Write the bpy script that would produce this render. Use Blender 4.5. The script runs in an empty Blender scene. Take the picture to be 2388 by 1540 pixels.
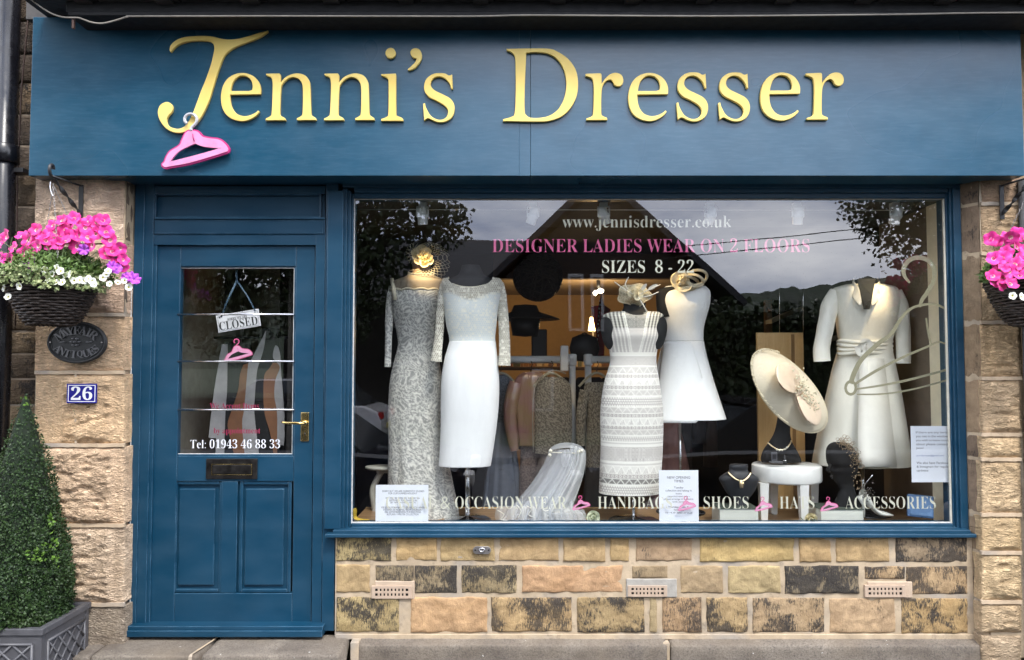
import bpy, bmesh, math, random
import numpy as np
from mathutils import Vector, Matrix, noise
R = math.radians
sc = bpy.context.scene
col = sc.collection
# ---------------------------------------------------------------- camera
CAMY, CAMZ, PITCH, FPX = -4.0, 1.62, R(2.5), 1800.0      # FPX: focal length for a picture 2388 units wide
cd = bpy.data.cameras.new('camera'); cam = bpy.data.objects.new('camera', cd); col.objects.link(cam)
cam.location = (0, CAMY, CAMZ); cam.rotation_euler = (R(90) + PITCH, 0, 0)
cd.sensor_width = 36; cd.lens = 36 * FPX / 2388; cd.clip_start = .05; cd.clip_end = 3000
sc.camera = cam
# ---------------------------------------------------------------- daylight
SUN_EL, SUN_ROT = R(56), R(200)
w = bpy.data.worlds.new('World'); sc.world = w; w.use_nodes = True
nt = w.node_tree; nt.nodes.clear()
def wn(t, **k):
    n = nt.nodes.new(t)
    for a, b in k.items(): setattr(n, a, b)
    return n
sky = wn('ShaderNodeTexSky', sky_type='NISHITA', sun_disc=False, sun_elevation=SUN_EL, sun_rotation=SUN_ROT)
tc = wn('ShaderNodeTexCoord'); mp = wn('ShaderNodeMapping'); mp.inputs['Scale'].default_value = (1, 1, 3.2)
mp.inputs['Location'].default_value = (.35, .2, .6)
nz = wn('ShaderNodeTexNoise'); nz.inputs['Scale'].default_value = 2.1; nz.inputs['Detail'].default_value = 9; nz.inputs['Roughness'].default_value = .55
nt.links.new(tc.outputs['Generated'], mp.inputs[0]); nt.links.new(mp.outputs[0], nz.inputs['Vector'])
cr = wn('ShaderNodeValToRGB')                                # overcast: grey bellies, bright breaks
cr.color_ramp.elements[0].position = .40; cr.color_ramp.elements[0].color = (10.5, 12.2, 17.0, 1)
cr.color_ramp.elements[1].position = .62; cr.color_ramp.elements[1].color = (35, 35, 36, 1)
nt.links.new(nz.outputs[0], cr.inputs[0])
mx = wn('ShaderNodeMix', data_type='RGBA'); mx.inputs[0].default_value = .85
nt.links.new(sky.outputs[0], mx.inputs[6]); nt.links.new(cr.outputs[0], mx.inputs[7])
bg = wn('ShaderNodeBackground'); bg.inputs[1].default_value = .1
wo = wn('ShaderNodeOutputWorld'); nt.links.new(mx.outputs[2], bg.inputs[0]); nt.links.new(bg.outputs[0], wo.inputs[0])
sl = bpy.data.lights.new('sun', 'SUN'); sl.energy = 1.9; sl.angle = R(13); sl.color = (1, .95, .88)
so = bpy.data.objects.new('sun', sl); col.objects.link(so)
# light comes from behind the photographer, high and a little to the right
sd = Vector((math.sin(R(24)) * math.cos(SUN_EL), -math.cos(R(24)) * math.cos(SUN_EL), math.sin(SUN_EL)))
so.rotation_euler = sd.to_track_quat('Z', 'Y').to_euler(); so.location = (3, -8, 9)
vs = sc.view_settings; vs.view_transform = 'Standard'; vs.look = 'None'; vs.gamma = 1; vs.exposure = .86
try: vs.use_curve_mapping = False
except Exception: pass
cy = sc.cycles; cy.use_denoising = True; cy.max_bounces = 7; cy.diffuse_bounces = 4; cy.glossy_bounces = 4
cy.transmission_bounces = 6; cy.transparent_max_bounces = 24; cy.caustics_reflective = False; cy.caustics_refractive = False
cy.sample_clamp_indirect = 4

# ---------------------------------------------------------------- measuring: a point of the plane Y seen at picture unit (x, y)
def P(x, y, Y=0.0):
    u = (x - 1194) / FPX; v = -(y - 770) / FPX
    dy = math.cos(PITCH) - v * math.sin(PITCH); dz = math.sin(PITCH) + v * math.cos(PITCH)
    t = (Y - CAMY) / dy
    return Vector((u * t, Y, CAMZ + dz * t))
def X(x, Y=0.0, y=800): return P(x, y, Y).x
def Z(y, Y=0.0): return P(1194, y, Y).z
GY = .05                                                       # the shop glass
def MR(x, y, Yv):                                              # a real point across the street whose mirror image stands at depth Yv
    p = P(x, y, Yv); return Vector((p.x, 2 * GY - Yv, p.z))

# ---------------------------------------------------------------- scene helpers
def link(o, parent=None):
    col.objects.link(o)
    if parent is not None:
        o.parent = parent
        if parent.type == 'EMPTY': o.matrix_parent_inverse = Matrix.Translation(-parent.location)
    return o
def thing(name, label, cat, loc=(0, 0, 0), group=None):
    o = bpy.data.objects.new(name, None); o.empty_display_size = .1; col.objects.link(o); o.location = loc
    o['label'] = label; o['category'] = cat
    if group: o['group'] = group
    return o
def tag(o, label, cat, group=None):
    o['label'] = label; o['category'] = cat
    if group: o['group'] = group
    return o
def lab(o, label): o['label'] = label; return o
def mesh(name, V, F, mat=None, parent=None, smooth=False):
    me = bpy.data.meshes.new(name)
    me.from_pydata([tuple(v) for v in V], [], [tuple(f) for f in F])
    if smooth: me.polygons.foreach_set('use_smooth', [True] * len(me.polygons))
    if mat: me.materials.append(mat)
    me.update()
    return link(bpy.data.objects.new(name, me), parent)
def frombm(name, bm, mat, parent=None, smooth=False):
    me = bpy.data.meshes.new(name); bm.to_mesh(me); bm.free()
    if smooth: me.polygons.foreach_set('use_smooth', [True] * len(me.polygons))
    if mat: me.materials.append(mat)
    return link(bpy.data.objects.new(name, me), parent)
def bmbox(bm, x0, x1, y0, y1, z0, z1, bev=0.0):
    g = bmesh.ops.create_cube(bm, size=1)
    for v in g['verts']:
        v.co = Vector(((x0 + x1) / 2 + v.co.x * (x1 - x0), (y0 + y1) / 2 + v.co.y * (y1 - y0), (z0 + z1) / 2 + v.co.z * (z1 - z0)))
    if bev > 0:
        es = list({e for v in g['verts'] for e in v.link_edges})
        bmesh.ops.bevel(bm, geom=es, offset=bev, segments=2, profile=.5, affect='EDGES')
def box(name, x0, x1, y0, y1, z0, z1, mat, parent=None, bev=.002):
    bm = bmesh.new(); bmbox(bm, x0, x1, y0, y1, z0, z1, bev); return frombm(name, bm, mat, parent)
def zbox(name, xa, xb, ya, yb, Yf, Yb, mat, parent=None, bev=.002, ym=800):
    """box whose front face (depth Yf) spans picture units xa..xb, ya..yb"""
    return box(name, X(xa, Yf, ym), X(xb, Yf, ym), Yf, Yb, Z(yb, Yf), Z(ya, Yf), mat, parent, bev)
def tubegeo(pts, rad, n=8, closed=False, V=None, F=None, cap=True):
    V = [] if V is None else V; F = [] if F is None else F
    pts = [Vector(p) for p in pts]; N = len(pts); base = len(V); up = None
    for i, p in enumerate(pts):
        a = pts[(i - 1) % N] if (i > 0 or closed) else p
        b = pts[(i + 1) % N] if (i < N - 1 or closed) else p
        t = (b - a).normalized()
        if up is None:
            up = Vector((0, 0, 1)) if abs(t.z) < .9 else Vector((1, 0, 0))
        s = t.cross(up).normalized(); up = s.cross(t).normalized()
        r = rad[i] if hasattr(rad, '__len__') else rad
        for k in range(n):
            a_ = 2 * math.pi * k / n
            V.append(p + s * (r * math.cos(a_)) + up * (r * math.sin(a_)))
    for i in range(N if closed else N - 1):
        for k in range(n):
            a0 = base + i * n + k; a1 = base + i * n + (k + 1) % n
            j = (i + 1) % N; b0 = base + j * n + k; b1 = base + j * n + (k + 1) % n
            F.append((a0, a1, b1, b0))
    if cap and not closed:
        F.append(tuple(base + k for k in reversed(range(n)))); F.append(tuple(base + (N - 1) * n + k for k in range(n)))
    return V, F
def tube(name, pts, rad, mat, parent=None, n=8, closed=False):
    V, F = tubegeo(pts, rad, n, closed); return mesh(name, V, F, mat, parent, True)
def lathe(name, prof, c, mat, parent=None, n=32, sx=1, sy=1, smooth=True):
    """prof: (radius, z) list turned about the vertical through c"""
    V, F = [], []
    for r, z in prof:
        for k in range(n):
            a = 2 * math.pi * k / n; V.append((c[0] + sx * r * math.cos(a), c[1] + sy * r * math.sin(a), c[2] + z))
    for i in range(len(prof) - 1):
        for k in range(n):
            F.append((i * n + k, i * n + (k + 1) % n, (i + 1) * n + (k + 1) % n, (i + 1) * n + k))
    if prof[0][0] > 1e-4: F.append(tuple(reversed(range(n))))
    if prof[-1][0] > 1e-4: F.append(tuple((len(prof) - 1) * n + k for k in range(n)))
    return mesh(name, V, F, mat, parent, smooth)
def prism(name, pts, y0, y1, mat, parent=None):
    """outline in (x, z), solid from y0 to y1"""
    n = len(pts); V = [(p[0], y0, p[1]) for p in pts] + [(p[0], y1, p[1]) for p in pts]
    F = [tuple(range(n)), tuple(reversed(range(n, 2 * n)))] + [(i, i + n, (i + 1) % n + n, (i + 1) % n) for i in range(n)]
    bm = bmesh.new(); vs_ = [bm.verts.new(v) for v in V]
    for f in F: bm.faces.new([vs_[i] for i in f])
    bmesh.ops.recalc_face_normals(bm, faces=bm.faces)
    return frombm(name, bm, mat, parent)
def frame(name, xa, xb, ya, yb, wd, Yf, Yb, mat, parent=None, bev=.002, ym=800):
    """four mitre-free rails round an opening xa..xb, ya..yb (picture units at depth Yf), wd wide outside it"""
    bm = bmesh.new(); x0, x1, z0, z1 = X(xa, Yf, ym), X(xb, Yf, ym), Z(yb, Yf), Z(ya, Yf)
    bmbox(bm, x0 - wd, x0, Yf, Yb, z0 - wd, z1 + wd, bev); bmbox(bm, x1, x1 + wd, Yf, Yb, z0 - wd, z1 + wd, bev)
    bmbox(bm, x0, x1, Yf + .0006, Yb, z0 - wd, z0, bev); bmbox(bm, x0, x1, Yf + .0006, Yb, z1, z1 + wd, bev)
    return frombm(name, bm, mat, parent)

def smooth_poly(pts, sub=5):
    """closed Catmull-Rom through (x, y); a third entry marks a sharp corner"""
    n = len(pts); out = []
    for i in range(n):
        p1, p2 = pts[i], pts[(i + 1) % n]; p0, p3 = pts[i - 1], pts[(i + 2) % n]
        if len(p1) > 2: p0 = p1
        if len(p2) > 2: p3 = p2
        for k in range(sub):
            t = k / sub; o = []
            for a in (0, 1):
                o.append(.5 * (2 * p1[a] + (-p0[a] + p2[a]) * t + (2 * p0[a] - 5 * p1[a] + 4 * p2[a] - p3[a]) * t * t + (-p0[a] + 3 * p1[a] - 3 * p2[a] + p3[a]) * t ** 3))
            out.append(tuple(o))
            if len(p1) > 2 and len(p2) > 2: break
    return out
def smooth_open(pts, sub=6):
    out = []; n = len(pts)
    for i in range(n - 1):
        p0, p1, p2, p3 = pts[max(i - 1, 0)], pts[i], pts[i + 1], pts[min(i + 2, n - 1)]
        for k in range(sub):
            t = k / sub
            out.append(tuple(.5 * (2 * p1[a] + (-p0[a] + p2[a]) * t + (2 * p0[a] - 5 * p1[a] + 4 * p2[a] - p3[a]) * t * t + (-p0[a] + 3 * p1[a] - 3 * p2[a] + p3[a]) * t ** 3) for a in range(len(p1))))
    out.append(tuple(pts[-1])); return out
def plate(name, polys, Yf, thick, mat, parent=None, bevel=0.0):
    """flat shape cut from a board: polys are closed outlines (x, z) in metres; front face at Yf"""
    cu = bpy.data.curves.new(name, 'CURVE'); cu.dimensions = '2D'; cu.fill_mode = 'BOTH'; cu.extrude = max(thick / 2 - bevel, 0.0)
    cu.bevel_depth = bevel; cu.bevel_resolution = 1; cu.offset = -bevel
    for pl in polys:
        s = cu.splines.new('POLY'); s.points.add(len(pl) - 1); s.use_cyclic_u = True
        for i, p in enumerate(pl): s.points[i].co = (p[0], p[1], 0, 1)
    ob = bpy.data.objects.new(name, cu); me = bpy.data.meshes.new_from_object(ob)
    for v in me.vertices: v.co = (v.co.x, Yf + thick / 2 - v.co.z, v.co.y)
    bpy.data.objects.remove(ob); me.name = name; me.materials.clear(); me.materials.append(mat)
    return link(bpy.data.objects.new(name, me), parent)
def serif(s):
    r = ''
    for c in s:
        if 'A' <= c <= 'Z': r += chr(0x1D400 + ord(c) - 65)
        elif 'a' <= c <= 'z': r += chr(0x1D41A + ord(c) - 97)
        elif '0' <= c <= '9': r += chr(0x1D7CE + ord(c) - 48)
        else: r += c
    return r
def textmesh(s, off=0.0, thick=0.0, align='LEFT', space=1.0, line=1.0):
    cu = bpy.data.curves.new('t', 'FONT'); cu.body = s; cu.size = 1; cu.offset = off; cu.extrude = thick; cu.align_x = align
    cu.space_character = space; cu.space_line = line; cu.resolution_u = 3
    ob = bpy.data.objects.new('t', cu); col.objects.link(ob)
    me = bpy.data.meshes.new_from_object(ob); bpy.data.objects.remove(ob)
    return me
def text(name, s, xa, xb, ya, yb, Y, mat, parent=None, sf=True, off=-.005, thick=0.0, align='LEFT', ref=None, line=1.0, ym=None, tilt=0.0):
    """lettering fitted into picture units xa..xb, ya..yb on the plane Y"""
    me = textmesh(serif(s) if sf else s, off, thick, align, 1.0, line)
    n = len(me.vertices); co = np.empty(n * 3); me.vertices.foreach_get('co', co); co = co.reshape(-1, 3)
    lo, hi = co.min(0), co.max(0)
    if ym is None: ym = (ya + yb) / 2
    x0, x1, z0, z1 = X(xa, Y, ym), X(xb, Y, ym), Z(yb, Y), Z(ya, Y)
    out = np.empty_like(co)
    out[:, 0] = x0 + (co[:, 0] - lo[0]) / (hi[0] - lo[0]) * (x1 - x0)
    out[:, 2] = z0 + (co[:, 1] - lo[1]) / (hi[1] - lo[1]) * (z1 - z0)
    out[:, 1] = Y - co[:, 2]
    if tilt:
        cx, cz = (x0 + x1) / 2, (z0 + z1) / 2; c, s_ = math.cos(tilt), math.sin(tilt)
        dx, dz = out[:, 0] - cx, out[:, 2] - cz; out[:, 0] = cx + dx * c - dz * s_; out[:, 2] = cz + dx * s_ + dz * c
    me.vertices.foreach_set('co', out.ravel()); me.name = name; me.materials.clear(); me.materials.append(mat); me.update()
    return link(bpy.data.objects.new(name, me), parent)

# ---------------------------------------------------------------- materials
class NB:
    def __init__(s, name):
        s.m = bpy.data.materials.new(name); s.m.use_nodes = True; s.t = s.m.node_tree; s.b = s.t.nodes['Principled BSDF']; s.co = None
    def n(s, t, ins=None, **k):
        x = s.t.nodes.new(t)
        for a, b in k.items(): setattr(x, a, b)
        for a, b in (ins or {}).items(): s.set(x.inputs[a], b)
        return x
    def set(s, sock, v):
        if hasattr(v, 'is_output'): s.t.links.new(v, sock)
        elif v is not None: sock.default_value = v
    def coord(s, kind='Object', scale=(1, 1, 1), rnd=True):
        tcn = s.n('ShaderNodeTexCoord'); v = tcn.outputs[kind]
        if rnd:
            oi = s.n('ShaderNodeObjectInfo'); a = s.n('ShaderNodeVectorMath', {0: v}, operation='ADD')
            mm = s.n('ShaderNodeMath', {0: oi.outputs['Random'], 1: 37.0}, operation='MULTIPLY'); s.set(a.inputs[1], mm.outputs[0]); v = a.outputs[0]
        mp_ = s.n('ShaderNodeMapping', {'Vector': v, 'Scale': scale}); return mp_.outputs[0]
    def noise(s, v, scale, detail=6, rough=.55, dist=0.0):
        return s.n('ShaderNodeTexNoise', {'Vector': v, 'Scale': scale, 'Detail': detail, 'Roughness': rough, 'Distortion': dist}).outputs[0]
    def ramp(s, v, a, b, lo=0.0, hi=1.0):
        return s.n('ShaderNodeMapRange', {0: v, 1: a, 2: b, 3: lo, 4: hi}, clamp=True).outputs[0]
    def math(s, op, a, b=0.0): return s.n('ShaderNodeMath', {0: a, 1: b}, operation=op).outputs[0]
    def mix(s, f, a, b, mode='MIX'):
        x = s.n('ShaderNodeMix', {0: f, 6: a, 7: b}, data_type='RGBA', blend_type=mode); return x.outputs[2]
    def bump(s, h, strength=.3, dist=.01, nrm=None):
        x = s.n('ShaderNodeBump', {'Height': h, 'Strength': strength, 'Distance': dist})
        if nrm is not None: s.set(x.inputs['Normal'], nrm)
        return x.outputs[0]
    def out(s, color=None, rough=None, metal=None, normal=None, **k):
        for a, v in (('Base Color', color), ('Roughness', rough), ('Metallic', metal), ('Normal', normal)):
            if v is not None: s.set(s.b.inputs[a], v)
        for a, v in k.items(): s.set(s.b.inputs[a.replace('_', ' ')], v)
        return s.m
def c4(c): return (c[0], c[1], c[2], 1)
def simple(name, c, rough=.5, metal=0.0, nscale=20, nvar=.12, bscale=60, bstr=.1, bdist=.002, stretch=(1, 1, 1), **k):
    b = NB(name); v = b.coord(scale=stretch); n1 = b.noise(v, nscale); n2 = b.noise(v, bscale)
    f = b.ramp(n1, .3, .7)
    cc = b.mix(f, c4([x * (1 - nvar) for x in c]), c4([min(1, x * (1 + nvar)) for x in c]))
    rr = b.ramp(n1, .3, .7, max(rough - .08, 0.02), rough + .08)
    return b.out(cc, rr, metal, b.bump(n2, bstr, bdist), **k)

def paint_blue(name, base, gloss=.3, patch=.0, bs=.35, spec=.6):
    b = NB(name); v = b.coord(rnd=False)
    big = b.noise(v, 2.2, 5, .6, .4); mid = b.noise(b.coord(scale=(1, 1, 2.4), rnd=False), 4, 4, .5)
    fine = b.noise(b.coord(scale=(6, 6, .8), rnd=False), 40, 4, .6); spk = b.noise(v, 160, 2)
    c = b.mix(b.ramp(big, .15, .85), c4([x * .80 for x in base]), c4([x * 1.2 for x in base]))
    chalk = b.math('MULTIPLY', b.ramp(mid, .35, .85), .10 + patch)
    c = b.mix(chalk, c, c4((.17, .27, .36)))
    wear = b.math('MULTIPLY', b.ramp(spk, .74, .8), .35); c = b.mix(wear, c, c4((.25, .34, .4)))
    r = b.ramp(b.noise(v, 1.6, 2, .4), .2, .8, gloss - .02, gloss + .06)
    strk = b.noise(b.coord(scale=(.7, .7, 5), rnd=False), 16, 5, .6); dab = b.noise(v, 34, 4, .65)
    h = b.math('ADD', b.math('MULTIPLY', fine, .5), b.math('ADD', b.math('MULTIPLY', strk, .6), b.math('MULTIPLY', dab, .5)))
    if spec > .5: c = b.mix(b.math('MULTIPLY', b.ramp(strk, .45, .8), .16), c, c4((.12, .21, .30)))
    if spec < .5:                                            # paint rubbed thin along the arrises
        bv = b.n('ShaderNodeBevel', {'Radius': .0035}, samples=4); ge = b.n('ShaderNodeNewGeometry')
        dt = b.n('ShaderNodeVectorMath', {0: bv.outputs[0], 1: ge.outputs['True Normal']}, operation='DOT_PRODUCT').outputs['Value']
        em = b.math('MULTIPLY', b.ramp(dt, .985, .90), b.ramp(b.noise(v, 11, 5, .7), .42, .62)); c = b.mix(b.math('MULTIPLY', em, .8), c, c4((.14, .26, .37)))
        sc_ = b.ramp(b.noise(b.coord(scale=(1.2, 1, .5), rnd=False), 26, 6, .8), .70, .78); c = b.mix(b.math('MULTIPLY', sc_, .25), c, c4((.10, .17, .22)))
    return b.out(c, r, 0.0, b.bump(h, bs, .0022), Specular_IOR_Level=spec, Coat_Weight=.18 if spec > .5 else 0.0, Coat_Roughness=.2)
MB_ = paint_blue('sign_blue_paint', (.0042, .060, .112), .27, .03, .16, .62)
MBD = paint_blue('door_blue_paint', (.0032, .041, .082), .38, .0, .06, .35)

def stone_mat(name, layered=1.0):
    """dressed sandstone; object colour = tint of this stone, its alpha = how much soot it carries"""
    b = NB(name); oi = b.n('ShaderNodeObjectInfo'); tint = oi.outputs['Color']; soot = oi.outputs['Alpha']
    v = b.coord(); vl = b.coord(scale=(1, 1, 3.4)); vc = b.coord(scale=(3.2, 3.2, .8))
    mot = b.noise(v, 14, 8, .65, .3); big = b.noise(v, 4, 4, .6, .8); lay = b.noise(vl, 9, 6, .6, 1.2); gr = b.noise(v, 260, 3, .7); ch = b.noise(vc, 34, 5, .7)
    c = b.mix(b.ramp(mot, .32, .7), b.mix(1.0, tint, (.60, .56, .52, 1), 'MULTIPLY'), b.mix(1.0, tint, (1.16, 1.12, 1.05, 1), 'MULTIPLY'))
    c = b.mix(b.math('MULTIPLY', b.ramp(big, .5, .75), .30), c, b.mix(1.0, tint, (1.0, .84, .62, 1), 'MULTIPLY'))
    c = b.mix(b.math('MULTIPLY', b.ramp(lay, .5, .68), .3 * layered), c, b.mix(1.0, tint, (.66, .6, .56, 1), 'MULTIPLY'))
    c = b.mix(b.math('MULTIPLY', b.ramp(gr, .35, .75), .25), c, b.mix(1.0, tint, (.6, .58, .56, 1), 'MULTIPLY'))
    s1 = b.math('ADD', b.math('MULTIPLY', b.noise(v, 9, 4, .6, .5), .52), b.math('MULTIPLY', b.noise(vc, 52, 7, .75), .48))
    th = b.ramp(soot, 0.0, 1.0, .70, .435)
    d = b.math('SUBTRACT', s1, th); f = b.ramp(d, -.003, .055); f = b.math('MULTIPLY', f, .92)
    c = b.mix(b.math('MULTIPLY', b.ramp(d, -.12, .02), .40), c, b.mix(1.0, tint, (.40, .37, .34, 1), 'MULTIPLY'))
    f = b.math('MULTIPLY', f, b.ramp(soot, 0.0, .06))
    c = b.mix(f, c, b.mix(b.ramp(gr, .4, .7), (.018, .017, .018, 1), (.075, .07, .066, 1)))
    fs = b.math('MULTIPLY', b.ramp(b.noise(v, 5, 4, .6), .45, .75), .35); c = b.mix(fs, c, b.mix(1.0, tint, (.5, .49, .5, 1), 'MULTIPLY'))
    h = b.math('ADD', b.math('MULTIPLY', mot, 1.2), b.math('ADD', b.math('MULTIPLY', gr, .25), b.math('MULTIPLY', ch, .5)))
    n0 = b.bump(h, .9, .009)
    if layered > 1:
        rk = b.n('ShaderNodeTexNoise', {'Vector': b.coord(scale=(1, 1, 2.6)), 'Scale': 24.0, 'Detail': 6.0, 'Roughness': .56, 'Distortion': .8}).outputs[0]
        rk2 = b.math('ABSOLUTE', b.math('SUBTRACT', rk, .5)); c = b.mix(b.math('MULTIPLY', b.ramp(rk2, .05, .0), .30), c, b.mix(1.0, tint, (.42, .38, .34, 1), 'MULTIPLY'))  # occlusion shade and staining painted into the cracks of the rock face
        n0 = b.bump(b.ramp(rk2, 0, .16), .9, .013, n0)
    return b.out(c, .92, 0.0, n0, Specular_IOR_Level=.2)
MS = stone_mat('sandstone'); MSR = stone_mat('rock_faced_sandstone', 1.6)
def mortar_mat(name, c):
    b = NB(name); v = b.coord(rnd=False); n = b.noise(v, 9, 7, .65); g = b.noise(v, 220, 3, .7)
    cc = b.mix(b.ramp(n, .35, .7), c4([x * .72 for x in c]), c4([x * 1.1 for x in c])); cc = b.mix(b.math('MULTIPLY', b.ramp(g, .5, .8), .3), cc, c4([x * .5 for x in c]))
    cc = b.mix(b.math('MULTIPLY', b.ramp(b.noise(v, 3, 3, .6), .52, .66), .6), cc, (.30, .29, .275, 1)); cc = b.mix(b.math('MULTIPLY', b.ramp(b.noise(v, 12, 8, .75), .56, .70), .65), cc, c4([x * .28 for x in c]))
    return b.out(cc, .95, 0.0, b.bump(b.math('ADD', n, b.math('MULTIPLY', g, .3)), .6, .004), Specular_IOR_Level=.15)
MM = mortar_mat('pale_mortar', (.53, .42, .29)); MMD = mortar_mat('old_mortar', (.33, .26, .19))
def step_mat():
    b = NB('grey_paving_stone'); v = b.coord(rnd=True); n = b.noise(v, 5, 8, .7, .3); g = b.noise(v, 120, 4, .7); sp = b.noise(v, 38, 2, .5)
    geo = b.n('ShaderNodeNewGeometry'); sx = b.n('ShaderNodeSeparateXYZ', {0: geo.outputs['Normal']})
    c = b.mix(b.ramp(n, .3, .7), (.12, .10, .082, 1), (.27, .235, .19, 1)); c = b.mix(b.ramp(g, .45, .75), c, (.07, .06, .055, 1))
    c = b.mix(b.ramp(sp, .735, .76), c, (.62, .6, .55, 1))
    c = b.mix(b.math('MULTIPLY', b.ramp(b.noise(v, 3, 4), .45, .7), .5), c, (.2, .16, .115, 1))
    return b.out(c, .9, 0.0, b.bump(b.math('ADD', n, b.math('MULTIPLY', g, .6)), .9, .006), Specular_IOR_Level=.25)
MSTEP = step_mat()
MIRON = simple('black_iron', (.018, .018, .02), .38, bstr=.3)
MPIPE = simple('black_gloss_pipe', (.005, .005, .007), .26, bstr=.08, bscale=8, bdist=.004)
MRUST = simple('rusty_cable', (.075, .04, .03), .7)
MBLACK = simple('eaves_black', (.006, .0065, .008), .75, bscale=30, bstr=.5, bdist=.004)
MSLATE = simple('roof_slate', (.035, .034, .034), .65, nscale=14, nvar=.5, bscale=40, bstr=.8, bdist=.006)
MGREYB = simple('grey_board', (.07, .066, .062), .8, nvar=.3)
MWIRE = simple('grey_cable', (.30, .27, .23), .6)
MBRASS = simple('brass', (.62, .47, .20), .22, 1.0, bstr=.15)
MBRASSD = simple('tarnished_brass', (.048, .044, .042), .36, .85, nscale=30, nvar=.4)
MCHROME = simple('chrome', (.75, .75, .76), .13, 1.0, bstr=.02)
MWHITEP = simple('white_painted', (.72, .71, .68), .35, nvar=.04, bstr=.05)
MRAIL = simple('white_plastic', (.85, .86, .85), .4, nvar=.04)
MCREAM = simple('cream_wall', (.80, .72, .54), .7, nvar=.05)
MBROWNW = simple('brown_wall', (.16, .125, .095), .8, nvar=.12)
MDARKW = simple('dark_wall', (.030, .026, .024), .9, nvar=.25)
MGREYW = simple('grey_plaster', (.42, .39, .33), .85, nvar=.12)
MORANGE = simple('ochre_wall', (.50, .34, .17), .8, nvar=.06)
MCARP = simple('dark_carpet', (.035, .032, .03), .95)
MPAPER = simple('white_paper', (.80, .82, .88), .7, nvar=.02, bscale=4, bstr=.2, bdist=.01)
MINK = simple('ink', (.10, .10, .12), .7); MINKB = simple('blue_ink', (.25, .28, .5), .7)
MVINYL = simple('cream_vinyl', (.70, .68, .55), .45, nvar=.03)
MVBEIGE = simple('beige_vinyl', (.30, .275, .18), .45, nvar=.05)
MPINKV = simple('pink_vinyl', (.74, .12, .30), .45, nvar=.05)
MPINKL = simple('pale_pink', (.82, .36, .56), .4, nvar=.04); MPINKD = simple('dark_pink', (.45, .03, .17), .4, nvar=.06)
MREDV = simple('red_vinyl', (.42, .03, .10), .45)
MFELT = simple('black_velvet', (.006, .006, .007), .95, bscale=300, bstr=.2)
MLEATH = simple('black_leather', (.010, .010, .012), .5, bscale=90, bstr=.25)
MCHARC = simple('charcoal_bust', (.020, .022, .027), .6)
MGOLD = simple('gold_chain', (.75, .6, .38), .3, .9)
MOAK = None
def wood(name, a, b_, sc_=(14, 14, 1.2), rough=.5):
    b = NB(name); v = b.coord(scale=sc_, rnd=True); n = b.noise(v, 2.2, 7, .6, .6); k = b.noise(v, 9, 3, .6)
    return b.out(b.mix(b.ramp(n, .32, .68), c4(a), c4(b_)), rough, 0.0, b.bump(k, .15, .002))
MOAK = wood('oak_board', (.50, .31, .12), (.66, .43, .19)); MFLOORW = wood('floor_board', (.23, .13, .06), (.40, .25, .13), (1.2, 14, 14), .35)
def glass_mat(name, f0=.10):
    m = bpy.data.materials.new(name); m.use_nodes = True; t = m.node_tree; t.nodes.clear()
    o = t.nodes.new('ShaderNodeOutputMaterial'); mxs = t.nodes.new('ShaderNodeMixShader'); tr = t.nodes.new('ShaderNodeBsdfTransparent'); gl = t.nodes.new('ShaderNodeBsdfGlossy')
    tr.inputs[0].default_value = (.93, .95, .94, 1); gl.inputs['Roughness'].default_value = 0.0; gl.inputs[0].default_value = (.96, .97, 1, 1)
    lw = t.nodes.new('ShaderNodeLayerWeight'); pw = t.nodes.new('ShaderNodeMath'); pw.operation = 'POWER'; pw.inputs[1].default_value = 4
    mr = t.nodes.new('ShaderNodeMapRange'); mr.inputs[3].default_value = f0; mr.inputs[4].default_value = 1
    t.links.new(lw.outputs['Facing'], pw.inputs[0]); t.links.new(pw.outputs[0], mr.inputs[0]); t.links.new(mr.outputs[0], mxs.inputs[0])
    t.links.new(tr.outputs[0], mxs.inputs[1]); t.links.new(gl.outputs[0], mxs.inputs[2]); t.links.new(mxs.outputs[0], o.inputs[0])
    # the slow waviness of old plate glass
    tcn = t.nodes.new('ShaderNodeTexCoord'); nn = t.nodes.new('ShaderNodeTexNoise'); nn.inputs['Scale'].default_value = 1.6; nn.inputs['Detail'].default_value = 1
    bp = t.nodes.new('ShaderNodeBump'); bp.inputs['Strength'].default_value = .06; bp.inputs['Distance'].default_value = .01
    t.links.new(tcn.outputs['Object'], nn.inputs['Vector']); t.links.new(nn.outputs[0], bp.inputs['Height']); t.links.new(bp.outputs[0], gl.inputs['Normal'])
    return m
def clear_mat(name):
    m = bpy.data.materials.new(name); m.use_nodes = True; t = m.node_tree; t.nodes.clear()
    o = t.nodes.new('ShaderNodeOutputMaterial'); tr = t.nodes.new('ShaderNodeBsdfTransparent'); t.links.new(tr.outputs[0], o.inputs[0]); return m
MGLASS = glass_mat('window_glass', .098); MCLEAR = clear_mat('glass_inner_face'); MACRYL = glass_mat('clear_acrylic', .2)
def sheer(name, c, alpha, nscale=0):
    m = bpy.data.materials.new(name); m.use_nodes = True; t = m.node_tree; b = t.nodes['Principled BSDF']
    b.inputs['Base Color'].default_value = c4(c); b.inputs['Roughness'].default_value = .8; b.inputs['Alpha'].default_value = alpha
    if nscale:
        tcn = t.nodes.new('ShaderNodeTexCoord'); n = t.nodes.new('ShaderNodeTexVoronoi'); n.feature = 'DISTANCE_TO_EDGE'; n.inputs['Scale'].default_value = nscale
        r = t.nodes.new('ShaderNodeMapRange'); r.inputs[1].default_value = .03; r.inputs[2].default_value = .09; r.inputs[3].default_value = .95; r.inputs[4].default_value = alpha
        t.links.new(tcn.outputs['Object'], n.inputs[0]); t.links.new(n.outputs['Distance'], r.inputs[0]); t.links.new(r.outputs[0], b.inputs['Alpha'])
    return m
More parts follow.
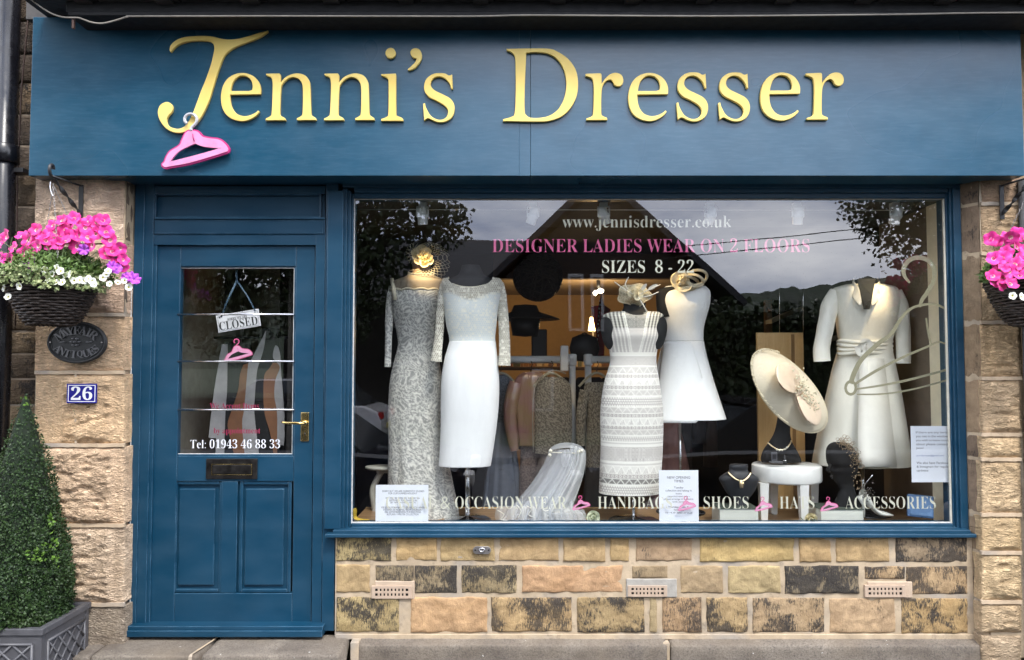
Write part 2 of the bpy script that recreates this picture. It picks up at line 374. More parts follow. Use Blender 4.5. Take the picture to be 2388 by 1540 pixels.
def emit(name, c, s):
    m = bpy.data.materials.new(name); m.use_nodes = True; b = m.node_tree.nodes['Principled BSDF']
    b.inputs['Base Color'].default_value = c4(c); b.inputs['Emission Color'].default_value = c4(c); b.inputs['Emission Strength'].default_value = s; return m
def attr_mat(name, rough=.65, sheen=.25, bscale=400, bstr=.15, spec=.3):
    b = NB(name); a = b.n('ShaderNodeAttribute', attribute_name='Col'); v = b.coord(rnd=False)
    return b.out(a.outputs['Color'], rough, 0.0, b.bump(b.noise(v, bscale, 2), bstr, .001), Sheen_Weight=sheen, Specular_IOR_Level=spec)
MFAB = attr_mat('dress_fabric'); MSATIN = attr_mat('satin_fabric', .42, .1, 250, .08, .5)
# ================================================================ ground and setting
YF, YP, YW = -.19, -.08, -.015          # fascia front, pilaster front, stone panel front
def struct(o): o['kind'] = 'structure'; return o
MROAD = simple('asphalt', (.038, .038, .04), .9, nscale=60, bstr=.6, bdist=.01)
MPAVE = simple('pavement', (.055, .052, .05), .85, nvar=.2, bstr=.4)
struct(mesh('ground', [(-400, -700, -.16), (400, -700, -.16), (400, 60, -.16), (-400, 60, -.16)], [(0, 1, 2, 3)], simple('far_grass', (.04, .06, .025), .95)))
struct(box('road', -40, 40, -9.3, -2.2, -.30, -.13, MROAD, bev=0)); 
pv = struct(box('pavement', -40, 40, -2.2, .3, -.28, 0, MPAVE, bev=.01)); struct(box('far_pavement', -40, 40, -11.2, -9.3, -.28, 0, MPAVE, bev=.01))

# ---------------------------------------------------------------- stones
def stone(parent, xa, xb, ya, yb, Yf, tint, soot, mat=MS, amp=.004, margin=0.0, rough=0.0, depth=.05, seed=0, ml=None, mr=None, name='stone', wob=.0025, step=.013, mt=None):
    """one block whose front spans the picture units; its face is uneven, its edges eased"""
    ym = (ya + yb) / 2; x0, x1, z0, z1 = X(xa, Yf, ym), X(xb, Yf, ym), Z(yb, Yf), Z(ya, Yf)
    nx = max(5, int((x1 - x0) / step)); nz = max(5, int((z1 - z0) / step)); V = []; F = []
    gx = [x0, x0 + .0035, x0 + .008] + [x0 + .008 + (x1 - x0 - .016) * i / nx for i in range(1, nx)] + [x1 - .008, x1 - .0035, x1]
    gz = [z0, z0 + .0035, z0 + .008] + [z0 + .008 + (z1 - z0 - .016) * j / nz for j in range(1, nz)] + [z1 - .008, z1 - .0035, z1]; nx = len(gx) - 1; nz = len(gz) - 1
    ml = margin if ml is None else ml; mr = margin if mr is None else mr; mt = margin if mt is None else mt
    for j in range(nz + 1):
        for i in range(nx + 1):
            x, z = gx[i], gz[j]
            de = min(x - x0, x1 - x, z - z0, z1 - z)
            n1 = noise.noise(Vector((x * 9, seed * 3.1, z * 9))); n2 = noise.noise(Vector((x * 28 + 5, seed, z * 42)))
            y = Yf - amp * (.7 * n1 + .5 * n2)
            if rough > 0:
                k = min(1, max(0, min(x - x0 - ml, x1 - mr - x, z - z0 - mt * .35, z1 - mt * .35 - z) / .02))
                r_ = noise.ridged_multi_fractal(Vector((x * 11, seed * 1.7, z * 34)), .8, 2.1, 4, 1.0, 2.0)
                r2 = noise.noise(Vector((x * 7, 3 + seed, z * 9)))
                y -= k * rough * (.15 + .42 * r_ + .45 * r2)
            if de < 1e-6: y += .007
            elif de < .012: y += .003 * (1 - de / .012)
            if de < 1e-6 or de < .014:
                x += wob * noise.noise(Vector((x * 16, 7 + seed, z * 16))); z += wob * noise.noise(Vector((x * 16, 17 + seed, z * 16)))
            V.append((x, y, z))
    w_ = nx + 1
    for j in range(nz):
        for i in range(nx): F.append((j * w_ + i, j * w_ + i + 1, (j + 1) * w_ + i + 1, (j + 1) * w_ + i))
    ring = [i for i in range(w_)] + [j * w_ + nx for j in range(1, nz + 1)] + [nz * w_ + i for i in range(nx - 1, -1, -1)] + [j * w_ for j in range(nz - 1, 0, -1)]
    b0 = len(V)
    for r_ in ring: V.append((V[r_][0], Yf + depth, V[r_][2]))
    m = len(ring)
    for k in range(m): F.append((ring[k], b0 + k, b0 + (k + 1) % m, ring[(k + 1) % m]))
    o = mesh(name, V, F, mat, parent, True)
    g_ = 2.15 if mat is MSR and Yf < -.05 else 1.3 if mat is MSR else 1.0
    o.color = (tint[0] * g_, tint[1] * g_, tint[2] * g_, soot); return o
S = 2560 / 2388                                                    # crop coordinates were read off the full-size picture
def s2z(v): return v / S
OCH = (.51, .372, .205); BUF = (.53, .40, .235); PNK = (.48, .355, .215); GRY = (.40, .31, .20); ORA = (.56, .385, .205); BRN = (.44, .33, .20); DRK = (.31, .255, .18); YEL = (.53, .395, .21)

wall = thing('stone_wall', 'low wall of buff and soot-blackened stone blocks beneath the shop window', 'wall', (X(1520), 0, Z(1484)))
box('mortar', X(783, 0, 1370), X(2266, 0, 1370), YW + .0015, .25, Z(1489, YW), Z(1250, YW), MM, wall, .001)
c1 = [(840, 978, YEL, .84), (990, 1092, PNK, .10), (1101, 1237, OCH, .08), (1247, 1397, YEL, .22), (1408, 1514, OCH, 0), (1526, 1573, OCH, .22), (1590, 1731, BRN, .45), (1750, 1986, ORA, .38), (1999, 2079, OCH, 0), (2091, 2225, YEL, .40), (2240, 2419, GRY, .92)]
c2 = [(840, 925, OCH, .3), (938, 1142, GRY, .95), (1153, 1292, BRN, .84), (1305, 1557, YEL, .18), (1580, 1686, GRY, .55), (1701, 1808, PNK, .25), (1820, 1952, BUF, .06), (1963, 2149, DRK, 1.0), (2162, 2420, BUF, .9)]
c3 = [(840, 997, YEL, .80), (1026, 1219, BUF, .12), (1228, 1430, OCH, .83), (1443, 1612, BRN, .80), (1624, 1643, BRN, .2), (1656, 1755, BUF, .78), (1767, 1870, YEL, .76), (1882, 2063, BUF, .82), (2074, 2240, BUF, .45), (2254, 2421, YEL, .80)]
k = 0
for cs, ya, yb in ((c1, 1252.5, 1309.5), (c2, 1319, 1383.5), (c3, 1394, 1475)):
    for xa, xb, t, so_ in cs:
        k += 1; rr = random.Random(k); za, zb = s2z(xa), s2z(xb); dy = 3.2 * max(0, (za - 1300) / 950)
        j = lambda: rr.uniform(-1.2, 1.2)
        t2 = tuple(c * rr.uniform(.93, 1.07) for c in t)
        air = cs is c2 and k in (13, 16, 20)
        y1 = yb + dy + j()
        if cs is c2 and (930 < xa < 945 or 1575 < xa < 1585 or 2155 < xa < 2170):
            ends = {938: (1032, 1364), 1580: (1668, 1350), 2162: (2262, 1352)}[xa]
            # the block is cut back round the air brick: an upper piece over it and a full piece beside it
            stone(wall, za + .5, s2z(ends[0]) + 2, ya + dy, ends[1] - 1, YW - .004, t2, so_, seed=k, amp=.007)
            if xa != 1580: stone(wall, s2z(ends[0]) + 4, zb, ya + dy, y1, YW - .004, t2, so_, seed=k, amp=.005)
            else: stone(wall, s2z(ends[0]) + 2, zb - 1, 1352, y1 - 3, YW - .003, BUF, .05, seed=k, amp=.006)
            continue
        stone(wall, za + .3, zb - .3, ya + dy + j() * .6, y1, YW - .004 - rr.random() * .003, t2, so_, seed=k, amp=.010, wob=.004)
MAIR = simple('terracotta_air_brick', (.46, .35, .26), .85, nvar=.1, bstr=.3); MHOLESHADE = simple('hole_shade_backing', (.004, .004, .004), 1)
MAIR2 = simple('mortar_patch', (.50, .385, .28), .92, nvar=.12, bstr=.5, bdist=.004); MPATCHG = simple('grey_patch', (.36, .34, .30), .92, nvar=.15, bstr=.5, bdist=.004)
for (xa, xb, ya, yb, pm, pb) in ((930, 1030, 1464, 1495, MAIR2, (942, 1040, 1453)), (1569, 1667, 1463, 1490.5, MPATCHG, (1562, 1687, 1448)), (2160, 2261, 1462, 1491.6, MAIR2, (2158, 2268, 1455))):
    # patch of mortar the brick is bedded in
    zbox('mortar', s2z(pb[0]), s2z(pb[1]), s2z(pb[2]), s2z(yb) + 3.5, YW - .0075, .06, pm, wall, .004)
    x0, x1, z0, z1 = X(s2z(xa), YW, 1380), X(s2z(xb), YW, 1380), Z(s2z(yb), YW), Z(s2z(ya), YW); yf = YW - .013
    # brick face: lattice of bars over a black backing, painted shade for the holes
    bm = bmesh.new(); nxh, nzh = 9, 2; bw = (x1 - x0); bx = .012; bar = (bw - 2 * bx) / (nxh * 2 + 1) 
    bmbox(bm, x0, x0 + bx + bar * .6, yf, .05, z0, z1, .0015); bmbox(bm, x1 - bx - bar * .6, x1, yf, .05, z0, z1, .0015)
    hz = z1 - z0; rows = [(0, .2), (.42, .58), (.80, 1)]
    xi0, xi1 = x0 + bx + bar * .6, x1 - bx - bar * .6
    for a, b_ in rows: bmbox(bm, xi0, xi1, yf + .0004, .05, z0 + a * hz, z0 + b_ * hz, 0)
    for i in range(1, nxh):
        xc = xi0 + (xi1 - xi0) * i / nxh; 
        for a, b_ in ((.2, .42), (.58, .80)): bmbox(bm, xc - .0052, xc + .0052, yf + .0008, .05, z0 + a * hz, z0 + b_ * hz, 0)
    frombm('air_brick', bm, MAIR, wall); box('hole_shade_backing', xi0, xi1, YW - .0082, .049, z0 + .004, z1 - .004, MHOLESHADE, wall, 0)

# small steel plate fixed to the wall
pl = thing('wall_plate', 'small oval steel eye plate screwed to the stone under the window', 'plate', P(1124, 1283, YW - .01))
zz = []
for k in range(28):
    a = 2 * math.pi * k / 28; cx = 11.8 if math.cos(a) > 0 else -11.8
    zz.append((X(1124 + cx + 9.0 * math.cos(a), YW - .014, 1283), Z(1283 + 9.0 * math.sin(a), YW - .014)))
MSTEEL = simple('weathered_steel', (.34, .32, .31), .38, .8); plate('back_plate', [zz], YW - .022, .01, MSTEEL, pl, .001)
tube('eye', [P(1124 + 6 * math.cos(a), 1283 + 4 * math.sin(a), YW - .027) for a in [i * math.pi / 6 for i in range(12)]], .0035, MCHROME, pl, 8, True)
for dx in (-15.5, 15.5): 
    c = P(1124 + dx, 1283, YW - .0225); tube('screw', [c, c + Vector((0, -.003, 0))], .0045, MIRON, pl, 8)

# ---------------------------------------------------------------- pilasters
def pilaster(name, label, xa, xb, joints, xrev, side, tints, bottom=1540, seed=0, xedge=None):
    t = thing(name, label, 'pilaster', (X((xa + xb) / 2, YP), YP, Z(1500, YP)))
    xl, xr = X(xa, YP), X(xb, YP)
    box('mortar', xl + .008, xr - .008, YP + .004, .3, Z(1535, YP), Z(400, YP), MM, t, .001)
    for i in range(len(joints) - 1):
        ya, yb = joints[i] + 4, joints[i + 1] - 4
        tt, so_, rg, mL, mR = tints[i]
        stone(t, xa, xb, ya, yb, YP - .004, tt, so_, MSR, .003, 0, rg, depth=.30, seed=seed + i, ml=mL, mr=mR, mt=.02, step=.0085, wob=.003)
    return t
lp = pilaster('left_stone_pilaster', 'rock-faced buff stone pilaster left of the blue shop door', 80, 289, [404, 563, 734, 869, 1039, 1226, 1411, 1560],
    None, 1, [((.47, .37, .29), .34, .020, .045, .06), ((.45, .34, .26), .40, .026, .045, .055), ((.50, .37, .25), .12, .006, .09, .05), ((.54, .40, .26), .16, .028, .135, .05), ((.50, .38, .27), .22, .032, .05, .045), ((.45, .36, .27), .18, .030, .05, .055), ((.24, .205, .165), .30, .004, .03, .03)], seed=20)
rp = pilaster('right_stone_pilaster', 'brown stone pilaster with rock-faced blocks right of the shop window', 2290, 2384, [404, 475, 591, 752, 883, 1014, 1072, 1201, 1290, 1405, 1480, 1560],
    None, -1, [((.33, .24, .17), .3, .012, .02, .01)] + [((.36, .27, .18), .25, .020, .03, .01), ((.38, .29, .19), .22, .022, .03, .01), ((.42, .31, .19), .2, .026, .035, .01), ((.42, .32, .21), .2, .028, .035, .01), ((.46, .35, .22), .1, .02, .03, .01), ((.44, .34, .22), .2, .018, .035, .01), ((.47, .36, .22), .2, .02, .035, .01), ((.45, .35, .22), .25, .026, .03, .01), ((.42, .33, .22), .25, .026, .03, .01), ((.35, .28, .2), .4, .02, .03, .01)], seed=60)
# splayed reveal of the right pilaster, one drafted block per course
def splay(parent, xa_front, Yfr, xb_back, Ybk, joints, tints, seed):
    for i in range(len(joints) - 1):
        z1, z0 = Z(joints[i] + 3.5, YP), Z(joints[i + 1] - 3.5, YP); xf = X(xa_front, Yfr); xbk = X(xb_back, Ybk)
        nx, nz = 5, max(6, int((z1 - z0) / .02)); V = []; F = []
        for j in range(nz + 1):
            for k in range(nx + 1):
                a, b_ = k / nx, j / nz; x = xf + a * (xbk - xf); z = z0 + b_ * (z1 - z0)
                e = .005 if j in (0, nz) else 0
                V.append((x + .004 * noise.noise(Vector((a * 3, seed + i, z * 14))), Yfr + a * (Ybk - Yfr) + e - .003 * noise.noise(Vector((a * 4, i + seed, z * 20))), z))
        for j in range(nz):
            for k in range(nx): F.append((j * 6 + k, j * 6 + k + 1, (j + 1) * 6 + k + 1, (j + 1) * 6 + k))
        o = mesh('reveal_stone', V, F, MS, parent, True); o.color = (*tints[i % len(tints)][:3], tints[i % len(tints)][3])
    x_, y_ = X(xa_front, Yfr), X(xb_back, Ybk)
    mesh('mortar', [(x_, Yfr + .006, Z(1560)), (y_, Ybk + .004, Z(1560)), (y_, Ybk + .004, Z(404)), (x_, Yfr + .006, Z(404))], [(0, 1, 2, 3)], MM, parent)
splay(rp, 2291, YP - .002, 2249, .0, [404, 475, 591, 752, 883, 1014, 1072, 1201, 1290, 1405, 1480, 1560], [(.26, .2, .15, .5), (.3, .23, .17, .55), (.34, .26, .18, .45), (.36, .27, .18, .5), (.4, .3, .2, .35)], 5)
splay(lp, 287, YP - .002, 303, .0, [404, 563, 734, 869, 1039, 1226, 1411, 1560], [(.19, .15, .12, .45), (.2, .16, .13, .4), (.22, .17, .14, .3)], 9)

# raised ribbon pointing between the pilaster blocks
MRIBN = mortar_mat('ribbon_pointing', (.62, .48, .33))
def ribbon_joint(parent, xa, xb, y, hgt=4.2, seed=0, vert=None):
    V, F = [], []; n = 26; Yr = YP - .0115
    for i in range(n + 1):
        t = i / n; w1 = 1.2 * noise.noise(Vector((t * 6, seed, 0))); w2 = .7 * noise.noise(Vector((t * 15, seed, 4)))
        if vert: a, b_ = P(xa - 2.2 + w1, y + (vert - y) * t, Yr), P(xa + 2.2 + w1, y + (vert - y) * t, Yr)
        else: a, b_ = P(xa + (xb - xa) * t, y - hgt + w1, Yr), P(xa + (xb - xa) * t, y + hgt + w1 + w2, Yr)
        for p in (a, b_): V.append(p)
        V.append(b_ + Vector((.001, .016, -.001))); V.append(a + Vector((-.001, .016, .001)))
    for i in range(n):
        for k in range(4): F.append((i * 4 + k, i * 4 + (k + 1) % 4, i * 4 + 4 + (k + 1) % 4, i * 4 + 4 + k))
    F.append((0, 3, 2, 1)); F.append(tuple(n * 4 + k for k in range(4)))
    mesh('mortar_ribbon', V, F, MRIBN, parent)
for k, y in enumerate((563, 734, 869, 1039, 1226, 1411)): ribbon_joint(lp, 80, 289, y, 4.2, k)
ribbon_joint(lp, 176, 176, 873, seed=9, vert=1035)
for k, y in enumerate((475, 591, 752, 883, 1014, 1072, 1201, 1290, 1405)): ribbon_joint(rp, 2289, 2384, y, 4.2, k + 12)
# white caulk between the reveal and the door frame
V, F = [], []; rr = random.Random(77)
for i in range(120):
    y = 640 + i * 7.1; w1 = rr.uniform(.5, 2.2); V += [P(304.5 - w1 - (y - 1000) * .004, y, -.006), P(305.5 + rr.uniform(.2, 1.2) - (y - 1000) * .004, y, -.006)]
for i in range(119): F.append((2 * i, 2 * i + 1, 2 * i + 3, 2 * i + 2))
mesh('white_caulk', V, F, simple('white_caulk', (.55, .56, .55), .7, nvar=.25), lp)

# ---------------------------------------------------------------- neighbour's darker wall at the far left
lw_ = thing('neighbour_wall', 'narrow strip of sooty stone wall behind the black drainpipe', 'wall', (X(40, 0), 0, 0))
box('mortar', X(-90, .0), X(120, 0), .004, .3, 0, 3.0, MMD, lw_, 0)
js = [-40, 48, 125, 192, 268, 340, 407, 482, 545, 612, 692, 773, 826, 884, 945, 1010, 1080, 1150, 1220, 1300, 1380, 1460, 1560]
rr = random.Random(4)
for i in range(len(js) - 1):
    xs = [-80, rr.choice([-20, 0, 15]), 92]
    for a, b_ in zip(xs[:-1], xs[1:]):
        stone(lw_, a + 2, b_ - 2, js[i] + 2.5, js[i + 1] - 2.5, -.004, rr.choice([(.24, .18, .12), (.30, .23, .15), (.16, .13, .105), (.2, .155, .11)]), rr.uniform(.35, .8), MSR, .006, 0, .010, seed=90 + i, step=.02)

nbl = thing('neighbour_house', 'sooty stone front of the adjoining house beyond the drainpipe', 'building', (-5, .2, 0)); box('house_wall', -9, X(-90, .0) - .002, .0, .3, 0, 5.2, MS, nbl, 0); [setattr(o, 'color', (.26, .2, .14, .5)) for o in nbl.children]
nbr = thing('neighbour_house', 'buff stone front of the adjoining house right of the last pilaster', 'building', (5, .2, 0)); box('house_wall', X(2384, YP) + .002, 9, -.05, .3, 0, 5.2, MS, nbr, 0); [setattr(o, 'color', (.44, .33, .21, .3)) for o in nbr.children]
# ---------------------------------------------------------------- plinth and doorstep
def slab(name, xa, xb, yb_top, Yb, Yf, zt, zb, seed, parent=None, skew=0.0, slope=.0, xm=1500):
    x0, x1 = X(xa, 0, xm), X(xb, 0, xm)
    nx, ny = max(8, int((x1 - x0) / .02)), 14; V = []; F = []
    prof = []                                                     # (y, z) top from back to front, then down the front
    for i in range(ny + 1): prof.append((Yb + (Yf - Yb) * i / ny, zt - slope * i / ny))
    rad = .014
    for a in (25, 50, 75): prof.append((Yf - rad * math.sin(R(a)) + 0, zt - slope - rad * (1 - math.cos(R(a)))))
    for i in range(1, 12): prof.append((Yf - rad, zt - slope - rad - (zt - slope - rad - zb) * i / 11))
    for i in range(nx + 1):
        for (y, z) in prof:
            x = x0 + (x1 - x0) * i / nx; f = max(0, min(1, (Yb - y) / max(Yb - Yf, 1e-6)))
            x += skew * f * (1 if i == nx else (-1 if i == 0 else (2 * i / nx - 1)))
            n_ = noise.noise(Vector((x * 6, y * 9 + seed, z * 9))); n2 = noise.noise(Vector((x * 30, y * 30 + seed, z * 30)))
            e = .006 if i in (0, nx) else 0
            V.append((x, y - .006 * n_ * f - .002 * n2 + e * (f > .5), z + .003 * n_ + .0012 * n2 - e))
    m = len(prof)
    for i in range(nx):
        for j in range(m - 1): F.append((i * m + j, i * m + j + 1, (i + 1) * m + j + 1, (i + 1) * m + j))
    F.append(tuple(j for j in range(m))[::-1]); F.append(tuple(nx * m + j for j in range(m)))
    return mesh(name, V, F, MSTEP, parent, True)
zst = Z(1487.5, -.02)
ds = thing('doorstep', 'worn grey stone doorstep in two slabs below the blue door', 'step', (X(500), -.15, 0))
slab('step_slab', 268, 505, 0, .02, -.225, zst - .002, 0, 1, ds, 0, .008)
slab('step_slab', 513, 815, 0, .02, -.225, zst - .001, 0, 2, ds, 0, .006)
for o in ds.children:                                             # left end splays out, joint runs askew
    pass
# wedge of step left of the jamb and pale mortar joint between the slabs
bm = bmesh.new(); V = [(X(268, 0, 1500), .0, zst - .004), (X(268, 0, 1500), -.225, zst - .012), (X(232, 0, 1500), -.225, zst - .014), (X(232, 0, 1500), -.235, 0), (X(268, 0, 1500), -.235, 0), (X(268, 0, 1500), -.08, zst - .006), (X(250, 0, 1500), -.10, zst - .008)]
bm.free()
slab('step_slab', 205, 264, 0, -.085, -.225, zst - .008, 0, 3, ds, 0, .006)
V, F = [], []
for i in range(9):
    a = i / 8; y = .0 - .232 * a; x = X(512 - 22 * a, 0, 1500); w2 = .006 + .003 * noise.noise(Vector((a * 5, 0, 0)))
    V += [(x - w2, y, zst + .0025 - .007 * a), (x + w2, y, zst + .0025 - .007 * a)]
for i in range(6):
    x = X(490, 0, 1500); z = zst - .012 - .03 * i; V += [(x - .009 - .003 * (i % 2), -.2425, z), (x + .008, -.2425, z)]
for i in range(14): F.append((2 * i, 2 * i + 1, 2 * i + 3, 2 * i + 2))
mesh('mortar', V, F, MM, ds)
pth = thing('stone_plinth', 'dark grey stone plinth course along the foot of the window wall', 'plinth', (X(1560), -.05, 0))
zp = Z(1489.5, -.03)
slab('plinth_stone', 836, 1549, 0, .0, -.060, zp, 0, 5, pth, 0, .016); slab('plinth_stone', 1559, 2280, 0, .0, -.060, zp - .002, 0, 6, pth, 0, .016)
box('mortar', X(1546, -.06, 1500), X(1562, -.06, 1500), -.062, .0, 0, zp - .012, MM, pth, .003); box('mortar', X(818, -.06, 1500), X(838, -.06, 1500), -.075, .0, 0, zp - .002, MM, pth, .006)
zbox('mortar', 790, 2262, 1480, 1492, YW - .004, .02, MM, pth, .003)

# ================================================================ timber shopfront: door frame, transoms, door
fr = thing('door_frame', 'blue painted timber frame and transom panels round the shop door', 'door frame', (X(530), 0, zst))
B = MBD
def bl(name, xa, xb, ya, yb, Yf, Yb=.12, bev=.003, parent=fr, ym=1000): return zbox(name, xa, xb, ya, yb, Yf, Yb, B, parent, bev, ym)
bl('jamb', 303, 326, 425, 1462, .0); bl('jamb', 326.6, 349, 425, 1462, .006); bl('jamb', 349.6, 358, 560, 1460, .014)
bl('jamb', 731, 754, 545, 1462, .008); bl('jamb', 754.6, 783, 425, 1472, .0); bl('post', 758, 796, 445, 1235, -.022, .1, .004)
bl('head', 350, 753, 512, 547, .004); bl('head', 349.6, 753, 547.6, 572, .010)
bl('head', 350, 753, 434, 452, .008); bl('head', 350, 753, 507, 511.4, -.006, .1, .002)
bl('transom_panel', 352, 753, 452, 507, .035); 
f_ = frame('transom_moulding', 364, 745, 456, 504, .010, .012, .034, B, fr, .003, 480)
frame('transom_moulding', 356, 752, 516, 543, .002, .0005, .003, B, fr, .0005, 530)
# threshold
bl('threshold', 290, 758, 1461, 1471, -.045, .1, .004); bl('threshold', 286, 756, 1471.5, 1487, -.055, .1, .004)
# the door
door = thing('shop_door', 'blue panelled half-glazed shop door hung with a closed sign', 'door', (X(540), .02, zst + .02))
YD = .028
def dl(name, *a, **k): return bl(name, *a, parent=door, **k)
dl('stile', 358.5, 414, 574, 1459, YD, .07); dl('stile', 686, 730, 574, 1459, YD, .07)
dl('top_rail', 414.4, 685.6, 574, 621, YD + .0005, .07); dl('lock_rail', 414.4, 685.6, 1064, 1123, YD + .0005, .07); dl('bottom_rail', 414.4, 685.6, 1384, 1459, YD + .0005, .07)
dl('muntin', 519.6, 556, 1123.4, 1383.6, YD + .0008, .07)
for (a, b_) in ((403, 519.2), (556.4, 679.6)):
    dl('door_panel', a, b_, 1118, 1386, YD + .022, .07, .002)
    bmx = frame('panel_moulding', a + 9, b_ - 9, 1131, 1374, .018, YD + .006, YD + .021, B, door, .005, 1250)
    dl('raised_field', a + 18, b_ - 15, 1140, 1366, YD + .010, .05, .006)
dl('stile', 397, 402.8, 1123.4, 1383.6, YD + .0006, .07) if False else None
frame('glazing_bead', 416.5, 684, 624, 1060, .010, YD + .006, YD + .03, B, door, .004, 840)
zbox('door_glass', 414, 686, 621, 1063, GY + .002, GY + .006, MGLASS, door, 0, 840).name = 'door_glass'
MPUTTY = simple('old_putty', (.62, .62, .60), .7, nscale=30, nvar=.2)
frame('putty_line', 418, 682.8, 626, 1058.4, .0022, GY - .012, GY + .001, MPUTTY, door, .0004, 840)
for y in (733.5, 843, 956):
    tube('chrome_bar', [P(414, y, GY - .022), P(686, y, GY - .022)], .0052, MCHROME, door, 10)
# letter plate
lpz = zbox('letter_plate', 480, 600, 1070, 1118, YD - .008, YD, MBRASSD, door, .003, 1094); frame('letter_rim', 494, 586, 1084, 1107, .003, YD - .011, YD - .006, MBRASS, lpz, .001, 1094)
zbox('flap', 495, 585, 1085, 1106, YD - .012, YD - .006, MBRASSD, lpz, .003, 1094)
# lever handle on its back plate
hp = zbox('handle_plate', 701, 720.5, 962, 1030, YD - .007, YD, MBRASS, door, .003, 995)
lathe('rose', [(.0, -.0), (.015, .001), (.017, .004), (.012, .010)], (0, 0, 0), MBRASS, hp, 20).matrix_world = Matrix.Translation(P(710.5, 988, YD - .008)) @ Matrix.Rotation(R(90), 4, 'X')
tube('lever', [P(710.5, 988, YD - .01), P(710.5, 988, YD - .045), P(704, 988, YD - .055), P(690, 987, YD - .056), P(672, 987, YD - .054), P(660, 985.5, YD - .050), P(657, 984, YD - .048)], [.008, .008, .0085, .0075, .0065, .0065, .004], MBRASS, hp, 12)
kh = P(711, 1012, YD - .0075); tube('keyhole', [kh + Vector((0, 0, -.007)), kh + Vector((0, 0, .005))], .0028, MIRON, hp, 8)
for (x_, y_) in ((704, 965), (717, 965), (704, 1027), (717, 1027)):
    c = P(x_, y_, YD - .0075); tube('screw', [c, c + Vector((0, -.0012, 0))], .0022, MBRASSD, hp, 8)
# vinyl on the door glass
text('red_lettering', 'We Accept Items', 489, 604, 940, 957, GY + .0075, MREDV, door)
text('red_lettering', 'by appointment', 498, 607, 998, 1015, GY + .0075, MREDV, door)
text('phone_lettering', 'Tel: 01943 46 88 33', 444, 653, 1025, 1046, GY + .0005, MPAPER, door, off=-.013)

# ---------------------------------------------------------------- hangers (painted emblem)
CX = lambda v: v / 2.844                                           # crop -> picture units
HB = [(1226, 888), (1243, 872), (1262, 866), (1290, 867), (1314, 874), (1332, 893), (1352, 908), (1395, 917), (1440, 922), (1472, 934), (1498, 958), (1512, 978), (1517, 992), (1514, 1003), (1500, 1012), (1400, 1044), (1250, 1087), (1135, 1107), (1100, 1114), (1080, 1104), (1076, 1088), (1090, 1074), (1103, 1040), (1130, 1003), (1188, 966), (1206, 930)]
HH = [(1296, 948, 1), (1340, 966), (1395, 975), (1440, 978), (1470, 986, 1), (1400, 1008), (1270, 1044), (1128, 1080, 1), (1140, 1050), (1186, 1002), (1250, 968)]
HK = [(1268, 868), (1271, 848), (1292, 828), (1305, 805), (1303, 780), (1284, 762), (1258, 757), (1236, 768), (1225, 790), (1231, 812), (1242, 820)]
def grow(pts, d):
    n = len(pts); out = []
    for i in range(n):
        a, b_ = pts[i - 1], pts[(i + 1) % n]; tx, ty = b_[0] - a[0], b_[1] - a[1]; l = math.hypot(tx, ty) or 1
        out.append((pts[i][0] - d * ty / l * -1, pts[i][1] - d * tx / l))
    return out
def hanger(parent, ox, oy, s, Y, thick, mats, rot=0.0, hook=None, hookr=4.5):
    """ox, oy: where the emblem's centre (crop 1297, 935) goes; s: scale"""
    c, sn = math.cos(rot), math.sin(rot)
    def tr(p):
        dx, dy = (p[0] - 1297) * s, (p[1] - 935) * s; x, y = ox + dx * c - dy * sn, oy + dx * sn + dy * c
        q = P(x, y, Y); return (q.x, q.z)
    body, hole = smooth_poly(HB, 4), smooth_poly(HH, 4)
    big, hsm = grow(body, 8), grow(hole, 4.5)
    plate('hanger_outline', [[tr(p) for p in big], [tr(p) for p in grow(hole, 5)]], Y + thick * .15, thick, mats[1], parent, 0)
    plate('hanger_body', [[tr(p) for p in grow(body, -3)], [tr(p) for p in grow(hole, -5)]], Y - thick * .3, thick * .9, mats[0], parent, 0)
    hk = [tr(p) for p in smooth_open(HK, 4)]
    if thick > .004: tube('hanger_hook', [Vector((p[0], Y, p[1])) for p in hk], hookr * s / 450, mats[2], parent, 8)
    else:
        L, Rr = [], []
        for i, p in enumerate(hk):
            a, b_ = hk[max(i - 1, 0)], hk[min(i + 1, len(hk) - 1)]; tx, tz = b_[0] - a[0], b_[1] - a[1]; l = math.hypot(tx, tz); w_ = hookr * s / 450
            L.append((p[0] - tz / l * w_, p[1] + tx / l * w_)); Rr.append((p[0] + tz / l * w_, p[1] - tx / l * w_))
        plate('hanger_hook', [L + Rr[::-1]], Y, thick, mats[2], parent, 0)
    seam = [tr(p) for p in ((1283, 893), (1287, 915), (1294, 940))]
    tube('hanger_seam', [Vector((p[0], Y - thick * .8, p[1])) for p in seam], 3.2 * s / 450, mats[1], parent, 6)
hanger(door, 556, 817, .146, GY + .0078, .0005, (MPINKL, MPINKV, MPINKV), 0, hookr=9)

